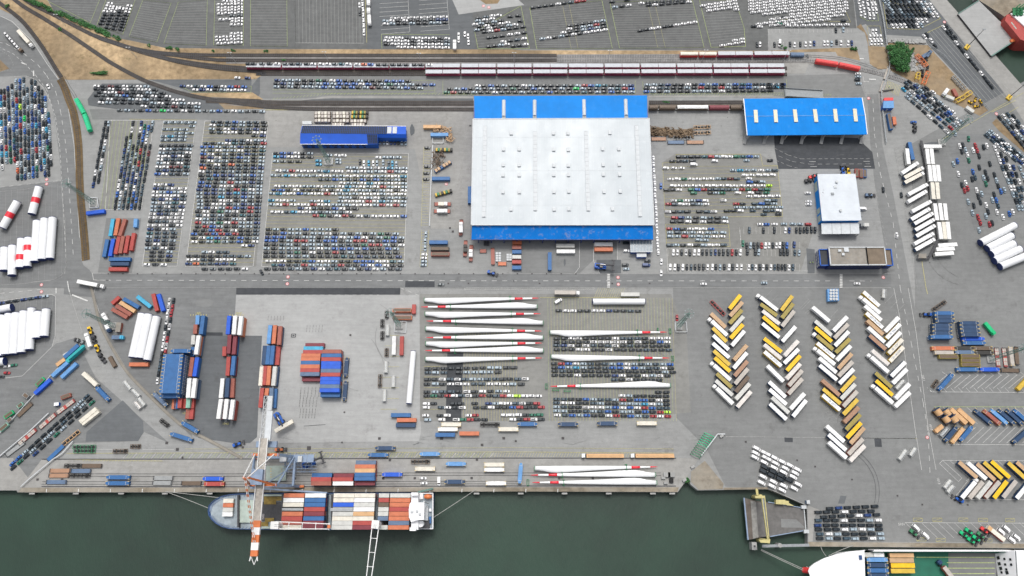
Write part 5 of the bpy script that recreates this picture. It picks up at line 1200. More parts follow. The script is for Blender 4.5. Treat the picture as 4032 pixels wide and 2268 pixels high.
arm('left arm of third herringbone',D2,'450 190 620 335 WH;475 330 640 475 LG;475 395 642 540 Y;492 480 655 618 OL cab;492 550 672 700 WH SR 2064;495 622 678 772 WH cab;512 698 695 855 WH;515 772 700 928 WH;545 925 722 1080 DT;552 1012 732 1165 YD;545 1072 732 1232 WH SR 2077;590 1385 770 1548 WH;605 1470 790 1635 WH;612 1548 795 1712 WH')
arm('right arm of third herringbone',D2,'802 285 658 435 WH;808 360 668 505 TP;820 430 668 588 WH;825 510 682 650 OL;840 575 687 733 WH;845 658 707 812 TN;855 738 710 888 TP;870 808 712 968 WH;875 888 737 1040 YD;885 960 732 1122 LG;900 1037 757 1192 TP;905 1118 757 1275 YD;915 1200 770 1350 DT;930 1272 787 1425 OL;940 1352 792 1512 Y;972 1402 827 1568 TN;960 1512 807 1676 TP;980 1580 822 1745 PK')
arm('left arm of fourth herringbone',D2,'962 38 1120 180 WH SR 1917;960 108 1130 252 WH cab;978 178 1142 325 WH;990 250 1155 400 WH GD-SR2945;1000 325 1160 468 TN;1010 395 1175 545 WH;1022 475 1185 618 DT;1050 628 1217 770 PK;1040 692 1215 848 WH cab;1082 852 1245 1000 OL;1087 930 1255 1080 Y;1082 1002 1262 1160 WH cab')
arm('right arm of fourth herringbone',D2,'1320 292 1178 440 WH;1335 358 1190 510 WH SR 2064;1340 440 1197 592 WH;1358 512 1212 662 CR SR 1927;1368 588 1225 740 CR GD-SR2158;1385 742 1240 890 WH;1402 812 1255 962 WH;1430 960 1282 1115 WH;1435 1045 1278 1198 WH')
arm('upper row of the yellow trailer bays',D3,'1922 302 2105 460 TN;2012 308 2200 475 WH;2102 318 2285 485 TN;2172 302 2357 470 YD;2247 292 2435 460 Y;2417 308 2600 475 YD;2502 302 2690 470 TN')
arm('lower row of the yellow trailer bays',D3,'2090 498 1950 665 WH cab;2165 500 2030 665 TP;2245 500 2110 665 LG;2330 500 2192 660 TP;2405 495 2275 665 Y;2500 490 2365 660 TP;2640 500 2500 672 WH')
arm('the white lorry line at the fence',(3,1),'1490 200 1350 292 WH cab;1540 248 1375 338 CR cab;1545 300 1378 388 CR cab;1585 415 1415 505 WH cab;1580 482 1408 582 WH cab;1622 585 1448 680 WH cab;1610 660 1440 760 WH cab;1645 705 1470 805 WH cab;1655 768 1480 868 WH cab;1665 828 1488 930 WH cab;1650 908 1470 1008 WH cab;1660 965 1480 1065 WH cab')
for i,(x1,y1,x2,y2) in enumerate(((1748,22,1570,22),(1600,45,1618,200),(1645,45,1662,200),(1625,210,1642,375),(1668,210,1685,375),(1710,210,1726,375),(1655,385,1670,552),(1702,385,1716,552),(1680,598,1705,765),(1730,595,1752,765),(1780,598,1797,765),(1722,785,1745,955),(1768,783,1785,955),(1808,783,1826,955),(1905,1008,1715,1020),(1880,1050,1695,1060),(1870,1095,1682,1108))):
    trailer((3,1),x1,y1,x2,y2,'CR' if i in (6,7,12) else 'WH','white refrigerated trailer, %s down the right side of the dark fence'%ORD[i],side='LG',group='white trailers right of the fence')
trailer((3,1),1400,45,1418,200,'WH','white trailer with rounded roof left of the blue one',group='trailers by the fence',side='LG')
_t=trailer((3,1),1425,-20,1462,155,'BL','dark blue trailer with white letters by the fence',group='trailers by the fence',side='NV')
_l=lettering('DSV',2.2,M['ship_white'],(0,-1.29,2.5),0,_t); _l.rotation_euler=(R(90),0,0)
trailer((0,0),175,300,285,425,'CR','cream lorry on the left curving road',cabk=None,side='CR',group='lorries on the roads')
trailer(A1,765,1378,985,1420,'WH','white articulated lorry turning at the left junction',group='lorries on the roads',side='LG')
for t,x1,y1,x2,y2 in (((0,0),175,300,285,425),(A1,765,1378,985,1420)):
    a=W(t,x1,y1,3.9); b_=W(t,x2,y2,3.9); d=(b_-a).normalized(); p=b_+d*1.0; root=thing('lorry_tractor','white tractor unit pulling the '+('cream' if t==(0,0) else 'long white')+' trailer','lorry',(p.x,p.y,0),math.atan2(d.y,d.x),'lorry tractors'); cab(root,.2,'WH',1)
trailer(C2,655,44,415,42,'TP','grey lorry parked by the hatched lane above the blades',cabk='WH',side='TP',group='lorries on the roads')
trailer(A2,832,855,968,978,'CR','cream lorry body with rounded ends in the west yard',side='CR',group='loads in the west yard')
for x1,x2,lab in ((750,1128,'left long pale orange lorry on the quay lane'),(1245,1635,'right long pale orange lorry on the quay lane')):
    a=W((2,3),x1,237,2.5); b_=W((2,3),x2,239,2.5); c_=(a+b_)/2; L=(b_-a).length; root=thing('articulated_lorry',lab,'lorry',(c_.x,c_.y,0),0,'lorries on the quay lane')
    mb=MB(); mb.box((0,0,1.1),L,2.5,.35); mb.build('deck',bm('LO'),root)
    mb=MB(); mb.box((0,-.75,1.45),L,.9,1.0); mb.box((0,.35,1.45),L*.9,1.0,.8); mb.build('load',bm('LO'),root)
    mb=MB()
    for k in range(6):
        for sy in (-1,1): mb.cyl((L*(.1+k*.06),sy*.8,.5),(L*(.1+k*.06),sy*1.2,.5),.5,10)
    mb.build('wheels',M['tyre'],root); cab(root,-L/2-.9,'WH',-1)
# box trucks, green lorry, dock lorry and other light lorries
def truck(t,x1,y1,x2,y2,ck,cabc,label,name='box_truck'):
    a=W(t,x1,y1,3.0); b_=W(t,x2,y2,3.0); c_=(a+b_)/2; L=(b_-a).length; root=thing(name,label,'truck',(c_.x,c_.y,0),math.atan2(b_.y-a.y,b_.x-a.x),'trucks on the terminal')
    mb=MB(); mb.box((-1.0,0,1.0),L-2.4,2.4,2.1); mb.build('cargo_box',bm(ck),root); cab(root,L/2-2.15,cabc,1)
truck((1,0),1998,492,1998,400,'WH','WH','white box truck parked upright by the northern lots')
truck(D2,2185,345,2285,465,'EG','EG','green and white truck on the open yard right of blue blocks')
truck(A2,905,590,862,455,'WH','WH','white truck beside the yellow loaders'); truck(A2,1070,325,1030,255,'WH','WH','white truck north of the mast foot on the curve'); truck(A2,1065,365,1098,440,'WH','NV','white truck touching the mast foot on the curve'); truck(A2,1120,495,1240,495,'SL','CY','blue flat truck below the mast foot'); truck((3,1),1020,812,935,812,'LG','GY','grey truck beside the workshop canopy')
truck((1,0),1130,-10,1132,50,'WH','WH','upper white camper beside the yellow line'); truck((1,0),1132,75,1132,132,'WH','WH','middle white camper beside the yellow line'); truck((1,0),1136,145,1142,245,'WH','WH','long white bus beside the yellow line'); truck((1,1),1830,600,1925,600,'CR','WH','white lorry standing on the upper rust platform'); truck((1,1),1818,670,1925,670,'WH','WH','white bus standing on the lower rust platform'); truck((1,1),2062,890,2062,785,'WH','WH','white van body on the upright platform'); truck((1,1),2105,1085,2105,1010,'BK','BK','black van on the left upright platform'); truck((1,1),2160,1135,2162,1060,'WH','WH','white van on the right upright platform')
# ------------------------------------------------------------------ cylinders: tower sections
def tube(t,x1,y1,x2,y2,dia,label,band=None,group='wind turbine tower sections'):
    r=dia/2; a=W(t,x1,y1,r*1.5); b_=W(t,x2,y2,r*1.5); c_=(a+b_)/2; L=(b_-a).length
    root=thing('tower_section',label,'tower section',(c_.x,c_.y,0),math.atan2(b_.y-a.y,b_.x-a.x),group)
    z=r+.35; mb=MB(); mb.cyl((-L/2,0,z),(L/2,0,z),r,32); mb.build('tube',M['tower_white'],root,True)
    for s in (-1,1):
        mb=MB(); mb.cyl((s*L/2,0,z),(s*(L/2+.28),0,z),r*1.03,32); mb.cyl((s*(L/2+.28),0,z),(s*(L/2+.34),0,z),r*.55,20); mb.build('end_cover',M['end_blue'],root)
    mb=MB()
    for s in (-.34,.34): mb.box((s*L,0,0),.8,r*1.7,.9)
    mb.build('cradle',M['steel_grey'],root)
    if band is not None:
        mb=MB(); x=-L/2+L*band; mb.cyl((x-1.9,0,z),(x+1.9,0,z),r*1.012,32); mb.build('red_band',M['signal_red'],root)
tube(A1,168,575,15,838,5,'red banded tower section tilted at the left edge',.52)
tube(A1,385,430,312,700,5,'red banded tower section standing apart above the row',.5)
for i,(x1,y1,x2,y2,bd) in enumerate(((38,1040,30,1270,None),(117,1022,112,1318,None),(208,952,190,1243,.65),(280,942,266,1232,.36),(365,772,340,1180,None),(442,748,415,1160,None),(523,740,495,1150,None))):
    tube(A1,x1,y1,x2,y2,5,'white tower section%s, %s of seven below dashed lane'%(' with red band' if bd else '',ordn(i,7,'from the left')),bd)
for i,(x1,y1,x2,y2) in enumerate(((5,275,-10,685),(82,258,46,668),(155,250,125,662),(232,232,207,648),(312,203,288,618),(377,237,360,502),(458,212,437,484))):
    tube(A2,x1,y1,x2,y2,5,'white tower section, %s of seven beside the curving track'%ordn(i,7,'from the left'))
tube(A2,-60,225,112,192,5,'white tower section pointing right above the lower seven'); tube(A2,-60,745,40,735,5,'short white tower stub under the lower seven')
for i,(x1,y1,x2,y2) in enumerate(((1423,255,1325,695),(1492,262,1398,702),(1572,285,1476,724))): tube(A2,x1,y1,x2,y2,5,'white tower section, %s of three touching in the container yard'%ordn(i,3,'from the left'))
tube(B2,1583,636,1538,1160,3.6,'slim white tower section standing upright left of the blades')
tube(C2,815,134,1335,134,3.9,'slim white tower section lying level above the right blades')
for i,(x1,y1,x2,y2) in enumerate(((2145,990,2490,815),(2212,1048,2462,920),(2255,1105,2482,998),(2285,1172,2545,1052),(2342,1230,2640,1108))): tube((3,1),x1,y1,x2,y2,5,'white tower section, %s of five at the right edge'%ordn(i,5,'from the top'))
# ------------------------------------------------------------------ blades
def blade(t,x1,y1,x2,y2,label,s=1):
    """(x1,y1) root, (x2,y2) tip; s = side on which the belly bulges"""
    a=W(t,x1,y1,1.8); b_=W(t,x2,y2,1.2); L=(b_-a).length; root=thing('rotor_blade',label,'rotor blade',(a.x,a.y,0),math.atan2(b_.y-a.y,b_.x-a.x),'wind turbine rotor blades')
    st=[(0,1.35,1.35,1.35),(.03,1.35,1.38,1.3),(.07,1.35,1.75,1.2),(.12,1.35,2.65,1.05),(.17,1.35,2.95,.95),(.25,1.32,2.75,.85),(.4,1.2,2.05,.65),(.55,1.05,1.5,.5),(.7,.85,1.1,.38),(.82,.66,.75,.28),(.92,.5,.42,.2),(.97,.35,.18,.12),(1.0,.04,.0,.03)]
    def ring(k,up,lo,th,g=0):
        z=1.9; pts=[]
        for i in range(12):
            an=2*math.pi*i/12; y=math.cos(an); y=y*(up+g) if y>0 else y*(lo+g)
            pts.append((k*L,y*s*1.0,z+math.sin(an)*(th+g)))
        return pts
    def loft(rs,m,name):
        mb=MB(); n=12; v=[q for r_ in rs for q in r_]; f=[(i*n+j,i*n+(j+1)%n,(i+1)*n+(j+1)%n,(i+1)*n+j) for i in range(len(rs)-1) for j in range(n)]
        f.append(tuple(reversed(range(n)))); f.append(tuple(range(len(v)-n,len(v)))); mb.add(v,f); return mb.build(name,m,root,True)
    loft([ring(*q) for q in st],M['blade_white'],'blade_shell')
    def at(k):
        for p,q in zip(st,st[1:]):
            if p[0]<=k<=q[0]: u=(k-p[0])/(q[0]-p[0]); return [p[j]+(q[j]-p[j])*u for j in range(4)]
    loft([ring(*at(k),.03) for k in (.782,.80,.83,.852)],M['signal_red'],'red_band')
    loft([ring(*at(k),.03) for k in (.935,.95,.97,.995)],M['signal_red'],'red_tip')
    mb=MB()
    for y in (-1.3,1.3): mb.beam((-.25,y,0),(-.25,y,3.4),.25)
    for z in (.3,3.3): mb.beam((-.25,-1.4,z),(-.25,1.4,z),.25)
    for y in (-1.2,1.2): mb.beam((-.25,y,.2),(1.6,y,.2),.2)
    mb.build('root_frame',M['green_frame'],root)
    mb=MB(); x=L*.742
    for y in (-1.5,1.7): 
        mb.beam((x,y,0),(x,y,2.9),.3); mb.beam((x-.8,y,.15),(x+.8,y,.15),.4,.3)
    mb.beam((x,-1.5,.3),(x,1.7,.3),.25); mb.beam((x,-1.5,2.8),(x,1.7,2.8),.3); mb.build('support_frame',M['green_frame'],root)
BL=[((1698,122),(2854,105)),((2826,187),(1655,192)),((1705,260),(2869,262)),((2886,350),(1708,333)),((1710,408),(2881,437)),((2886,500),(1708,500)),((1712,560),(2886,557)),((2888,630),(1695,630)),((1708,715),(2888,707))]
for i,((a,b_),(c_,d)) in enumerate(BL): blade(B2,a,b_,c_,d,'rotor blade with %s pointing tip, %s of nine in left group'%('right' if c_>a else 'left',ordn(i,9,'from the top')),1)
for i,(a,b_,c_,d) in enumerate(((385,447,1565,447),(395,690,1590,708),(1588,980,375,990))): blade(C2,a,b_,c_,d,'white rotor blade, %s of three between the right car blocks'%ordn(i,3,'from the top'))
for i,(a,b_,c_,d) in enumerate(((230,365,1470,352),(1438,430,180,433),(1450,510,197,507))): blade((2,3),a,b_,c_,d,'white rotor blade, %s of three lying on the quay'%ordn(i,3,'from the top'))
# ------------------------------------------------------------------ trains
def wagon(t,x1,y1,x2,y2,label,kind='cover',z=4.3):
    a=W(t,x1,y1,z); b_=W(t,x2,y2,z); c_=(a+b_)/2; L=(b_-a).length-.9; root=thing('railway_wagon',label,'railway wagon',(c_.x,c_.y,0),math.atan2(b_.y-a.y,b_.x-a.x),'railway wagons')
    rm,sm={'cover':('wagon_roof','wagon_magenta'),'open':('wagon_roof','wagon_magenta'),'beige':('box_CR','shuttle_red'),'brown':('box_BN','box_BN'),'white':('box_WH','box_BN'),'maroon':('box_DR','box_DR'),'red':('shuttle_red','shuttle_red'),'green':('loco_green','loco_green'),'blue':('box_SL','box_SL')}[kind]
    if kind in('cover','open'):
        zt=z if kind=='cover' else 4.0; n=2
        for k in range(2):
            x=-L/4+k*L/2
            mb=MB(); mb.box((x,0,zt-.35 if kind=='cover' else 3.75),L/2-.35,2.9,.35 if kind=='cover' else .2); mb.build('roof' if kind=='cover' else 'upper_deck',M[rm],root)
        mb=MB(); mb.box((0,0,.7),L,2.9,.5)
        for s in (-1,1):
            mb.box((0,s*1.42,2.6),L,.08,.3); m_=int(L/1.6)
            for i in range(m_):
                x=-L/2+.4+(L-.8)*i/(m_-1); mb.beam((x,s*1.42,.9),(x+.5*(-1)**i,s*1.42,zt-.4),.14)
            mb.box((0,s*1.42,1.2),L,.07,.7)
        mb.build('side_lattice',M[sm],root)
    else:
        mb=MB(); mb.box((0,0,1.0),L,2.85,z-1.6); mb.build('body',M[sm],root)
        mb=MB(); mb.prism([(-L/2,-1.3),(L/2,-1.3),(L/2,1.3),(-L/2,1.3)],z-.6,z-.3); mb.prism([(-L/2+.1,-.8),(L/2-.1,-.8),(L/2-.1,.8),(-L/2+.1,.8)],z-.3,z)
        for i in range(1,8): mb.box((-L/2+L*i/8,0,z-.28),.12,2.5,.2)
        mb.build('roof',M[rm],root)
    mb=MB()
    for s in (-1,1):
        for d in (0,1.8):
            for y in (-.75,.75): mb.cyl((s*(L/2-2-d),y-.07,.66),(s*(L/2-2-d),y+.07,.66),.46,10)
        mb.box((s*(L/2-2.9),0,.55),2.8,1.9,.3)
    mb.build('bogies',M['chassis_steel'],root)
bx=[-111,255,615,975,1340,1700]
for i in range(5): wagon((1,0),bx[i],656-(i<1)*3,bx[i+1],656,'red double deck wagon loaded with cars, %s'%ordn(i,5,'from the left'),'open')
bx=[1700,2060,2420,2781,3141,3501,3866,4231,4596,4961,5325]
for i in range(10): wagon((1,0),bx[i],657-i*.1,bx[i+1],657-i*.1,'empty silver roofed car wagon in the upper train, %s'%ordn(i,10,'from the left'))
bx=[1698,2058,2420,2780,3141,3503,3870,4234,4600,4965,5332]
for i in range(10): wagon((1,0),bx[i],719-i*.6,bx[i+1],719-(i+1)*.6,'empty silver roofed car wagon in the lower train, %s'%ordn(i,10,'from the left'))
wagon((2,0),1690,535,1880,535,'left beige roofed wagon of the short northern train','beige'); wagon((2,0),1880,535,2067,535,'right beige roofed wagon of the short northern train','beige')
wagon((2,0),2067,534,2432,533,'left silver roofed wagon of the short northern train'); wagon((2,0),2432,533,S+225,532,'right silver roofed wagon of the short northern train'); wagon((3,0),225,542,372,545,'slate blue flat wagon ending the northern train','blue',3)
wagon((3,0),480,600,715,636,'left half of the red two car shuttle','red'); wagon((3,0),715,636,937,682,'right half of the red two car shuttle','red')
wagon((0,0),755,985,840,1140,'upper half of the bright green railcar','green',4.2); wagon((0,0),840,1140,895,1310,'lower half of the bright green railcar','green',4.2)
for i,(x1,x2,kd,nm) in enumerate(((1376,1476,'brown','short brown'),(1478,1655,'brown','long brown'),(1660,1982,'white','white roofed'),(1984,2195,'maroon','maroon'),(2197,2325,'brown','mossy brown'))): wagon((2,0),x1,1072,x2,1072,nm+' freight wagon between warehouse and blue shed',kd,4.0)
# ------------------------------------------------------------------ buildings (modelled in world coordinates, parts moved under the root)
def bw(mb,name,mats,root,smooth=False):
    o=mb.build(name,mats,root,smooth); o.location=-root.location; return o
def child(o,par): 
    r=o.parent; o.parent=par; o.location=(0,0,0); return o
def pts(t,l,z): return [W(t,x,y,z) for x,y in l]
def root_at(name,label,cat,t,x,y,group=None):
    p=W(t,x,y,0); return thing(name,label,cat,(p.x,p.y,0),0,group)
def slab(mb,P,z0,z1,mi=0,top=None): mb.prism([(p[0],p[1]) for p in P],z0,z1,mi,top)
# --- big warehouse
wh=root_at('warehouse','huge warehouse with pale grey roof and bright blue bands at both ends','warehouse',(1,0),3300,1500)
H=13.0
g=[W((1,0),2183,1196,H),W((1,0),S+1381,1190,H),W((2,1),1430,815,H),W((1,1),2165,815,H)]
mb=MB(); slab(mb,g,H-.8,H); bw(mb,'roof',M['roof_grey'],wh)
mb=MB()
for a,b_ in ((0,1),(1,2),(2,3),(3,0)):
    p,q=g[a],g[b_]; mb.beam((p.x,p.y,H+.05),(q.x,q.y,H+.05),.5,.35)
bw(mb,'parapet',M['light_steel'],wh)
mb=MB()
for i in range(1,34):
    k=i/34; p=g[0]+(g[1]-g[0])*k; q=g[3]+(g[2]-g[3])*k; mb.beam((p.x,p.y-.4,H+.02),(q.x,q.y+.4,H+.02),.09,.05)
for k in (.18,.5,.82): p=g[0]+(g[3]-g[0])*k; q=g[1]+(g[2]-g[1])*k; mb.beam((p.x+.4,p.y,H+.035),(q.x-.4,q.y,H+.035),.14,.05)
bw(mb,'roof_seams',M['skylight_white'],wh)
H2=12.4; n_=[W((1,0),2194,966,H2),W((1,0),S+1358,960,H2),Vector((g[1].x-1.5,g[1].y+.02,0)),Vector((g[0].x+1.5,g[0].y+.02,0))]
mb=MB(); slab(mb,n_,H2-.6,H2); rib=40
for i in range(rib+1):
    k=i/rib; p=n_[0]+(n_[1]-n_[0])*k; q=n_[3]+(n_[2]-n_[3])*k; mb.beam((p.x,p.y,H2+.03),(q.x,q.y,H2+.03),.15,.08)
bw(mb,'north_roof',M['roof_blue'],wh)
HC=8.5; s0,s1=Vector((g[3].x+.6,g[3].y,11.5)),Vector((g[2].x-.6,g[2].y,11.5)); s2,s3=W((2,1),1421,962,HC),W((1,1),2168,962,HC)
mb=MB(); mb.add([s0,s3,s2,s1,s0-Vector((0,0,.6)),s3-Vector((0,0,.9)),s2-Vector((0,0,.9)),s1-Vector((0,0,.6))],[(0,1,2,3),(7,6,5,4),(1,5,6,2),(0,4,5,1),(2,6,7,3)])
for i in range(rib+1):
    k=i/rib; p=s0+(s1-s0)*k; q=s3+(s2-s3)*k; mb.beam(p+Vector((0,0,.04)),q+Vector((0,0,.04)),.12,.06)
bw(mb,'canopy',M['canopy_blue'],wh)
mb=MB(); wl=[Vector((g[0].x+.5,n_[0].y-.6,0)),Vector((g[1].x-.5,n_[1].y-.6,0)),Vector((g[2].x-.5,g[2].y+.4,0)),Vector((g[3].x+.5,g[3].y+.4,0))]; slab(mb,wl,0,H2-.65); bw(mb,'walls',M['wall_blue'],wh)
for i in range(14):
    k=(i+.5)/14; p=s3+(s2-s3)*k; mb=MB(); mb.beam((p.x,p.y+.8,0),(p.x,p.y+.8,HC-.9),.5); bw(mb,'canopy_post',M['wall_navy'],wh)
for i in range(12):
    k=(i+.6)/12.2; p=wl[3]+(wl[2]-wl[3])*k; mb=MB(); mb.box((p.x,p.y-.05,0),6,.2,5); bw(mb,'dock_door',M['light_steel'],wh)
mb=MB(); mb.beam(s3+Vector((0,0,-.45)),s2+Vector((0,0,-.45)),.3,1.1); bw(mb,'fascia',M['wall_navy'],wh)
for t,x1,y1,x2,y2,w in (((1,0),2305,1268,2293,1449+732,2.3),((1,0),S+232,1325,S+235,1449+668,2.4),((1,0),S+745,1320,S+768,1449+670,2.4),((1,0),S+1252,1262,S+1290,1449+728,2.3)):
    a=W(t,x1,y1,H+.7); b_=W(t,x2,y2,H+.7); mb=MB(); mb.beam(a-Vector((0,0,.35)),b_-Vector((0,0,.35)),w,.7); n=18
    o=bw(mb,'ridge_skylight',M['skylight_white'],wh); mb=MB()
    for i in range(n+1): p=a+(b_-a)*i/n; mb.box((p.x,p.y,H+.68),w+.08,.14,.06)
    r_=mb.build('glazing_bars',M['steel_grey'],o)
for t,x,y1,x2,y2 in (((1,0),2493,1005,2493,1165),((2,0),228,1005,228,1160),((2,0),725,1000,728,1160),((2,0),1145,998,1150,1155)):
    a=W(t,x,y1,H2+.8); b_=W(t,x2,y2,H2+.8); mb=MB(); mb.cyl(a-Vector((0,0,.9)),b_-Vector((0,0,.9)),1.3,16); o=bw(mb,'barrel_skylight',M['skylight_white'],wh)
    mb=MB(); mb.box((b_.x,b_.y-1.6,H2),2.6,2.4,.5); mb.build('vent_box',M['steel_grey'],o)
DM=[((1,1),2490,50),((1,1),2488,208),((1,1),2485,310),((1,1),2485,480),((1,1),2565,655),((1,0),2568,1338)]+[((2,1),x,y) for x,y in ((72,50),(72,208),(72,310),(72,480),(420,53),(567,55),(422,213),(568,213),(422,307),(570,307),(422,478),(571,475),(424,655),(573,652),(913,47),(1076,47),(918,207),(1081,205),(921,305),(1084,305),(927,477),(1090,475),(1013,652))]+[((2,0),417,1338),((2,0),563,1338),((2,0),987,1333)]
for t,x,y in DM:
    p=W(t,x,y-3,H+1.1); mb=MB(); mb.box((p.x,p.y,H),2.3,2.9,.5,0,1); mb.prism([(p.x+a*1.05,p.y+b_*1.3) for a,b_ in ((-1,-.7),(-.7,-1),(.7,-1),(1,-.7),(1,.7),(.7,1),(-.7,1),(-1,.7))],H+.5,H+.95); bw(mb,'roof_dome',[M['skylight_white'],M['light_steel']],wh)
# glass canopy stub
gc=root_at('glass_canopy','grey striped glass canopy at the south east warehouse corner','canopy',(2,1),1300,1030)
mb=MB(); P=pts((2,1),[(1190,962),(1412,962),(1410,1085),(1193,1087)],4.5); slab(mb,P,4.2,4.5); bw(mb,'roof',mat('glass_roof',(.20,.25,.29),.25,.15,.6),gc)
mb=MB()
for i in range(8):
    k=i/7; p=P[0]+(P[1]-P[0])*k; q=P[3]+(P[2]-P[3])*k; mb.beam(p+Vector((0,0,.1)),q+Vector((0,0,.1)),.3,.2)
for a,b_ in ((0,1),(2,3)): mb.beam(P[a]+Vector((0,0,.12)),P[b_]+Vector((0,0,.12)),.4,.2)
bw(mb,'roof_bars',M['light_steel'],gc)
mb=MB(); slab(mb,[P[0]+Vector((.5,-.4,0)),P[1]+Vector((-.5,-.4,0)),P[2]+Vector((-.5,.4,0)),P[3]+Vector((.5,.4,0))],0,4.15); bw(mb,'walls',M['wall_blue'],gc)
p=W((2,1),1303,1103,3); mb=MB(); mb.box((p.x,p.y,0),6.5,4.8,3.2,0,0,1); bw(mb,'porch',[M['wall_blue'],M['light_steel']],gc)
# --- blue shed on the right
sh=root_at('open_shed','bright blue open fronted shed with six cream rooflights','shed',(3,0),330,1170)
Ht=9.0; c_=[W((2,0),2330,993,Ht-1),W((3,0),946,983,Ht-1),W((3,0),1000,1352,Ht-1),W((2,0),2366,1362,Ht-1)]; r0,r1=W((2,0),2347,1170,Ht),W((3,0),978,1160,Ht)
mb=MB(); mb.add([c_[0],c_[1],r1,r0],[(3,2,1,0)]); mb.add([r0,r1,c_[2],c_[3]],[(3,2,1,0)]); 
dn=Vector((0,0,.5)); mb.add([c_[3],c_[2],c_[2]-dn,c_[3]-dn],[(0,1,2,3)]); mb.add([c_[0]-dn,c_[1]-dn,c_[2]-dn,c_[3]-dn],[(0,1,2,3)])
for i in range(25):
    k=i/24; up=Vector((0,0,.03)); p,q,r_=c_[0]+(c_[1]-c_[0])*k,r0+(r1-r0)*k,c_[3]+(c_[2]-c_[3])*k; mb.beam(p+up,q+up,.12,.05); mb.beam(q+up,r_+up,.12,.05)
bw(mb,'roof',M['roof_blue'],sh)
mb=MB(); mb.beam(c_[1],r1,.5,.4); mb.beam(r1,c_[2],.5,.4); mb.beam(c_[0],r0,.5,.4); mb.beam(r0,c_[3],.5,.4); bw(mb,'roof_trim',M['ship_white'],sh)
mb=MB(); up=Vector((0,0,.08)); mb.beam(r0+up,r1+up,.35,.1); bw(mb,'ridge_cap',bm('LB'),sh)
mb=MB(); slab(mb,[c_[0]+Vector((1,-1,0)),c_[1]+Vector((-1,-1,0)),c_[1]+Vector((-1,-1.4,0)),c_[0]+Vector((1,-1.4,0))],0,7.5); bw(mb,'back_wall',M['concrete_wall'],sh)
for t,x,y1,x2,y2 in (((2,0),2450,1107,2458,1232),((3,0),72,1105,82,1230),((3,0),268,1102,283,1228),((3,0),470,1100,486,1228),((3,0),672,1098,687,1225),((3,0),872,1096,885,1223)):
    a=W(t,x,y1,Ht+.3); b_=W(t,x2,y2,Ht+.1); mb=MB(); mb.beam(a,b_,2.6,.5); bw(mb,'rooflight',M['skylight_cream'],sh)
for i in range(7):
    k=(i+.15)/6.3; p=c_[3]+(c_[2]-c_[3])*k; mb=MB(); mb.beam((p.x,p.y+.6,0),(p.x,p.y+.6,7.4),.6); bw(mb,'post',M['concrete_wall'],sh)
for i,x in enumerate((2365,2560,S+160,S+360,S+560,S+760,S+960)):
    mb=MB(); p=W((2,0),x,1390,1.2); mb.beam((p.x,p.y+3,1.4),(p.x-2,p.y-4,0.3),2.2,.4); bw(mb,'loading_ramp',M['concrete_wall'],sh)
rp=root_at('loading_ramp','grey steel drive-on ramp north of the blue shed','ramp',(3,0),370,950)
mb=MB(); a=W((3,0),175,932,1.5); b_=W((3,0),550,955,1.0); mb.beam(a,b_,6.5,.5); bw(mb,'deck',M['steel_grey'],rp)
mb=MB(); 
for s in (-3.2,3.2): mb.beam(a+Vector((0,s,.8)),b_+Vector((0,s,.8)),.25,.9)
for i in range(10): p=a+(b_-a)*i/9; mb.box((p.x,p.y,0),.6,6.3,1.2)
bw(mb,'railing',M['mast_green'] if 0 else M['steel_grey'],rp)
# --- office with solar roof
of=root_at('office_building','long deep blue office building with solar panels on its roof','office',(1,0),950,1350)
z0=7.0;z1=9.0
R0,R1=W((1,0),445,1342,z1),W((1,0),1510,1350,z1); N0,N1=W((1,0),465,1262,z0),W((1,0),1510,1270,z0); S0,S1=W((1,1),443,2,z0),W((1,1),1120,4,z0); S1t=W((1,0),1225,1350,z1); E0=W((1,0),1228,1385,z0)
mb=MB(); mb.add([N0,N1,R1,R0],[(3,2,1,0)]); mb.add([R0,S1t,W((1,0),1225,1449,z0),S1,S0],[(4,3,2,1,0)]); mb.add([S1t,R1,W((1,0),1512,1388,z0),E0],[(3,2,1,0)])
bw(mb,'roof',M['office_roof_blue'],of)
mb=MB(); y0=W((1,1),443,6,0).y; yb=W((1,0),450,1258,0).y
ws=W((1,1),0,36,0).y; xl=W((1,1),450,36,0).x; xr=W((1,1),1230,36,0).x; xe=W((1,0),1505,1390,0).x; yn=N0.y-.5; ye=W((1,0),1400,1388,z0).y+.4
mb=MB(); slab(mb,[Vector((S0.x+.4,S0.y+.5,0)),Vector((S1.x+17*.4,S1.y+.5,0)),Vector((S1.x+17*.4,ye,0)),Vector((R1.x-.5,ye,0)),Vector((N1.x-.5,yn,0)),Vector((N0.x+.4,yn,0))],0,z0-.1); bw(mb,'walls',M['wall_blue'],of)
mb=MB()
for i in range(9):
    p=S0+(S1-S0)*(i+.5)/9; mb=MB(); mb.box((p.x,S0.y+.45,3.8),3.6,.15,1.6); bw(mb,'window',M['glass'],of); mb=MB(); mb.box((p.x,S0.y+.45,.8),2.2,.15,1.8); bw(mb,'window',M['glass'],of)
mb=MB()
mb=MB(); mb.beam(S0,S1,.3,.4); mb.beam(N0,N1,.3,.4); bw(mb,'gutter',M['ship_white'],of)
def panels(q0,q1,q2,q3,nx,ny,lab):
    mb=MB(); up=Vector((0,0,.15))
    for i in range(nx):
        for j in range(ny):
            def pt(u,v): a=q0+(q1-q0)*u; b_=q3+(q2-q3)*u; return a+(b_-a)*v+up
            m_=.06; mb.add([pt((i+m_)/nx,(j+m_)/ny),pt((i+m_)/nx,(j+1-m_)/ny),pt((i+1-m_)/nx,(j+1-m_)/ny),pt((i+1-m_)/nx,(j+m_)/ny)],[(0,1,2,3)])
    bw(mb,'solar_panels',M['solar_panel'],of)
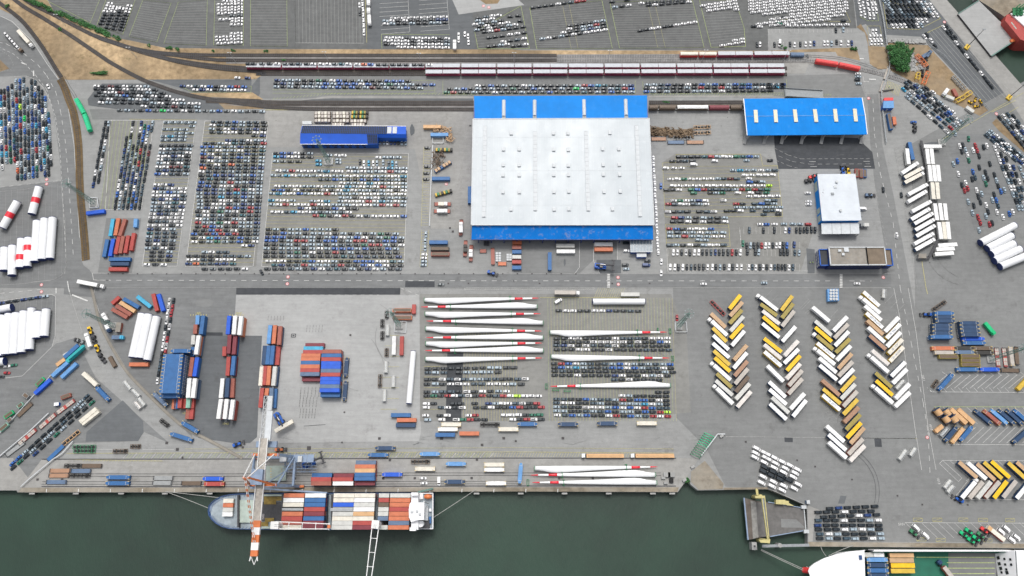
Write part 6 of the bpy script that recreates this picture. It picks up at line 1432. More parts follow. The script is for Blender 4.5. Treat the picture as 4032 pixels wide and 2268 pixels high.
panels(N0+(N1-N0)*.005,N0+(N1-N0)*.82,R0+(R1-R0)*.82,R0+(R1-R0)*.005,48,5,'')
a,b_=W((1,0),1115,1352,z1-.05),W((1,0),1222,1352,z1-.05); c2,d2=W((1,1),1225,-2,z0+.05),W((1,1),1125,-2,z0+.05); panels(a,b_,c2,d2,6,6,'')
for x in (1342,1396):
    p=W((1,0),x,1310,z1); mb=MB(); mb.box((p.x,p.y,z0+1.2),2.9,4.9,1.0); bw(mb,'roof_unit',M['skylight_white'],of)
# --- grey workshop
wk=root_at('workshop','workshop with light grey roof, blue walls and white canopy','workshop',(3,1),720,540)
hz=8.2; T=pts((3,1),[(497,303),(880,300),(942,768),(545,772)],hz)
mb=MB(); slab(mb,T,hz-.5,hz)
for i in range(30): k=(i+.5)/30; p=T[0]+(T[3]-T[0])*k; q=T[1]+(T[2]-T[1])*k; mb.beam(p+Vector((0,0,.02)),q+Vector((0,0,.02)),.12,.06)
bw(mb,'roof',M['workshop_roof'],wk)
ins=[T[0]+Vector((.4,-.4,0)),T[1]+Vector((-.4,-.4,0)),T[2]+Vector((-.4,.4,0)),T[3]+Vector((.4,.4,0))]
mb=MB(); slab(mb,ins,0,hz-.55); bw(mb,'walls',M['roof_blue'],wk)
for k0,k1 in ((.10,.30),(.68,.80),(.84,.97)):
    a=ins[0]+(ins[3]-ins[0])*k0; b_=ins[0]+(ins[3]-ins[0])*k1; mb=MB(); mb.add([(a.x-.08,a.y,.5),(b_.x-.08,b_.y,.5),(b_.x-.08,b_.y,5.5),(a.x-.08,a.y,5.5)],[(0,1,2,3)]); bw(mb,'gate',mat('pale_gate',(.38,.45,.40),.5,.1,1),wk)
dw=(ins[3]-ins[0]).normalized(); mb=MB()
for k,z_ in ((.42,5.6),(.46,4.2),(.485,5.6),(.52,4.2)):
    a=ins[0]+(ins[3]-ins[0])*k-Vector((.12,0,0)); mb.add([a+Vector((0,0,z_))-dw*.5,a+Vector((0,0,z_))+dw*.5,a+Vector((0,0,z_+1.1))+dw*.15,a+Vector((0,0,z_+1.1))-dw*.15],[(0,1,2,3)])
bw(mb,'wall_emblem',M['ship_white'],wk)
Cn=pts((3,1),[(535,797),(915,792),(921,903),(540,906)],5.5); mb=MB(); slab(mb,Cn,5.2,5.5); bw(mb,'canopy',M['skylight_white'],wk)
mb=MB()
for k in (0,.28,.52,.76,1): p=Cn[0]+(Cn[1]-Cn[0])*k; q=Cn[3]+(Cn[2]-Cn[3])*k; mb.beam(p+Vector((0,0,.08)),q+Vector((0,0,.08)),.2,.15); mb.beam((q.x,q.y+.3,0),(q.x,q.y+.3,5.2),.3)
bw(mb,'canopy_frame',M['steel_grey'],wk)
for x,y,r_ in ((688,385,.9),(727,672,.9)): p=W((3,1),x,y,hz); mb=MB(); mb.cyl((p.x,p.y,hz),(p.x,p.y,hz+1.1),r_,12); bw(mb,'roof_vent',M['light_steel'],wk)
for x,y in ((675,433),(647,503)): p=W((3,1),x,y,hz); mb=MB(); mb.box((p.x,p.y,hz),2,1.6,.6); bw(mb,'roof_hatch',M['steel_grey'] if y>450 else M['skylight_white'],wk)
# --- brown roofed office block
ob=root_at('office_block','blue office block with brown flat roofs and white parapets','office',(3,1),850,1150)
z=10.0; P=pts((3,1),[(612,1040),(985,1040),(1008,1216),(630,1218)],z); Q=pts((3,1),[(985,1040),(1170,1040),(1192,1215),(1008,1216)],z); Lf=pts((3,1),[(513,1062),(604,1062),(612,1220),(528,1222)],7.0); Rt=pts((3,1),[(1172,1060),(1236,1060),(1256,1222),(1190,1222)],7.0)
mb=MB(); slab(mb,P,0,z-.3,0,1); slab(mb,Q,0,z-.32,0,2); slab(mb,Lf,0,6.6,0,3); slab(mb,Rt,0,6.6,0,2); bw(mb,'walls',[M['wall_navy'],M['flat_roof'],M['brown_roof'],M['asphalt_dark']],ob)
mb=MB()
for q in (P,Q):
    for i in range(4): mb.beam(q[i],q[(i+1)%4],.7,.6)
bw(mb,'parapet',M['light_steel'],ob)
mb=MB()
for q in (Lf,Rt):
    for i in range(4): mb.beam(q[i],q[(i+1)%4],.6,.8)
bw(mb,'low_parapet',M['wall_blue'],ob)
for k in range(3):
    for i in range(16):
        mb=MB(); p=P[3]+(Q[2]-P[3])*(i+.5)/16; mb.box((p.x,p.y-.1,1+k*3),1.8,.12,1.3); bw(mb,'window',M['glass'],ob)
mb=MB(); a=Lf[0]; b_=Lf[3]
for k in range(2):
    for i in range(5): mb=MB(); p=a+(b_-a)*(i+.5)/5; mb.box((p.x-.1,p.y,1+k*3),.12,1.8,1.3); bw(mb,'window',M['light_steel'],ob)
mb=MB(); p=W((3,1),735,1090,z); mb.box((p.x-1,p.y+1,z),2,1.5,.9); mb.box((p.x+1,p.y-1.5,z),1.6,1.6,.8); q=W((3,1),787,1065,z); mb.box((q.x,q.y,z-.2),3.0,2.8,.6); bw(mb,'roof_units',M['skylight_white'],ob)
# --- small huts
def hut(label,t,P,h,top,side,name='hut',cat='hut',extra=None):
    q=pts(t,P,h); c_=sum(q,Vector())/len(q); r_=thing(name,label,cat,(c_.x,c_.y,0)); mb=MB(); slab(mb,q,0,h-.25); bw(mb,'walls',M[side],r_); mb=MB(); c0=Vector((c_.x,c_.y,0))
    slab(mb,[c_+(p-c_)*1.04 for p in q],h-.25,h); bw(mb,'roof',M[top],r_); mb=MB(); p=q[2]; mb.box(((q[2].x+q[3].x)/2,(q[2].y+q[3].y)/2-.02,0),1.0,.15,2.1); bw(mb,'door',M['light_steel'],r_); return r_
hut('blue hut with light blue roof beside the east road',(3,0),[(1165,1012),(1262,1010),(1266,1085),(1160,1085)],4,'box_LB','wall_blue'); hut('red roofed hut joined to the blue one',(3,0),[(1172,984),(1258,982),(1260,1010),(1170,1012)],4.2,'shuttle_red','shuttle_red')
hut('white topped booth at the end of the dark fence',(3,1),[(1520,1103),(1592,1103),(1592,1148),(1515,1148)],3,'flat_roof','concrete_wall',name='booth',cat='booth')
hut('small grey hut on the mast plot in the container yard',A2,[(1172,348),(1220,348),(1205,438),(1158,438)],3,'flat_roof','box_BR'); hut('small grey hut beside the blue roofed office',(1,0),[(468,1218),(555,1218),(558,1250),(470,1250)],3,'light_steel','concrete_wall')
hut('blue kiosk at the quay ramp corner',D3,[(388,688),(420,686),(424,722),(392,722)],3,'light_steel','box_SL',name='kiosk',cat='kiosk')
pod=root_at('pump_skid','blue square skid with twelve white pods above the third herringbone','equipment skid',D2,655,70)
q=pts(D2,[(600,8),(712,6),(718,125),(605,130)],3); mb=MB(); slab(mb,q,0,2.6); bw(mb,'base',bm('LB'),pod); mb=MB()
for i in range(3):
    for j in range(4): p=W(D2,632+i*29,24+j*29,3); mb.cyl((p.x,p.y,2.6),(p.x,p.y,3.3),.9,10)
bw(mb,'pods',M['light_steel'],pod)
# --- light masts
def mast(t,bx_,by,label,h=34,head=True):
    p=W(t,bx_,by,0); r_=thing('light_mast',label,'light mast',(p.x,p.y,0),0,'tall lattice light masts' if h>20 else 'slim lamp posts by the tracks')
    if h<20:
        mb=MB(); mb.cyl((0,0,0),(0,0,h),.16,8,r2=.10); mb.build('pole',M['light_steel'],r_)
        for s in (-1,1): mb=MB(); mb.beam((0,0,h),(s*.9,0,h),.1); mb.box((s*1.1,0,h-.1),.9,.45,.2); mb.build('lamp',M['light_steel'],r_)
        return
    mb=MB(); b0,b1=1.25,.5
    L=[Vector((sx,sy,0)) for sx,sy in ((-1,-1),(1,-1),(1,1),(-1,1))]
    for q in L: mb.beam((q.x*b0,q.y*b0,0),(q.x*b1,q.y*b1,h),.18)
    n=12
    for i in range(n):
        za,zb=h*i/n,h*(i+1)/n; wa,wb=b0+(b1-b0)*i/n,b0+(b1-b0)*(i+1)/n
        for k in range(4):
            a=L[k];c_=L[(k+1)%4]; mb.beam((a.x*wa,a.y*wa,za),(c_.x*wb,c_.y*wb,zb),.09); mb.beam((a.x*wb,a.y*wb,zb),(c_.x*wb,c_.y*wb,zb),.09)
    mb.build('lattice_tower',M['mast_green'],r_)
    mb=MB()
    for i in range(16):
        a=2*math.pi*i/16; c_=2*math.pi*(i+1)/16; mb.beam((2.6*math.cos(a),2.6*math.sin(a),h),(2.6*math.cos(c_),2.6*math.sin(c_),h),.15)
        if i%4==0: mb.beam((0,0,h),(2.6*math.cos(a),2.6*math.sin(a),h),.18)
    hr=mb.build('head_ring',M['mast_green'],r_)
    for i in range(8):
        a=2*math.pi*i/8+.2; mb=MB(); mb.box((2.9*math.cos(a),2.9*math.sin(a),h-.1),.7,.5,.4,a); mb.build('floodlight',M['steel_grey'],hr)
    mb=MB(); mb.box((0,0,.02),5,5,.6); mb.build('foundation',M['concrete_wall'],r_)
mast(A1,950,600,'lattice light mast beside the brown track bed'); mast((1,1),735,185,'lattice light mast in front of the blue roofed office'); mast(B2,1440,375,'lattice light mast left of the nine blades')
mast(C2,1672,385,'lattice light mast right of the blades beside red car'); mast(A2,1150,385,'lattice light mast inside the curving track'); mast(D2,2240,715,'lattice light mast over the red platforms'); mast((3,0),1745,1435,'lattice light mast at the eastern car lanes',34)
for t,x,y,l in (((0,0),660,255,'between the western tracks'),((0,0),1375,580,'on the dry grass middle'),((0,0),2375,632,'at the start of the car train'),((1,0),728,625,'above the loaded car wagons'),((1,0),1660,640,'above the last loaded wagon'),((2,0),22,632,'at the pale track start'),((2,0),965,610,'north of the silver wagons'),((2,0),1912,607,'beside the beige wagons'),((3,0),150,610,'at the end of the silver wagons'),((3,0),1185,350,'at the green fence corner')): mast(t,x,y,'slim lamp post '+l,13)
for t,x,y,l in (((3,0),1998,478,'upper'),((3,0),2420,985,'lower')):
    p=W(t,x,y); r_=thing('lamp_post',l+' dark lamp post on the yellow quay footing','light mast',(p.x,p.y,0)); mb=MB(); mb.cyl((0,0,0),(0,0,22),.3,8,r2=.15); mb.build('pole',M['chassis_steel'],r_); mb=MB(); mb.box((0,0,0),4,3,1.1,R(50)); mb.build('footing',bm('YD'),r_); mb=MB(); mb.box((0,0,22),2.4,.8,.3); mb.build('lamp',M['steel_grey'],r_)
# guard rails round the mast feet
def rail(t,P,label,h=1.0,w=.35,m='light_steel',close=True):
    q=pts(t,P,0); c_=q[0]; r_=thing('guard_rail',label,'guard rail',(c_.x,c_.y,0)); mb=MB(); e=list(zip(q,q[1:]+([q[0]] if close else [])))
    if not close: e=list(zip(q,q[1:]))
    for a,b_ in e: mb.beam(a+Vector((0,0,h)),b_+Vector((0,0,h)),w,.3)
    bw(mb,'rail',M[m],r_); mb=MB()
    for a,b_ in e:
        n=max(2,int((b_-a).length/3))
        for i in range(n): p=a+(b_-a)*i/n; mb.beam(p,p+Vector((0,0,h)),.15)
    bw(mb,'posts',M[m],r_)
rail(C2,[(1637,345),(1752,345),(1758,445),(1645,445)],'grey rail square round the mast beside the red car'); rail(B2,[(1398,338),(1515,340),(1510,450),(1395,442)],'white rail square round the mast left of blades'); rail(A1,[(905,545),(985,545),(998,640),(910,648)],'pale rail square round the western mast',w=.5); rail((1,1),[(690,150),(775,150),(772,210),(690,210)],'rail square round the mast before the office')
rail((1,1),[(1780,20),(1762,400),(1748,830)],'long grey barrier along the yellow parking bays',close=False,w=.5); rail((3,1),[(1525,-20),(1560,150),(1620,480),(1680,800),(1702,960),(1605,1152),(1500,1160),(1500,1130)],'dark fence bending round the white trailers',h=2.2,w=1.6,m='chassis_steel',close=False)
rail((3,0),[(1105,-10),(1150,200),(1190,480),(1215,660),(1195,760),(1130,920),(1140,1100),(1180,1449)],'dark green fence along the east road',h=1.8,w=.7,m='steel_grey',close=False); rail((3,0),[(1230,690),(1380,740)],'short dark wall under the green trees',h=1.6,w=.8,m='chassis_steel',close=False); rail((3,0),[(1610,455),(1760,560),(1900,720),(2120,1000),(2220,1110)],'thin fence between wild ground and car lanes',h=1.5,w=.3,m='steel_grey',close=False)
rail(A3,[(745,95),(640,215),(540,280),(300,480),(225,550)],'pale fence slanting along the west quay corner',h=1.5,w=.6,close=False); rail(A2,[(500,1260),(300,1449),(0,1700)],'pale fence beside the red platforms',h=1.2,w=.6,close=False); rail((2,3),[(2140,22),(2065,22),(1895,245)],'bent grey barrier beside the green frames',h=1.2,w=.7,close=False); rail(A2,[(0,1449+20),(350,1080),(520,880),(640,760)],'thin rail behind the teal crane truck',h=1,w=.4,close=False)
rail((2,0),[(1375,1106),(2335,1107)],'platform edge rail east of the warehouse',h=1,w=.5,close=False); rail((3,0),[(1050,0),(1110,0)],'short rail at the northern lot edge',h=1,w=.3,close=False)
# ------------------------------------------------------------------ ship-to-shore crane
X0=W(B3,238,400,0).x; YL=W(B3,238,262,0).y; YW=W(B3,238,548,0).y; YB=W(B2,100,1085,35).y; YT=W((0,3),2545,1250,35).y; YH=W((1,3),0,890,35).y
cr=thing('gantry_crane','tall blue grey and orange ship to shore crane over the container ship','crane',(X0,(YL+YW)/2,0)); o3=cr.location.copy()
def cp(f,name,m):
    mb=MB(); f(mb); return bw(mb,name,M[m],cr)
for sx in (-13,13):
    for Y in (YL,YW):
        cp(lambda mb:mb.beam((X0+sx,Y,1.5),(X0+sx*.55,Y,31),1.3,1.6),'leg','crane_blue_grey'); cp(lambda mb:mb.box((X0+sx,Y,.2),6,1.4,1.6),'bogie','crane_orange')
    cp(lambda mb:mb.beam((X0+sx*.95,YL,12),(X0+sx*.95,YW,12),1.2,1.6),'portal_beam','crane_blue_grey')
    cp(lambda mb:mb.beam((X0+sx*.93,YL,13),(X0+sx*.6,YW,29),.7),'brace','crane_blue_grey')
for Y in (YL,YW):
    cp(lambda mb:mb.beam((X0-13,Y,4),(X0+13,Y,4),1.2,1.4),'sill_beam','crane_blue_grey'); cp(lambda mb:mb.beam((X0-8,Y,30),(X0+8,Y,30),1.4,2),'cross_beam','crane_orange'); cp(lambda mb:(mb.beam((X0-12,Y,6),(X0,Y,18),.5),mb.beam((X0+12,Y,6),(X0,Y,18),.5)),'knee_brace','crane_white')
cp(lambda mb:mb.box((X0,(YH+YW-12)/2+0,33.6),3.8,1,1),'trolley_frame','crane_orange')
cp(lambda mb:mb.prism([(X0-2.0,YH),(X0+2.0,YH),(X0+2.0,YL+9),(X0-2.0,YL+9)],33.2,35),'main_girder','walkway')
cp(lambda mb:[mb.beam((X0+s*2.3,YH,35.6),(X0+s*2.3,YL+9,35.6),.35,.9) for s in (-1,1)],'girder_railing','crane_white')
def lat(mb):
    n=int((YB-YL-8)/3.4)
    for i in range(n+1):
        Y=YL+8+i*(YB-YL-8)/n
        mb.beam((X0-2.6,Y,34),(X0+.2,Y,34),.28); 
        if i<n: mb.beam((X0-2.4,Y,34),(X0-.2,Y+(YB-YL-8)/n,34),.25)
    for x in (-2.4,-.2): mb.beam((X0+x,YL+8,34),(X0+x,YB,34),.32,.9)
cp(lat,'back_truss','light_steel')
cp(lambda mb:mb.prism([(X0+.1,YL+8),(X0+3.4,YL+8),(X0+3.4,(YL+YB)/2+8),(X0+.1,(YL+YB)/2+8)],33,34.8),'back_walkway','skylight_white'); cp(lambda mb:mb.prism([(X0,(YL+YB)/2+8.2),(X0+2.6,(YL+YB)/2+8.2),(X0+2.6,YB),(X0,YB)],33.4,34.6),'back_platform','light_steel')
cuts=[890,960,1035,1112,1190,1252]; ys=[YH]+[W((0,3),2545,c_,35).y for c_ in cuts[1:]]
for i in range(5): cp(lambda mb:mb.prism([(X0-2.0,ys[i]),(X0+2.0,ys[i]),(X0+2.0,ys[i+1]+.05),(X0-2.0,ys[i+1]+.05)],33,35),'boom_section',('crane_orange','crane_white')[i%2])
cp(lambda mb:(mb.beam((X0-1.8,ys[-1],34),(X0+.3,ys[-1]-4.5,34),.3),mb.beam((X0+1.8,ys[-1],34),(X0+.3,ys[-1]-4.5,34),.3),mb.beam((X0-1.8,ys[-1],34.5),(X0-2.2,ys[-1]-2.5,34.5),.5),mb.beam((X0+1.8,ys[-1],34.5),(X0+2.2,ys[-1]-2.5,34.5),.5)),'boom_tip','crane_white')
ap=(X0,YW+3,60)
cp(lambda mb:[mb.beam((X0+s*7,YW,31),(X0+s*1.2,YW+3,60),.9) for s in (-1,1)],'apex_frame','crane_orange')
cp(lambda mb:[mb.beam((X0+s*1.2,YW+3,60),(X0+s*5.5,YL,32),.55) for s in (-1,1)],'back_stay','crane_white')
for s in (-1,1):
    def stay(mb):
        a=Vector((X0-.3+s*.35,YW+3,60)); b_=Vector((X0-.2+s*.5,ys[3],35.2))
        n=14
        for i in range(n): mb.beam(a+(b_-a)*i/n,a+(b_-a)*(i+1)/n,.32)
    cp(stay,'fore_stay','crane_white')
    def stay2(mb):
        a=Vector((X0-.3+s*.35,YW+3,60)); b_=Vector((X0-.2+s*.5,ys[3],35.25))
        for i in range(0,24,2): mb.beam(a+(b_-a)*i/24,a+(b_-a)*(i+1)/24,.36)
    cp(stay2,'inner_stay','crane_orange')
cp(lambda mb:mb.box((X0-1,YL-13,35.1),6.5,8.5,4),'machinery_house','crane_blue_grey'); cp(lambda mb:mb.box((X0-1.5,YW+6,35.1),5,5,3),'winch_house','crane_blue_grey'); cp(lambda mb:mb.box((X0+1,YH+2,29.5),2.4,3,3),'operator_cab','light_steel')
cp(lambda mb:mb.box((X0,YL+6,28),12,3.4,2.4),'electrical_house','crane_blue_grey')
def plat(mb):
    for i in range(5): mb.box((X0+5+i*4.2,YL-1,11+i*.4),3.9,4.6,.3); mb.beam((X0+5+i*4.2,YL-6,4+i),(X0+5+i*4.2,YL+2,12),.25)
    for i in range(12): mb.beam((X0+4+i*1.7,YL-9,2+i%3*3),(X0+4+i*1.7,YL-3,5+i%4*3),.22)
    for i in range(4): mb.beam((X0+4,YL-3-i*1.9,9),(X0+25,YL-3-i*1.9,9),.25)
cp(plat,'service_platform','crane_blue_grey'); cp(lambda mb:(mb.box((X0+6,YL-1,13),4,4,2.4),mb.box((X0+16,YL-1.5,13),2.4,3.4,2.2)),'cabinets','light_steel')
cp(lambda mb:(mb.beam((X0+13,YL-4,9),(X0-4,YW+2,9),.6),mb.beam((X0+6,YL-10,9),(X0+2,YW,10),.45),mb.beam((X0-14,YW-1,9),(X0+32,YW-4,7),1.0,1.4)),'stair_beams','crane_blue_grey')
hc=root_at('hatch_cover','pale green ship hatch cover lying under the crane','hatch cover',B3,200,410)
mb=MB(); slab(mb,pts(B3,[(100,340),(303,338),(300,490),(98,490)],1.5),.2,1.5); bw(mb,'cover',M['hatch_green'],hc); mb=MB()
for x in (150,260):
    for y in (370,395,425,450): p=W(B3,x,y,1.5); mb.box((p.x,p.y,1.5),.8,.5,.15)
bw(mb,'lashing_pads',M['casting_yellow'],hc)
# ------------------------------------------------------------------ container ship
sp=root_at('container_ship','blue hulled feeder container ship alongside the quay','ship',B3,800,800)
dk=1.5
hp=[(-479,795),(-472,745),(-440,705),(-400,675),(-340,645),(-260,627),(-160,620),(0,617),(900,612),(1785,612),(1783,700),(1775,840),(1768,978),(900,984),(300,984),(0,982),(-180,979),(-270,975),(-340,955),(-400,922),(-445,880),(-472,840)]
D=[W(B3,x,y,dk) for x,y in hp]; c_=Vector((sum(p.x for p in D)/len(D),sum(p.y for p in D)/len(D),0))
low=[]
for p,(x,y) in zip(D,hp):
    k=max(0,min(1,(100-x)/580)); cy=W(B3,x,798,dk).y; low.append(Vector((p.x+ k*k*9*(x<0),cy+(p.y-cy)*(1-.55*k),-5.6)))
n=len(D); up=[Vector((p.x,p.y,dk+1.1)) for p in D]; inn=[Vector((c_.x+(p.x-c_.x)*.992,c_.y+(p.y-c_.y)*.96,dk+1.1)) for p in D]; ind_=[Vector((q.x,q.y,dk)) for q in inn]
mb=MB(); v=low+up+inn+ind_; f=[]
for i in range(n):
    j=(i+1)%n; f+= [(i,j,n+j,n+i),(n+i,n+j,2*n+j,2*n+i),(2*n+i,2*n+j,3*n+j,3*n+i)]
mb.add(v,f); bw(mb,'hull',M['hull_blue'],sp)
mb=MB(); mb.add(ind_,[tuple(reversed(range(n)))]); 
for f_ in range(1): pass
bw(mb,'deck',M['deck_grey'],sp)
mb=MB()
for i in range(-3,4):
    pass
for i in range(n-1):
    if hp[i][0]<-150 or hp[i+1][0]<-150:
        for k in range(5):
            p=D[i]+(D[i+1]-D[i])*k/5; q=Vector((c_.x+(p.x-c_.x)*.955,c_.y+(p.y-c_.y)*.83,dk+.1)); mb.beam(Vector((p.x+(q.x-p.x)*.1,p.y+(q.y-p.y)*.1,dk+.3)),q,.3,.5)
bw(mb,'bulwark_stays',M['crane_blue_grey'],sp)
def spart(f,name,m,smooth=False):
    mb=MB(); f(mb); return bw(mb,name,M[m],sp,smooth)
def q4(mb,x0,y0,x1,y1,z0,z1,t=B3,mi=0): slab(mb,[W(t,x0,y0,z1),W(t,x1,y0,z1),W(t,x1,y1,z1),W(t,x0,y1,z1)],z0,z1,mi)
spart(lambda mb:q4(mb,-190,635,-175,960,dk,dk+3.5),'breakwater','chassis_steel'); spart(lambda mb:q4(mb,-180,685,-20,912,dk,dk+1.6),'forward_hatch','hatch_green')
spart(lambda mb:q4(mb,72,628,262,645,dk,dk+2),'hatch_coaming','hatch_green'); spart(lambda mb:q4(mb,60,950,245,972,dk,dk+2),'hatch_coaming','hatch_green')
spart(lambda mb:(q4(mb,78,645,262,690,dk,dk+.9),q4(mb,80,690,200,728,dk,dk+.6),q4(mb,48,905,120,950,dk,dk+.9),q4(mb,90,865,180,905,dk,dk+.7)),'hold_ladders','hold_yellow')
spart(lambda mb:q4(mb,60,700,255,900,dk+.02,dk+.2),'open_hold','chassis_steel')
for x0,x1 in ((262,478),(480,735),(760,985),(985,1205),(1228,1338),(1335,1555)): spart(lambda mb:q4(mb,x0-5,632,x1-18,968,dk+.02,4.0),'hatch_block','chassis_steel')
# bay boxes: rows read from north to south, top of stack at z 11.8
rowsY=[638,685,731,777,823,870,915,960]; tz=4.0+2.6*3
def shipbox(bay,cols,xl0,xr0,xl1,xr1,low=False):
    for i,ck in enumerate(cols.split()):
        if ck=='--': continue
        k=i/7; xl=xl0+(xl1-xl0)*k; xr=xr0+(xr1-xr0)*k; y=rowsY[i]
        kd='box'
        lab='%s container, %s of eight in the %s bay on the ship'%(bname(ck),ordn(i,8,'from the top'),bay)
        place_box(B3,xl,y,xr,y,ck,lab,tz-2.6,2.6,kd,'containers on the container ship')
        a=W(B3,xl,y,tz);b_=W(B3,xr,y,tz)
        if low or i in (0,7):
            for tt in (1,2):
                place_box_w((a+b_)/2,b_-a,random.choice(LOW),'%s container under %s one, %s of eight in %s bay'%(('middle','lowest')[tt-1],bname(ck),ordn(i,8,'from the top'),bay),tz-2.6*(tt+1),2.6,'box')
shipbox('westernmost','OR WH CR BK OR RD BR CR',283,483,248,452); shipbox('second','WH BL BL RD DR BL DR DR',498,722-25,470,672,True); shipbox('third','CR CR BB GY LG CR LG LG',785,985,762,965); shipbox('fourth','CR WH LG WH LO CR RD DR',992,1196,972,1172); shipbox('short','LG RD BN LG LG SL -- LG',1240,1336,1222,1322); shipbox('easternmost','LG OR OR RD OR OR SL OR',1350,1556,1330,1536)
stack('on the foredeck of the container ship','from the top',B3,'-340 692 -218 692 CR;-342 737 -222 737 OR;-345 782 -225 782 LG;-350 828 -228 828 WH',z0=1.5)
# superstructure, funnel, lifeboat, cranes
spart(lambda mb:q4(mb,1562,610,1632,985,dk,15),'deckhouse','ship_white'); spart(lambda mb:slab(mb,pts(B3,[(1545,725),(1560,705),(1695,710),(1690,885),(1630,885),(1560,905),(1540,860),(1537,780)],18),15,18),'bridge','ship_white')
spart(lambda mb:(q4(mb,1562,608,1632,640,15,18),q4(mb,1546,960,1608,995,15,18)),'bridge_wing','ship_white'); spart(lambda mb:q4(mb,1630,615,1780,975,dk+.02,5),'stern_deck','deck_grey'); spart(lambda mb:(q4(mb,1645,612,1782,620,5,6.2),q4(mb,1775,615,1784,975,5,6.2),q4(mb,1640,968,1775,978,5,6.2)),'stern_railing','ship_white')
spart(lambda mb:q4(mb,1648,885,1745,970,5,8),'funnel_casing','chassis_steel')
p=W(B3,1655,925,13); spart(lambda mb:mb.cyl((p.x,p.y,8),(p.x,p.y,13),1.9,16),'funnel','ship_white',True); p2=p
def boat(mb):
    a=W(B3,1690,650,9);b_=W(B3,1768,650,9); L=(b_-a).length; rs=[]; m_=10
    for i in range(m_+1):
        k=i/m_; w=1.5*math.sin(math.pi*min(1,max(0,.12+k*.8)))**.6
        rs+= [(a.x+(b_.x-a.x)*k,a.y+math.cos(2*math.pi*j/10)*w,7.6+math.sin(2*math.pi*j/10)*w*.9) for j in range(10)]
    mb.add(rs,[(i*10+j,i*10+(j+1)%10,(i+1)*10+(j+1)%10,(i+1)*10+j) for i in range(m_) for j in range(10)]+[tuple(range(10)),tuple(range(m_*10,m_*10+10))])
spart(boat,'lifeboat','crane_orange',True); spart(lambda mb:(q4(mb,1650,620,1680,676,5,6),q4(mb,1740,770,1765,800,5,7)),'davit','ship_white')
spart(lambda mb:(lambda a:mb.cyl(a,a+Vector((-1.5,1,10)),.5,8))(W(B3,1735,720,8)),'radar_mast','light_steel'); spart(lambda mb:[mb.box((W(B3,x,y,18).x,W(B3,x,y,18).y,18),1.4,1.2,.9) for x,y in ((1570,800),(1620,795),(1650,825))],'bridge_equipment','light_steel')
spart(lambda mb:(q4(mb,1690,740,1730,890,5,9)),'aft_house','light_steel'); spart(lambda mb:q4(mb,1740,850,1762,920,5,7),'blue_tarp','box_BL')
def jib(name,bx_,by,tx,ty,zb,zt,wd):
    a=W(B3,bx_,by,zb); b_=W(B3,tx,ty,zt); d=(b_-a).normalized(); nrm=Vector((-d.y,d.x,0))
    def f(mb):
        for s in (-1,1): mb.beam(a+nrm*s*wd,b_+nrm*s*wd*.7,.45,.7)
        m_=max(4,int((b_-a).length/9.2))
        for i in range(m_+1): p=a+(b_-a)*i/m_; mb.beam(p-nrm*wd,p+nrm*wd,.4)
    spart(f,name,'crane_white')
    def f2(mb): mb.cyl((a.x,a.y,dk),(a.x,a.y,zb),1.6,16); mb.box((a.x,a.y,zb-1.5),4.6,4.2,3.4,math.atan2(d.y,d.x))
    spart(f2,'crane_pedestal','crane_white')
    def f3(mb):
        for s in (-.5,.5): mb.beam(a+Vector((0,0,2.2))+nrm*s,b_+Vector((0,0,.4))+nrm*s,.12)
    spart(f3,'hoist_cables','chassis_steel')
jib('crane_jib',195,938,735,950,21,19,2.0); jib('crane_jib',1205,930,1132,1500,21,24,2.0)
p=W(B3,735,952,19); spart(lambda mb:mb.box((p.x,p.y,18),1.6,1.8,2),'crane_hook','crane_orange')
spart(lambda mb:[mb.beam(W(B3,262,y,12),W(B3,475,y+1,12),.3) for y in (770,778,786)]+[mb.beam(W(B3,750,y,12.4),W(B3,970,y+1,12.4),.35) for y in (770,780,790)],'stowed_ladder','light_steel')
gw=root_at('gangway','slim green gangway from quay to the ship stern','gangway',B3,1700,590); mb=MB(); mb.beam(W(B3,1630,605,5),W(B3,1783,568,.8),1.0,.3); bw(mb,'walkway',M['mast_green'],gw)
# fenders and mooring ropes
for i,(t,x) in enumerate(((A3,330),(A3,770),(A3,1225),(A3,1665),(A3,2115),(B3,2220),((2,3),88),((2,3),528),((2,3),972),((2,3),1415),((2,3),1610))):
    p=W(t,x,614,-1.5); r_=thing('quay_fender','black rubber fender on quay wall, %s from the left'%ORD[i],'fender',(p.x,p.y-.2,-3.5),0,'fenders along the quay'); mb=MB(); mb.box((0,0,0),3.2,1.4,2.6); mb.build('rubber_block',M['tyre'],r_); mb=MB(); mb.box((0,-.1,2.6),3.4,1.0,.25); mb.build('cap',M['concrete_wall'],r_)
def rope(label,a,b_,sag=1.5):
    r_=thing('mooring_line',label,'mooring rope',a,0,'mooring ropes'); mb=MB(); n=10; P=[a+(b_-a)*i/n-Vector((0,0,sag*math.sin(math.pi*i/n))) for i in range(n+1)]
    for p,q in zip(P,P[1:]): mb.beam(p,q,.28)
    bw(mb,'rope',M['rope'],r_)
rope('bow mooring rope running left to the quay',W(A3,1665,598,.5),W(A3,2100,768,2)); rope('second bow rope lying closer to the quay',W(A3,1665,598,.6),W(A3,2240,665,2),.6); rope('stern mooring rope running right to the quay',W(B3,2215,578,.5),W(B3,1785,860,3))
rope('upper bow rope of the white ship',W(D3,-70,1180,.5),W(D3,375,1385,8)); rope('lower bow rope of the white ship',W(D3,-72,1190,.5),W(D3,372,1400,8)); rope('short bow rope of the white ship to the quay',W(D3,530,1145,.5),W(D3,585,1250,14)); rope('slanting rope from white ship to the quay corner',W(D3,855,1142,.5),W(D3,610,1245,14))
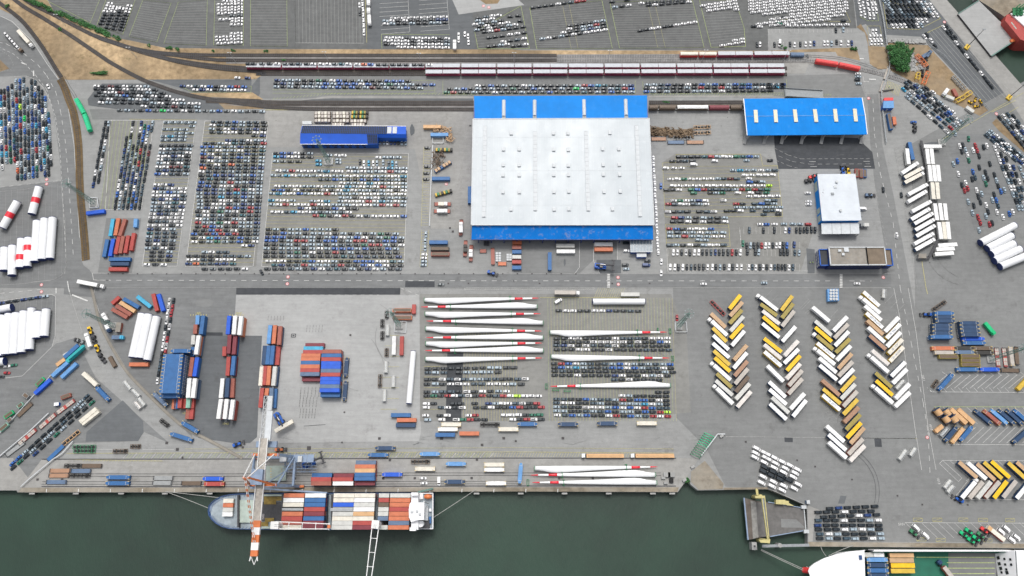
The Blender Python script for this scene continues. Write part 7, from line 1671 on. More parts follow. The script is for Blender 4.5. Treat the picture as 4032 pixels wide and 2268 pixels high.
# ------------------------------------------------------------------ white ro-ro ship
rr_=root_at('roro_ship','white ship with green car deck in the lower right corner','ship',D3,1600,1420)
def rp_(f,name,m): mb=MB(); f(mb); return bw(mb,name,M[m],rr_)
bz=14
bp=[(405,1400),(420,1360),(470,1320),(560,1272),(680,1232),(820,1202),(980,1187),(1070,1183),(2900,1190),(2900,1660),(1000,1660),(820,1640),(640,1590),(500,1520),(425,1450)]
Pq=[W(D3,x,y,bz) for x,y in bp]; lo=[Vector((p.x+(6 if bp[i][0]<700 else 0),p.y*1.0+( -1.5 if bp[i][1]<1400 else 1.5),-5.6)) for i,p in enumerate(Pq)]
mb=MB(); n=len(Pq); mb.add(lo+Pq,[(i,(i+1)%n,n+(i+1)%n,n+i) for i in range(n)]); bw(mb,'hull',M['ship_white'],rr_)
rp_(lambda mb:slab(mb,[W(D3,x,y,bz) for x,y in bp[:7]+[(970,1200),(985,1660)]+bp[11:]],bz-.5,bz),'foredeck','ship_white')
rp_(lambda mb:q4(mb,965,1205,2300,1660,5.5,6.0,D3),'car_deck','deck_green'); rp_(lambda mb:q4(mb,1815,1215,2300,1660,6.0,6.05,D3),'grey_deck_lane','lot_grey')
rp_(lambda mb:[mb.beam(W(D3,1490 if i==0 else 1800,1260+i*55,6.1),W(D3,2280,1262+i*54,6.1),.35,.05) for i in range(5)],'deck_lines','line_green_yellow')
rp_(lambda mb:slab(mb,pts(D3,[(1070,1185),(2480,1190),(2480,1202),(1060,1203)],bz),6,bz),'side_bulwark','ship_white'); rp_(lambda mb:slab(mb,pts(D3,[(1060,1204),(2480,1203),(2480,1212),(1050,1213)],bz-2),6,bz-2),'inner_gallery','deck_green')
AT=pts(D3,[(2478,1188),(2900,1188),(2900,1800),(2520,1800)],17); AB=pts(D3,[(2285,1225),(2350,1800)],6)
def acc(mb):
    v=[AB[0],Vector((AT[1].x,AB[0].y,6)),Vector((AT[2].x,AT[2].y,6)),AB[1],AT[0],AT[1],AT[2],AT[3]]; mb.add(v,[(4,7,6,5),(0,3,7,4),(0,4,5,1),(1,5,6,2),(3,2,6,7),(0,1,2,3)])
rp_(acc,'accommodation','ship_white')
rp_(lambda mb:mb.beam(AT[0]+Vector((.4,-.4,.4)),AT[3]+Vector((.4,0,.4)),.3,.8),'roof_rail','steel_grey')
for i,(x,y) in enumerate(((2327,1267),(2388,1278),(2448,1283),(2337,1326),(2396,1333),(2457,1335),(2352,1373),(2408,1383),(2360,1413),(2415,1415))):
    C0=Vector((0,0,CAM_H)); dr=W(D3,x,y,6)-C0; u_=(AT[0]-AB[0]).normalized(); n_=u_.cross(AB[1]-AB[0]).normalized(); n_=n_ if n_.z>0 else -n_
    q=C0+dr*((AB[0]-C0).dot(n_)/dr.dot(n_))+n_*.9; s_=.9 if i%3==0 else .65; v_=n_.cross(u_)
    rp_(lambda mb:mb.add([q-u_*s_-v_*s_,q+u_*s_-v_*s_,q+u_*s_+v_*s_,q-u_*s_+v_*s_],[(0,1,2,3)]),'window','glass')
p=W(D3,372,1392,8); rp_(lambda mb:mb.cyl((p.x,p.y,6),(p.x+2,p.y,9.5),1.7,14),'bow_fitting','shuttle_red'); p=W(D3,928,1262,bz); rp_(lambda mb:mb.box((p.x,p.y,bz),1.6,2.4,.7),'deck_locker','hull_blue')
RS=[(985,1285,1215,1285,'LB'),(990,1340,1220,1340,'NV'),(990,1393,1225,1393,'BL'),(995,1445,1230,1445,'NV')]
for i,(x1,y1,x2,y2,ck) in enumerate(RS): place_box(D3,x1,y1,x2,y2,ck,'%s container, %s on the white ship'%(bname(ck),ordn(i,4,'from the top')),8.4,2.6,'ferry','containers on the white ship')
for i,(y,ck) in enumerate(((1240,'LO'),(1292,'TN'),(1343,'Y'),(1398,'YD'))):
    a=W(D3,1225 if i<2 else 1238,y,11); b_=W(D3,1468 if i<2 else 1478,y,11); c_=(a+b_)/2; r_=thing('semi_trailer','%s trailer, %s on the white ship deck'%(bname(ck),ordn(i,4,'from the top')),'trailer',(c_.x,c_.y,7.05),0,'trailers on the white ship')
    for pn,me in trailer_mesh(ck,'DT',(b_-a).length).items(): inst(pn,me,r_)
for i,x in enumerate((1008,1117)): place_box(D3,x-48,1235,x+48,1235,('LG','WH')[i],('grey','white')[i]+' reefer unit box at the bow bay of the white ship',8.4,2.4,'box','containers on the white ship')
trailer(D3,1720,1350,1850,1520,'TP','grey trailer with dark tractor on the green ship deck',side='BR',group='trailers on the white ship'); 
for o in list(COL.objects):
    if o.get('label')=='grey trailer with dark tractor on the green ship deck': o.location.z=6.1; cab(o,-14/2-.6,'NV',-1)
# ------------------------------------------------------------------ ro-ro ramp in the inlet
mat('ramp_lane_mat',(.14,.135,.13),.85,.15,.3); mat('grip',(.24,.235,.22),.8,.15,.5)
rm=root_at('linkspan','brown floating link ramp with pale yellow lifting frame','ramp',(2,3),2500,850)
def mp_(f,name,m): mb=MB(); f(mb); return bw(mb,name,M[m],rm)
mp_(lambda mb:slab(mb,pts((2,3),[(2332,662),(S-60,705),(S+0,705),(S+360,760),(S+385,1000),(S+20,1050),(2565,1050),(2372,1085)],0),-1.2,.05),'ramp_deck','ramp_brown')
mp_(lambda mb:mb.beam(W((2,3),2525,665,11.6),W((2,3),S+6,1110,11.6),1.0,.3),'beam_walkway','steel_grey')
mp_(lambda mb:slab(mb,pts((2,3),[(S-170,700),(S+365,762),(S+385,995),(S+0,1050),(S-120,1060)],.2),.06,.18),'ramp_lane','ramp_lane_mat')
mp_(lambda mb:slab(mb,pts((2,3),[(2400,690),(2455,700),(2480,1060),(2425,1075)],.3),.19,.27),'grip_plate','grip')
mp_(lambda mb:slab(mb,pts((2,3),[(S+130,875),(S+285,880),(S+380,965),(S+135,960)],.3),.19,.26),'worn_panel','lot_grey')
mp_(lambda mb:(mb.beam(W((2,3),2334,662,.4),W((2,3),2374,1085,.4),.8,.8),),'outer_edge','crane_blue_grey')
mp_(lambda mb:(mb.beam(W((2,3),S+0,705,.5),W((2,3),S+360,765,.5),.5,.6),mb.beam(W((2,3),S+20,1052,.5),W((2,3),S+370,990,.5),.5,.6)),'side_rail','crane_blue_grey')
mp_(lambda mb:[mb.beam(W((2,3),x,y1,12),W((2,3),x2,y2,12),.45,1.3) for x,y1,x2,y2 in ((2510,655,S+0,1120),(2540,655,S+12,1120))],'lifting_beam','ramp_yellow')
mp_(lambda mb:(slab(mb,pts((2,3),[(2445,645),(2545,640),(2548,658),(2530,668),(2450,664)],12.5),9.5,12.5),slab(mb,pts((2,3),[(2487,1085),(2600,1080),(2595,1118),(2500,1112)],12.5),9.5,12.5)),'beam_head','ramp_yellow')
for x,y in ((2500,650),(2550,1095)): mp_(lambda mb:(lambda p:mb.cyl((p.x,p.y,-6),(p.x,p.y,9.6),1.3,12))(W((2,3),x,y,9)),'tower_leg','ramp_yellow')
mp_(lambda mb:(mb.beam(W((2,3),2462,575,5),W((2,3),2470,640,9),1.4,.4)),'access_walkway','ramp_yellow')
mp_(lambda mb:(slab(mb,pts(D3,[(82,680),(175,682),(172,730),(80,725)],3.5),.3,3.5),slab(mb,pts(D3,[(175,690),(210,695),(210,715),(265,745),(200,738),(172,730)],2),.3,2)),'winch_house','ramp_yellow')
mp_(lambda mb:(mb.beam(W(D3,360,760,.6),W(D3,382,1000,.6),.5,.6),mb.box((W(D3,350,755,0).x,W(D3,350,755,0).y,0),3,2,2.2),mb.box((W(D3,375,1000,0).x,W(D3,375,1000,0).y,0),3,2,2.2)),'hinge_barrier','light_steel')
dl=root_at('mooring_dolphin','small concrete dolphin off the ramp','dolphin',(2,3),2440,1150); p=W((2,3),2440,1148,.5); mb=MB(); mb.box((p.x,p.y,-6),3,4.4,6.4); bw(mb,'block',M['concrete_wall'],dl); mb=MB(); mb.cyl((p.x,p.y,.4),(p.x,p.y,1.3),.5,10); bw(mb,'bollard',M['chassis_steel'],dl)
ct=root_at('catwalk','narrow grey catwalk from the quay corner to the dolphin','catwalk',D3,250,1135); mb=MB(); mb.beam(W(D3,-60,1148,.8),W(D3,415,1138,.8),1.6,.3); bw(mb,'deck',M['steel_grey'],ct); mb=MB(); p=W(D3,120,1140,1); mb.cyl((p.x,p.y,-6),(p.x,p.y,1.4),1.3,14); bw(mb,'pile_cap',M['concrete_wall'],ct)
# pontoon and red ship at the top right
pn=root_at('pontoon','broad pale grey pontoon at the upper right quay','pontoon',(3,0),2200,300); q=pts((3,0),[(2120,5),(1912,140),(2248,565),(2512,388)],1.5); mb=MB(); slab(mb,q,-5.8,1.5,1,0); bw(mb,'deck',[M['concrete_pale'],M['chassis_steel']],pn)
mb=MB(); mb.beam(q[0]+Vector((0,0,.2)),q[1]+Vector((0,0,.2)),.6,.4); mb.beam(q[2]+Vector((0,0,.2)),q[3]+Vector((0,0,.2)),.8,.5); bw(mb,'edge_rail',M['mast_green'],pn); mb=MB(); p=W((3,0),2460,410,2); mb.box((p.x,p.y,1.5),3.5,2.2,1.2,.3); bw(mb,'orange_box',M['crane_orange'],pn)
rs_=root_at('red_ship','dark red hulled ship at the upper right edge','ship',(3,0),2500,300); q=[W((3,0),x,y,7) for x,y in ((2385,205),(2400,150),(2470,130),(2700,90),(2900,420),(2576,410),(2540,395))]; mb=MB(); slab(mb,q,-5.8,7); bw(mb,'hull',bm('RD'),rs_)
mb=MB(); slab(mb,pts((3,0),[(2440,135),(2700,60),(2900,420),(2650,325)],8),7,8); bw(mb,'deck',M['ship_white'],rs_); mb=MB()
for i in range(9): p=W((3,0),2480+(i%3)*35,90+(i//3)*25,9); mb.beam(p,p+Vector((3,2,3)),.6); mb.box((p.x,p.y,8),2,2,1.2,i)
bw(mb,'deck_winches',M['green_frame'],rs_)
a=W((3,0),2385,205,7);b_=W((3,0),2540,395,7); d_=(b_-a).normalized(); mb=MB()
for k,o_ in ((3,1.6),(6.2,2.4)): p=W((3,0),2425,190,7.03)+d_*k+Vector((-d_.y,d_.x,0))*-.2*o_; mb.beam(p,p+d_*3.0,.8,.04)
bw(mb,'hull_marks',M['pale_gate'],rs_)
# ------------------------------------------------------------------ machines
def reach(t,x,y,tx,ty,label,body='wall_blue',spread=True):
    p=W(t,x,y); q=W(t,tx,ty,5); d=(q-Vector((p.x,p.y,5))); a=math.atan2(d.y,d.x); L=d.length; r_=thing('reach_stacker',label,'reach stacker',(p.x,p.y,0),a,'reach stackers')
    mb=MB(); mb.prism([(-3.8,-1.9),(3.6,-1.7),(3.6,1.7),(-3.8,1.9)],.9,2.4); mb.box((-3,0,2.4),2.4,3,.9); mb.build('chassis',M[body],r_)
    for x_,w in ((-2.6,.7),(2.6,.9)):
        for s in (-1,1): mb=MB(); mb.cyl((x_,s*1.3,.9),(x_,s*(1.3+w),.9),.9,14); mb.build('wheel',M['tyre'],r_)
    mb=MB(); mb.box((.2,-.9,2.4),1.8,1.3,1.9); mb.build('cab',M['glass'],r_)
    mb=MB(); mb.beam((-3.2,.3,3.6),(L,.3,5.6),1.0,1.1); mb.beam((L*.3,.3,4.6),(L,.3,5.9),.7,.7); mb.build('boom',M['chassis_steel'],r_)
    if spread:
        mb=MB(); mb.beam((L,-3.2,5),(L,3.8,5),1.1,.6); 
        for s in (-3.2,3.8): mb.box((L,s,4.4),2.6,.7,.6)
        mb.build('spreader',M['chassis_steel'],r_)
    mb=MB(); mb.box((1.2,.3,5.1),3.6,.35,.12); mb.build('boom_panel',M['ship_white'],r_); return r_
reach((2,1),890,1238,1020,1225,'navy reach stacker on the dock forecourt'); reach(B3,545,318,665,260,'navy reach stacker on the quay behind the stacks'); reach(B2,240,1320,268,1395,'blue reach stacker lifting a white container near the crane',spread=True)
place_box(B2,190,1440,368,1338,'CR','white container lifted by the blue reach stacker',3.2,2.6)
def loader(t,x,y,ang,label,body='box_Y',sc=.85):
    if 'wild yard' in label: sc=.55
    p=W(t,x,y); r_=thing('wheel_loader',label,'loader',(p.x,p.y,0),R(ang),'loaders and tractors'); r_.scale=(sc,sc,sc); mb=MB(); mb.box((-1.6,0,1),3.2,2.2,1.6); mb.prism([(0,-.9),(2.4,-.7),(2.4,.7),(0,.9)],1,2.1); mb.build('body',M[body],r_)
    for a in (-2,1.9):
        for s in (-1,1): mb=MB(); mb.cyl((a,s*.95,.85),(a,s*1.65,.85),.85,12); mb.build('wheel',M['tyre'],r_)
    mb=MB(); mb.box((-.4,0,2.4),1.6,1.6,1.3); mb.build('cab',M['glass'],r_); mb=MB(); mb.beam((2.2,-.6,1.8),(4.2,-.6,.7),.3); mb.beam((2.2,.6,1.8),(4.2,.6,.7),.3); mb.box((4.6,0,.2),1.2,2.8,1.1); mb.build('bucket',M['chassis_steel'],r_)
loader(A2,918,435,-65,'yellow and black loader right of the white truck'); loader(A2,955,520,-70,'black machine below the first yellow loader','chassis_steel'); loader(A2,990,615,-65,'second yellow loader by the curving track'); loader(A2,1030,700,-50,'black machine above the brown hopper','chassis_steel'); loader(A2,815,540,160,'grey machine left of the white truck','steel_grey')
for i,(x,y) in enumerate(((2010,1000),(1958,1030),(2085,1072),(2032,1092))): loader(D3,x,y,-35,'green tractor, %s of four on the quay bays'%ORD[i],'box_EG')
loader(D3,2165,990,-40,'red tractor beside four green ones','shuttle_red'); loader(D3,1455,1015,-40,'dark green tractor with implement by the white vans','box_GR'); loader(D3,2130,1040,-40,'green and yellow seed machine among the tractors','box_GR'); loader(B3,243,178,0,'orange straddle lorry beside the crane','crane_orange'); loader((1,1),2370,1302,-20,'blue tractor unit below the dock forecourt','wall_blue'); loader(D3,1908,680,150,'blue tractor under the yellow trailer bays','wall_blue')
loader(A3,2395,125,20,'blue terminal tractor left of the crane','wall_blue'); loader(D2,1590,272,180,'blue terminal tractor left of the blue blocks','wall_blue'); loader((3,0),2030,1035,-30,'upper left yellow digger in the wild yard'); loader((3,0),2080,1010,60,'middle yellow digger in the wild yard'); loader((3,0),2135,1030,-70,'right yellow digger in the wild yard'); loader((3,0),2090,1075,10,'lowest yellow digger in the wild yard'); loader((3,1),1010,522,0,'blue green lift truck at the workshop east wall','box_SL')
loader((3,1),745,275,90,'blue machine behind the workshop','wall_blue'); loader((3,1),800,280,90,'yellow machine behind the workshop'); loader((3,1),440,335,20,'red machine at the workshop corner','shuttle_red'); loader((3,1),400,375,10,'black machine at the workshop corner','chassis_steel')
for i,(x,y) in enumerate(((895,290),(940,295))): place_box((3,1),x,y-38,x,y+38,('RD','BR')[i],('left','right')[i]+' red skip behind the workshop',0,1.6,'open')
place_box((3,1),975,255,978,330,'BL','blue skip behind the workshop',0,1.6,'open')
# wild yard machines
def jack(t,pl,label,ck,cat='crane parts',name='crane_section'):
    q=pts(t,pl,2.4); r_=thing(name,label,cat,(q[0].x,q[0].y,0)); mb=MB()
    for a,b_ in zip(q,q[1:]):
        d=(b_-a).normalized(); nr=Vector((-d.y,d.x,0))
        for s in (-1.3,1.3):
            for z in (.6,2.2): mb.beam(Vector((a.x,a.y,z))+nr*s,Vector((b_.x,b_.y,z))+nr*s,.4)
        m_=max(2,int((b_-a).length/2.4))
        for i in range(m_+1): p=a+(b_-a)*i/m_; mb.beam(Vector((p.x,p.y,2.2))-nr*1.3,Vector((p.x,p.y,2.2))+nr*1.3,.35); mb.beam(Vector((p.x,p.y,.4))-nr*1.3,Vector((p.x,p.y,2.3))-nr*1.3,.3)
    bw(mb,'frame',M[ck],r_)
jack((3,0),[(1500,550),(1560,610),(1600,660)],'upper orange crane part in the wild yard','crane_orange'); jack((3,0),[(1620,720),(1590,780),(1570,840)],'lower orange crane part in the wild yard','crane_orange'); jack((3,0),[(1518,730),(1508,790)],'orange and yellow frame in the wild yard','box_YD'); jack((3,0),[(1990,960),(2050,920)],'yellow frame beside rusty crates','box_YD'); jack((3,0),[(1900,1010),(1980,970)],'second yellow frame beside rusty crates','box_YD')
jack((3,0),[(1870,760),(1990,890)],'grey steel beams piled beside the car lanes','steel_grey'); place_box((3,0),1555,570,1640,520,'SL','slate canvas container in the wild yard',0,2.6); place_box((3,0),1870,900,1900,960,'BR','rusty crate beside the white yard truck',0,2); place_box((3,0),1800,965,1865,990,'LG','pale crate below the white yard truck',0,2); place_box((3,0),1990,1065,2080,1130,'LG','pale slatted crate at the wild yard tip',0,2); truck((3,0),1815,890,1770,950,'WH','WH','white truck in the wild yard')
for i,(x,y) in enumerate(((1575,625),(1600,695),(1550,720),(1545,765))): loader((3,0),x,y,40+i*30,'black wheel set, %s down the wild yard'%ORD[i],'chassis_steel')
place_box((3,0),1215,1140,1245,1300,'BL','blue open container along the east road fence',0,2.6,'open'); place_box((3,0),1270,1175,1278,1250,'OR','orange load beside the blue open container',0,2,'box'); loader((3,0),1470,1300,80,'dark tracked machine beside the east fence','chassis_steel')
def gate_(t,P,label,w,m):
    q=pts(t,P,.6); r_=thing('gate_beam',label,'gate',(q[0].x,q[0].y,0)); mb=MB()
    for a,b_ in zip(q,q[1:]): mb.beam(a,b_,w,.5)
    bw(mb,'beam',M[m],r_)
gate_((3,0),[(1215,690),(1175,800)],'upper pale sliding gate across the railway',2.6,'walkway'); gate_((3,0),[(1170,820),(1135,925)],'lower pale sliding gate across the railway',2.6,'walkway'); gate_((3,0),[(1145,915),(1265,900)],'dark barrier arm at the hatched triangle',.8,'chassis_steel')
# teal crane truck and odd loads in the west yard
mc=root_at('mobile_crane','turquoise mobile crane with long jib in the west yard','mobile crane',A2,760,660)
mb=MB(); mb.beam(W(A2,675,745,1.6),W(A2,845,590,1.6),2.8,1.6); bw(mb,'carrier',bm('TL'),mc); mb=MB(); mb.beam(W(A2,690,715,4),W(A2,850,580,4.6),1.6,1.5); bw(mb,'jib',bm('TL'),mc); mb=MB(); mb.beam(W(A2,650,700,2),W(A2,790,575,2),2.6,1.2)
bw(mb,'counterweight_deck',bm('BL'),mc); mb=MB()
for i in range(6):
    p=W(A2,690+i*28,735-i*26,.6); mb.box((p.x,p.y,0),1.4,3.0,1.2,.7)
bw(mb,'wheels',M['tyre'],mc); mb=MB(); mb.box((W(A2,650,670,3).x,W(A2,650,670,3).y,.2),4,4,.4,.6); bw(mb,'outrigger_mat',M['light_steel'],mc)
place_box(A2,575,770,640,722,'LO','pale orange crate beside the turquoise crane',0,2.6); 
for i,(x,y,x2,y2,ck,lb) in enumerate(((1100,692,1155,790,'BN','brown open skip by the curving track'),(372,975,432,915,'EG','green machine frame left of the blue box'),(175,1200,225,1160,'GN','small green trailer left of the grey hopper'),(50,1300,120,1250,'EG','green machinery pile at the far left yard'),(70,1345,115,1310,'GY','grey crate under the green machinery'),(235,1065,280,1100,'GY','grey crate above the blue box'),(620,1105,700,1075,'BR','brown striped platform above the red ones'),(0,1430,70,1370,'GN','pale green trailer cut by the left edge'))):
    place_box(A2,x,y,x2,y2,ck,lb,0,1.8,'open')
for i,(y0) in enumerate((0,)):
    place_box(A2,800,1350,968,1212,'CR','cream tarpaulin covered load, left of two',0,3.2,'box',Wd=2.6); place_box(A2,820,1370,990,1235,'CR','cream tarpaulin covered load, right of two',0,2.9,'box',Wd=2.6)
tb=root_at('portable_toilet','small white and blue booth above the red platforms','booth',A2,568,1165); mb=MB(); p=W(A2,568,1168,2); mb.box((p.x,p.y,0),3,2,2.2,.1,1,0); bw(mb,'cabin',[M['ship_white'],M['wall_blue']],tb); mb=MB(); mb.box((p.x-1.51,p.y,.1),.06,1,1.9); bw(mb,'door',M['light_steel'],tb)
# car transporter lorry at top left
tp=root_at('car_transporter','car transporter lorry carrying white cars on the left road','lorry',(0,0),130,420)
mb=MB(); mb.beam(W((0,0),50,335,1.8),W((0,0),205,505,1.8),2.4,.4); bw(mb,'deck',M['chassis_steel'],tp); mb=MB(); mb.beam(W((0,0),200,497,1.8),W((0,0),222,515,1.8),2.4,2.2); bw(mb,'cab',bm('BN'),tp)
for i in range(6):
    x,y=60+i*24,345+i*27; p=W((0,0),x,y,2.6); a=W((0,0),50,335);b_=W((0,0),205,505); make_car(dict(p=Vector((p.x,p.y,2.0)),a=math.atan2(b_.y-a.y,b_.x-a.x),c='wwwwww'[i],s='car'),'white car, %s up the transporter on the left road'%ORD[i],'cars on the transporter lorry')
# bus and reels at the right
bs=root_at('bus','red and white coach leaning among quay bays','bus',D3,2305,1015); a=W(D3,2215,955,3);b_=W(D3,2385,1090,3); mb=MB(); mb.beam(Vector((a.x,a.y,1.7)),Vector((b_.x,b_.y,1.7)),2.5,2.6); bw(mb,'body',bm('CR'),bs); mb=MB(); d=(b_-a).normalized(); nr=Vector((-d.y,d.x,0))
for s in (-1,1): mb.beam(Vector((a.x,a.y,1.5))+nr*1.27*s,Vector((b_.x,b_.y,1.5))+nr*1.27*s,.12,1.6)
bw(mb,'red_sides',bm('RD'),bs); mb=MB(); mb.beam(Vector((a.x,a.y,3.1)),Vector((a.x,a.y,3.1))+d*2.5,2.3,.3); bw(mb,'roof_hatch',bm('LO'),bs)
for i,(x,y) in enumerate(((1715,1248),(1800,1253),(1795,1318),(1875,1318))):
    p=W(D2,x,y,3.4); r_=thing('cable_drum','tan cable drum, %s of four in the slanted bays'%('upper left','upper right','lower left','lower right')[i],'cable drum',(p.x,p.y,.6),R(-58),'cable drums'); mb=MB(); mb.cyl((-2.0,0,2.5),(2.0,0,2.5),2.1,24); mb.build('winding',M['box_LO'],r_,True)
    for s in (-1,1): mb=MB(); mb.cyl((s*2.0,0,2.5),(s*2.25,0,2.5),2.55,24); mb.build('flange',bm('NV'),r_,True)
for i,(x1,y1,x2,y2,w) in enumerate(((1660,1225,1820,1370,4),(1745,1225,1900,1360,3))):
    a=W(D2,x1,y1,.5);b_=W(D2,x2,y2,.5); r_=thing('low_loader',('left','right')[i]+' wooden low loader carrying cable drums','trailer',(a.x,a.y,0)); mb=MB(); mb.beam(a,b_,w,.4); bw(mb,'deck',bm('BN'),r_)
    mb=MB(); mb.beam(a-Vector((0,0,.3)),b_-Vector((0,0,.3)),1.5,.3); bw(mb,'wheels',M['tyre'],r_)
for i,(x1,y1,x2,y2) in enumerate(((1855,1228,1990,1352),(1920,1222,2075,1362))): place_box(D2,x1,y1,x2,y2,'LO','pale timber crate load, %s of two beside the drums'%('left','right')[i],.3,2.8,'box',Wd=2.8)
place_box(D2,1760,1385,1690,1445,'LO','pale timber crate below the cable drums',.3,2.6,'box')
# green frames at the quay bend
for i in range(11):
    x=1990-(i*14); y=30+i*21; gx=root_at('steel_saddle',('green' if i<6 else 'dark green')+' curved transport frame, %s of eleven at the quay bend'%ORD[i],'transport frame',(2,3),x,y,'transport frames at the quay bend'); mb=MB(); a=W((2,3),x-52,y-22,1.2);b_=W((2,3),x+42,y+22,1.2)
    for k in range(6): p=a+(b_-a)*k/6; q=a+(b_-a)*(k+1)/6; s1=math.sin(math.pi*k/6);s2=math.sin(math.pi*(k+1)/6); mb.beam(p+Vector((0,0,s1*1.2)),q+Vector((0,0,s2*1.2)),.35)
    for p in (a,b_): mb.beam((p.x,p.y,0),(p.x,p.y,1.6),.35)
    bw(mb,'frame',M['loco_green' if i<6 else 'box_GR'],gx)
for i,(t,x,y,w,h) in enumerate(((C2,1465,420,1,3.5),(C2,1587,437,2.2,6),(C2,1614,712,2.2,6),(C2,345,990,2.2,6),(C2,438,1027,8,2),(C2,555,1037,8,2),((2,3),160,508,2.4,7))):
    r_=root_at('blade_stand','dark green spare blade stand, %s of seven'%ORD[i],'transport frame',t,x,y,'spare blade stands'); mb=MB(); p=r_.location; w*=.5; h*=.5
    for a,b_ in ((-1,-1),(1,-1),(1,1),(-1,1)): mb.beam((a*w/2,b_*h/2,0),(a*w/2,b_*h/2,1.4),.3)
    for s in (-1,1): mb.beam((-w/2,s*h/2,1.3),(w/2,s*h/2,1.3),.3); mb.beam((s*w/2,-h/2,1.3),(s*w/2,h/2,1.3),.3)
    mb.build('frame',M['green_frame'],r_)
for i,(x,y) in enumerate(((1555,430),(1600,430),(1600,488),(1545,512),(1520,462),(1815,350),(1732,485),(2105,42))):
    r_=root_at('quay_crate','small quay side crate or block, %s near the end of the blades'%ORD[i],'crate',(2,3),x,y,'small crates at the quay end'); mb=MB(); mb.box((0,0,.1),4.2 if i<2 else 2.4,2.8 if i<3 else 1.4,1.4,(.5 if i>4 else 0)); mb.build('crate',[M['concrete_wall'] if i!=2 else M['tyre']],r_)
for i,(t,x,y,n_) in enumerate((((1,1),2440,1135,8),((1,1),2548,1150,6),((1,1),2338,1020,4))):
    for k in range(n_):
        p=W(t,x-15+(k%2)*28-(20 if i==2 else 0),y-35+(k//2)*24,1); r_=thing('metal_bin',('bright','bright','dark')[i]+' metal bin, %s of a cluster on the %s dock forecourt'%(ORD[k],('middle','right','left')[i]),'bin',(p.x,p.y,0),0,'metal bins on the dock forecourt'); mb=MB(); mb.box((0,0,0),1.6,1.4,1.2); mb.build('bin',[M['light_steel'] if i<2 else M['chassis_steel']],r_)
for i,(x,y,ck) in enumerate(((1832,1312,'BN'),(1905,1320,'TN'),(1810,1165-1449,'BN'))):
    pass
for x,y,w,lb in ((1420,1328,5,'left'),(1490,1328,8,'second'),(1640,1345,8,'third'),(1752,1342,8,'right')):
    r_=root_at('scrap_pile',lb+' pile of brown tangled scrap east of the warehouse','scrap pile',(2,0),x,y,'scrap piles'); mb=MB()
    for k in range(60): a=Vector((random.uniform(-w/1.6,w/1.6),random.uniform(-3.4,3.4),random.uniform(.2,2.4))); mb.beam(a,a+Vector((random.uniform(-2,2),random.uniform(-1.4,1.4),random.uniform(-.5,.8))),.5,.3)
    mb.box((0,0,0),w*1.15,6,.5); mb.build('scrap',M['scrap_brown'],r_)
for x,y,w,lb in ((1850,1312,8,'upper left'),(1918,1330,7,'upper right'),(1950,1400,5,'lower right')):
    r_=root_at('scrap_pile',lb+' pile of timber scrap round the blue crusher','scrap pile',(1,0),x,y,'scrap piles'); mb=MB()
    for k in range(50): a=Vector((random.uniform(-w/2,w/2),random.uniform(-3,3),random.uniform(.2,2))); mb.beam(a,a+Vector((random.uniform(-2,2),random.uniform(-1.4,1.4),.4)),.4,.3)
    mb.build('scrap',bm('TN'),r_)
place_box((1,0),1765,1352,1925,1352,'LB','light blue crusher container in the scrap corner',0,2.8); rail((1,0),[(1780,1385),(1885,1385),(1885,1445),(1780,1445)],'light rail square below the light blue crusher')
for i,(x,y) in enumerate(((1810,165),(1860,170))):
    r_=root_at('scrap_pile',('left','right')[i]+' upright dark scrap skip in the west yard','scrap pile',(1,1),x,y,'scrap piles'); mb=MB()
    for k in range(50): a=Vector((random.uniform(-3,3),random.uniform(-7,7),random.uniform(.2,2.2))); mb.beam(a,a+Vector((random.uniform(-1.5,1.5),random.uniform(-2,2),.3)),.5,.35)
    mb.build('scrap',bm('BN'),r_)
# concrete blocks wall and rubble strip east of northern lots
rb=root_at('rubble_wall','long grey rubble bank beside the eastern lanes','rubble',(3,0),1380,410); mb=MB()
for k in range(260): x=1195+random.random()*380; y=395+random.random()*35+ (x-1195)*.03; p=W((3,0),x,y); s_=random.uniform(.6,1.5); mb.box((p.x,p.y,0),s_,s_*.8,s_*.7,random.random()*3)
bw(mb,'stones',M['concrete_wall'],rb)
for i,(x,y) in enumerate(((1430,560),(1460,600),(1395,600),(1440,640),(1400,660),(1470,690),(1550,680),(1505,603))):
    r_=root_at('rubble_heap','pale rubble heap, %s beside the green trees'%ORD[i],'rubble',(3,0),x,y,'rubble heaps by the trees'); mb=MB()
    mb.box((0,0,0),5.4,4.2,.12)
    for k in range(14): mb.box((random.uniform(-3,3),random.uniform(-2.5,2.5),0),random.uniform(.5,1.6),random.uniform(.5,1.4),random.uniform(.3,.8),random.random()*3)
    mb.build('stones',M['concrete_wall'],r_)
# ------------------------------------------------------------------ vegetation
def leaves(mb,c,rx,ry,rz,n,s=.55,rot=0):
    ca,sa=math.cos(rot),math.sin(rot); clumps=[(random.uniform(-.75,.75),random.uniform(-.75,.75),random.uniform(.2,.9)) for _ in range(max(3,n//60))]
    for i in range(n):
        q=random.choice(clumps); a=q[0]+random.gauss(0,.22); b_=q[1]+random.gauss(0,.25); h=max(.05,q[2]+random.gauss(0,.15))
        if a*a>1.15 or b_*b_>1.15: continue
        x,y=a*rx,b_*ry; p=Vector((c[0]+x*ca-y*sa,c[1]+x*sa+y*ca,c[2]+h*rz))
        u=Vector((random.gauss(0,1),random.gauss(0,1),random.gauss(0,.5))).normalized()*s*random.uniform(.6,1.4); w=u.cross(Vector((random.gauss(0,.4),random.gauss(0,.4),1))).normalized()*s*random.uniform(.4,1)
        mb.add([p-u,p-w,p+u,p+w],[(0,1,2,3)],0 if random.random()<.55 else 1)
LV=[M['leaf_dark'],M['leaf_light']]
mb=MB()
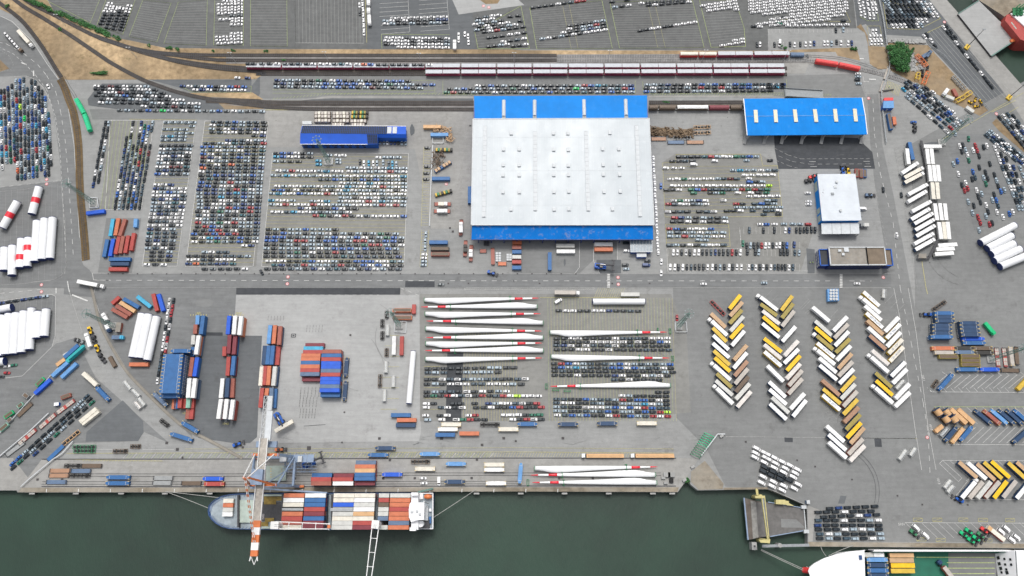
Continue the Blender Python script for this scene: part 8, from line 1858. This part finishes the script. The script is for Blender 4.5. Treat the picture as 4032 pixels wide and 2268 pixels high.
for i in range(34):
    k=i/33; x=290+(1120-290)*k; y=5+355*k+ (8*math.sin(i)); 
    if 500<x<590 and i%2: continue
    p=W((0,0),x,y); leaves(mb,p,5.5,2.0,1.8,110,.45,R(-25))
o=mb.build('shrub_bank',LV); tag(o,'long green shrub bank below the northern parking lots','shrubs',None,'stuff')
def bush(t,x,y,rx,ry,h,n,label):
    p=W(t,x,y); r_=thing('bush',label,'bush',(p.x,p.y,0),0,'bushes on the port verges'); mb=MB(); leaves(mb,(0,0,0),rx,ry,h,n,.32); mb.build('foliage',LV,r_); mb=MB()
    for k in range(3): mb.beam((0,0,0),(random.uniform(-.6,.6)*rx*.6,random.uniform(-.6,.6)*ry*.6,h*.6),.15)
    mb.build('stems',M['bark'],r_)
bush((0,0),995,740,6.6,1.25,1.8,900,'long clipped hedge standing alone on the dry grass')
for i,(t,x,y,rx,ry,h,l) in enumerate((((0,0),1195,393,3.5,3,2.5,'green bush at the hedge end'),((0,0),600,295,4,2,1.5,'low bush between the western tracks'),((0,0),1700,490,4.5,2.5,2,'bush below the third empty lot'),((0,0),1780,502,4,2.5,2.2,'bush right of the one below the third lot'),((0,0),1500,462,2,2,1.5,'small bush below the second empty lot'),((1,0),100,520,3,2,1.5,'small bush on the grass strip left'),((1,0),280,603,3,1.5,1.2,'small bush between the loaded train and grass'),((3,0),155,488,4,2.4,2.5,'dark bush below the staff car park'),((3,0),840,492,4,2.4,2.5,'left bush near the east road'),((3,0),880,497,2.5,2,2,'right bush near the east road'),((3,0),1435,525,3.5,3,3,'dark bush above the rubble heaps'),((3,0),1462,503,2,2,2,'small bush right of the dark bush'),((3,0),1410,502,2,2,2,'small bush left of the dark bush'),((2,3),1770,500,2.5,4,1.5,'green weeds at the quay inlet'),((2,0),1540,1032,6,1.2,.8,'weeds on the track behind brown wagons'),((0,0),80,65,3,3,1.5,'weeds beside the first track'),((0,0),2350,510,3,1.6,1.2,'low bush under the lamp post'),((0,0),2150,515,2.5,1.6,1.2,'low bush on the northern verge'))): bush(t,x,y,rx*.6,ry*.6,h*.8,int(30*rx*ry/2)+90,l)
for i,(x,y,r,h) in enumerate(((1240,520,6,6),(1300,505,7,7),(1355,515,6,6),(1235,580,6,6.5),(1295,570,8,8),(1360,580,7,7),(1245,640,6,6),(1310,640,8,8),(1370,650,6,6.5),(1300,700,5.5,6),(1355,710,6,6),(1205,500,4,4))):
    r*=.52; h*=.9; p=W((3,0),x,y); r_=thing('tree','broad green tree, %s reading rows in the east thicket'%ORD[i],'tree',(p.x,p.y,0),0,'trees of the east thicket'); mb=MB(); mb.cyl((0,0,0),(0,0,h*.5),.28,8,r2=.15)
    for k in range(5): a=k*1.3; mb.beam((0,0,h*.35),(r*.5*math.cos(a),r*.5*math.sin(a),h*.75),.16)
    mb.build('trunk',M['bark'],r_); mb=MB(); leaves(mb,(0,0,h*.25),r,r,h*.75,800,.38); mb.build('crown',LV,r_)
# ------------------------------------------------------------------ people in hi-vis
def person(t,x,y,label,ang=0):
    p=W(t,x,y); r_=thing('person',label,'person',(p.x,p.y,0),ang,'port workers')
    V_=[((0,0,.95),.15),((0,0,1.15),.14),((0,0,1.38),.16),((0,0,1.50),.06),((0,0,1.58),.075),((0,0,1.68),.095),((0,0,1.76),.07),((.2,0,1.40),.06),((.26,.02,1.12),.045),((.25,.12,.90),.035),((-.2,0,1.40),.06),((-.26,.02,1.12),.045),((-.25,.10,.90),.035),((.1,0,.88),.09),((.11,.05,.48),.065),((.12,-.02,.08),.045),((.12,.12,.04),.04),((-.1,0,.88),.09),((-.12,-.05,.48),.065),((-.13,-.10,.08),.045),((-.13,.04,.04),.04)]
    E=[(0,1),(1,2),(2,3),(3,4),(4,5),(5,6),(2,7),(7,8),(8,9),(2,10),(10,11),(11,12),(0,13),(13,14),(14,15),(15,16),(0,17),(17,18),(18,19),(19,20)]
    me=bpy.data.meshes.new('person_body'); me.from_pydata([v for v,_ in V_],E,[]); me.materials.append(M['skin']); o=inst('body',me,r_)
    sk=o.modifiers.new('skin','SKIN'); 
    for i,(v,rd) in enumerate(V_): me.skin_vertices[0].data[i].radius=(rd,rd)
    me.skin_vertices[0].data[0].use_root=True; o.modifiers.new('sub','SUBSURF').levels=1
    for nm,z0_,z1_,r0_,r1_,m_ in (('jacket',.90,1.46,.22,.24,'hi_vis'),('trousers',.10,.92,.17,.20,'end_blue')):
        mb=MB(); mb.cyl((0,0,z0_),(0,0,z1_),r0_,12,r2=r1_); mb.build(nm,M[m_],r_,True)
    mb=MB(); mb.cyl((0,0,1.70),(0,0,1.84),.125,12,r2=.07); mb.build('helmet',M['ship_white'],r_,True)
for t,x,y,l in (((3,0),1742,963,'worker in yellow jacket, upper of two by the wild yard'),((3,0),1768,977,'worker in yellow jacket, lower of two by the wild yard'),((3,0),1215,880,'worker in yellow jacket at the hatched triangle'),((3,1),445,1195,'worker in yellow jacket, right one beside the office block'),((3,1),418,1197,'worker in yellow jacket, left one beside the office block'),((1,0),1555,707,'worker in yellow jacket below the loaded train')): person(t,x,y,l)
o=LT.build('container_stack_tiers',LTS); tag(o,'lower tiers of stacked containers in the yard and on the ship','containers',None,'stuff')
# ------------------------------------------------------------------ checks
seen={}
for o in COL.objects:
    if o.parent is None and o.get('label'):
        l=o['label']; n=len(l.split())
        if n<4 or n>16: print('LABEL LENGTH',n,l)
        if l in seen: print('DUPLICATE LABEL',l)
        seen[l]=1
from collections import Counter
print(Counter(o.get('category') for o in COL.objects if o.parent is None).most_common(25)); print('objects',len(COL.objects))
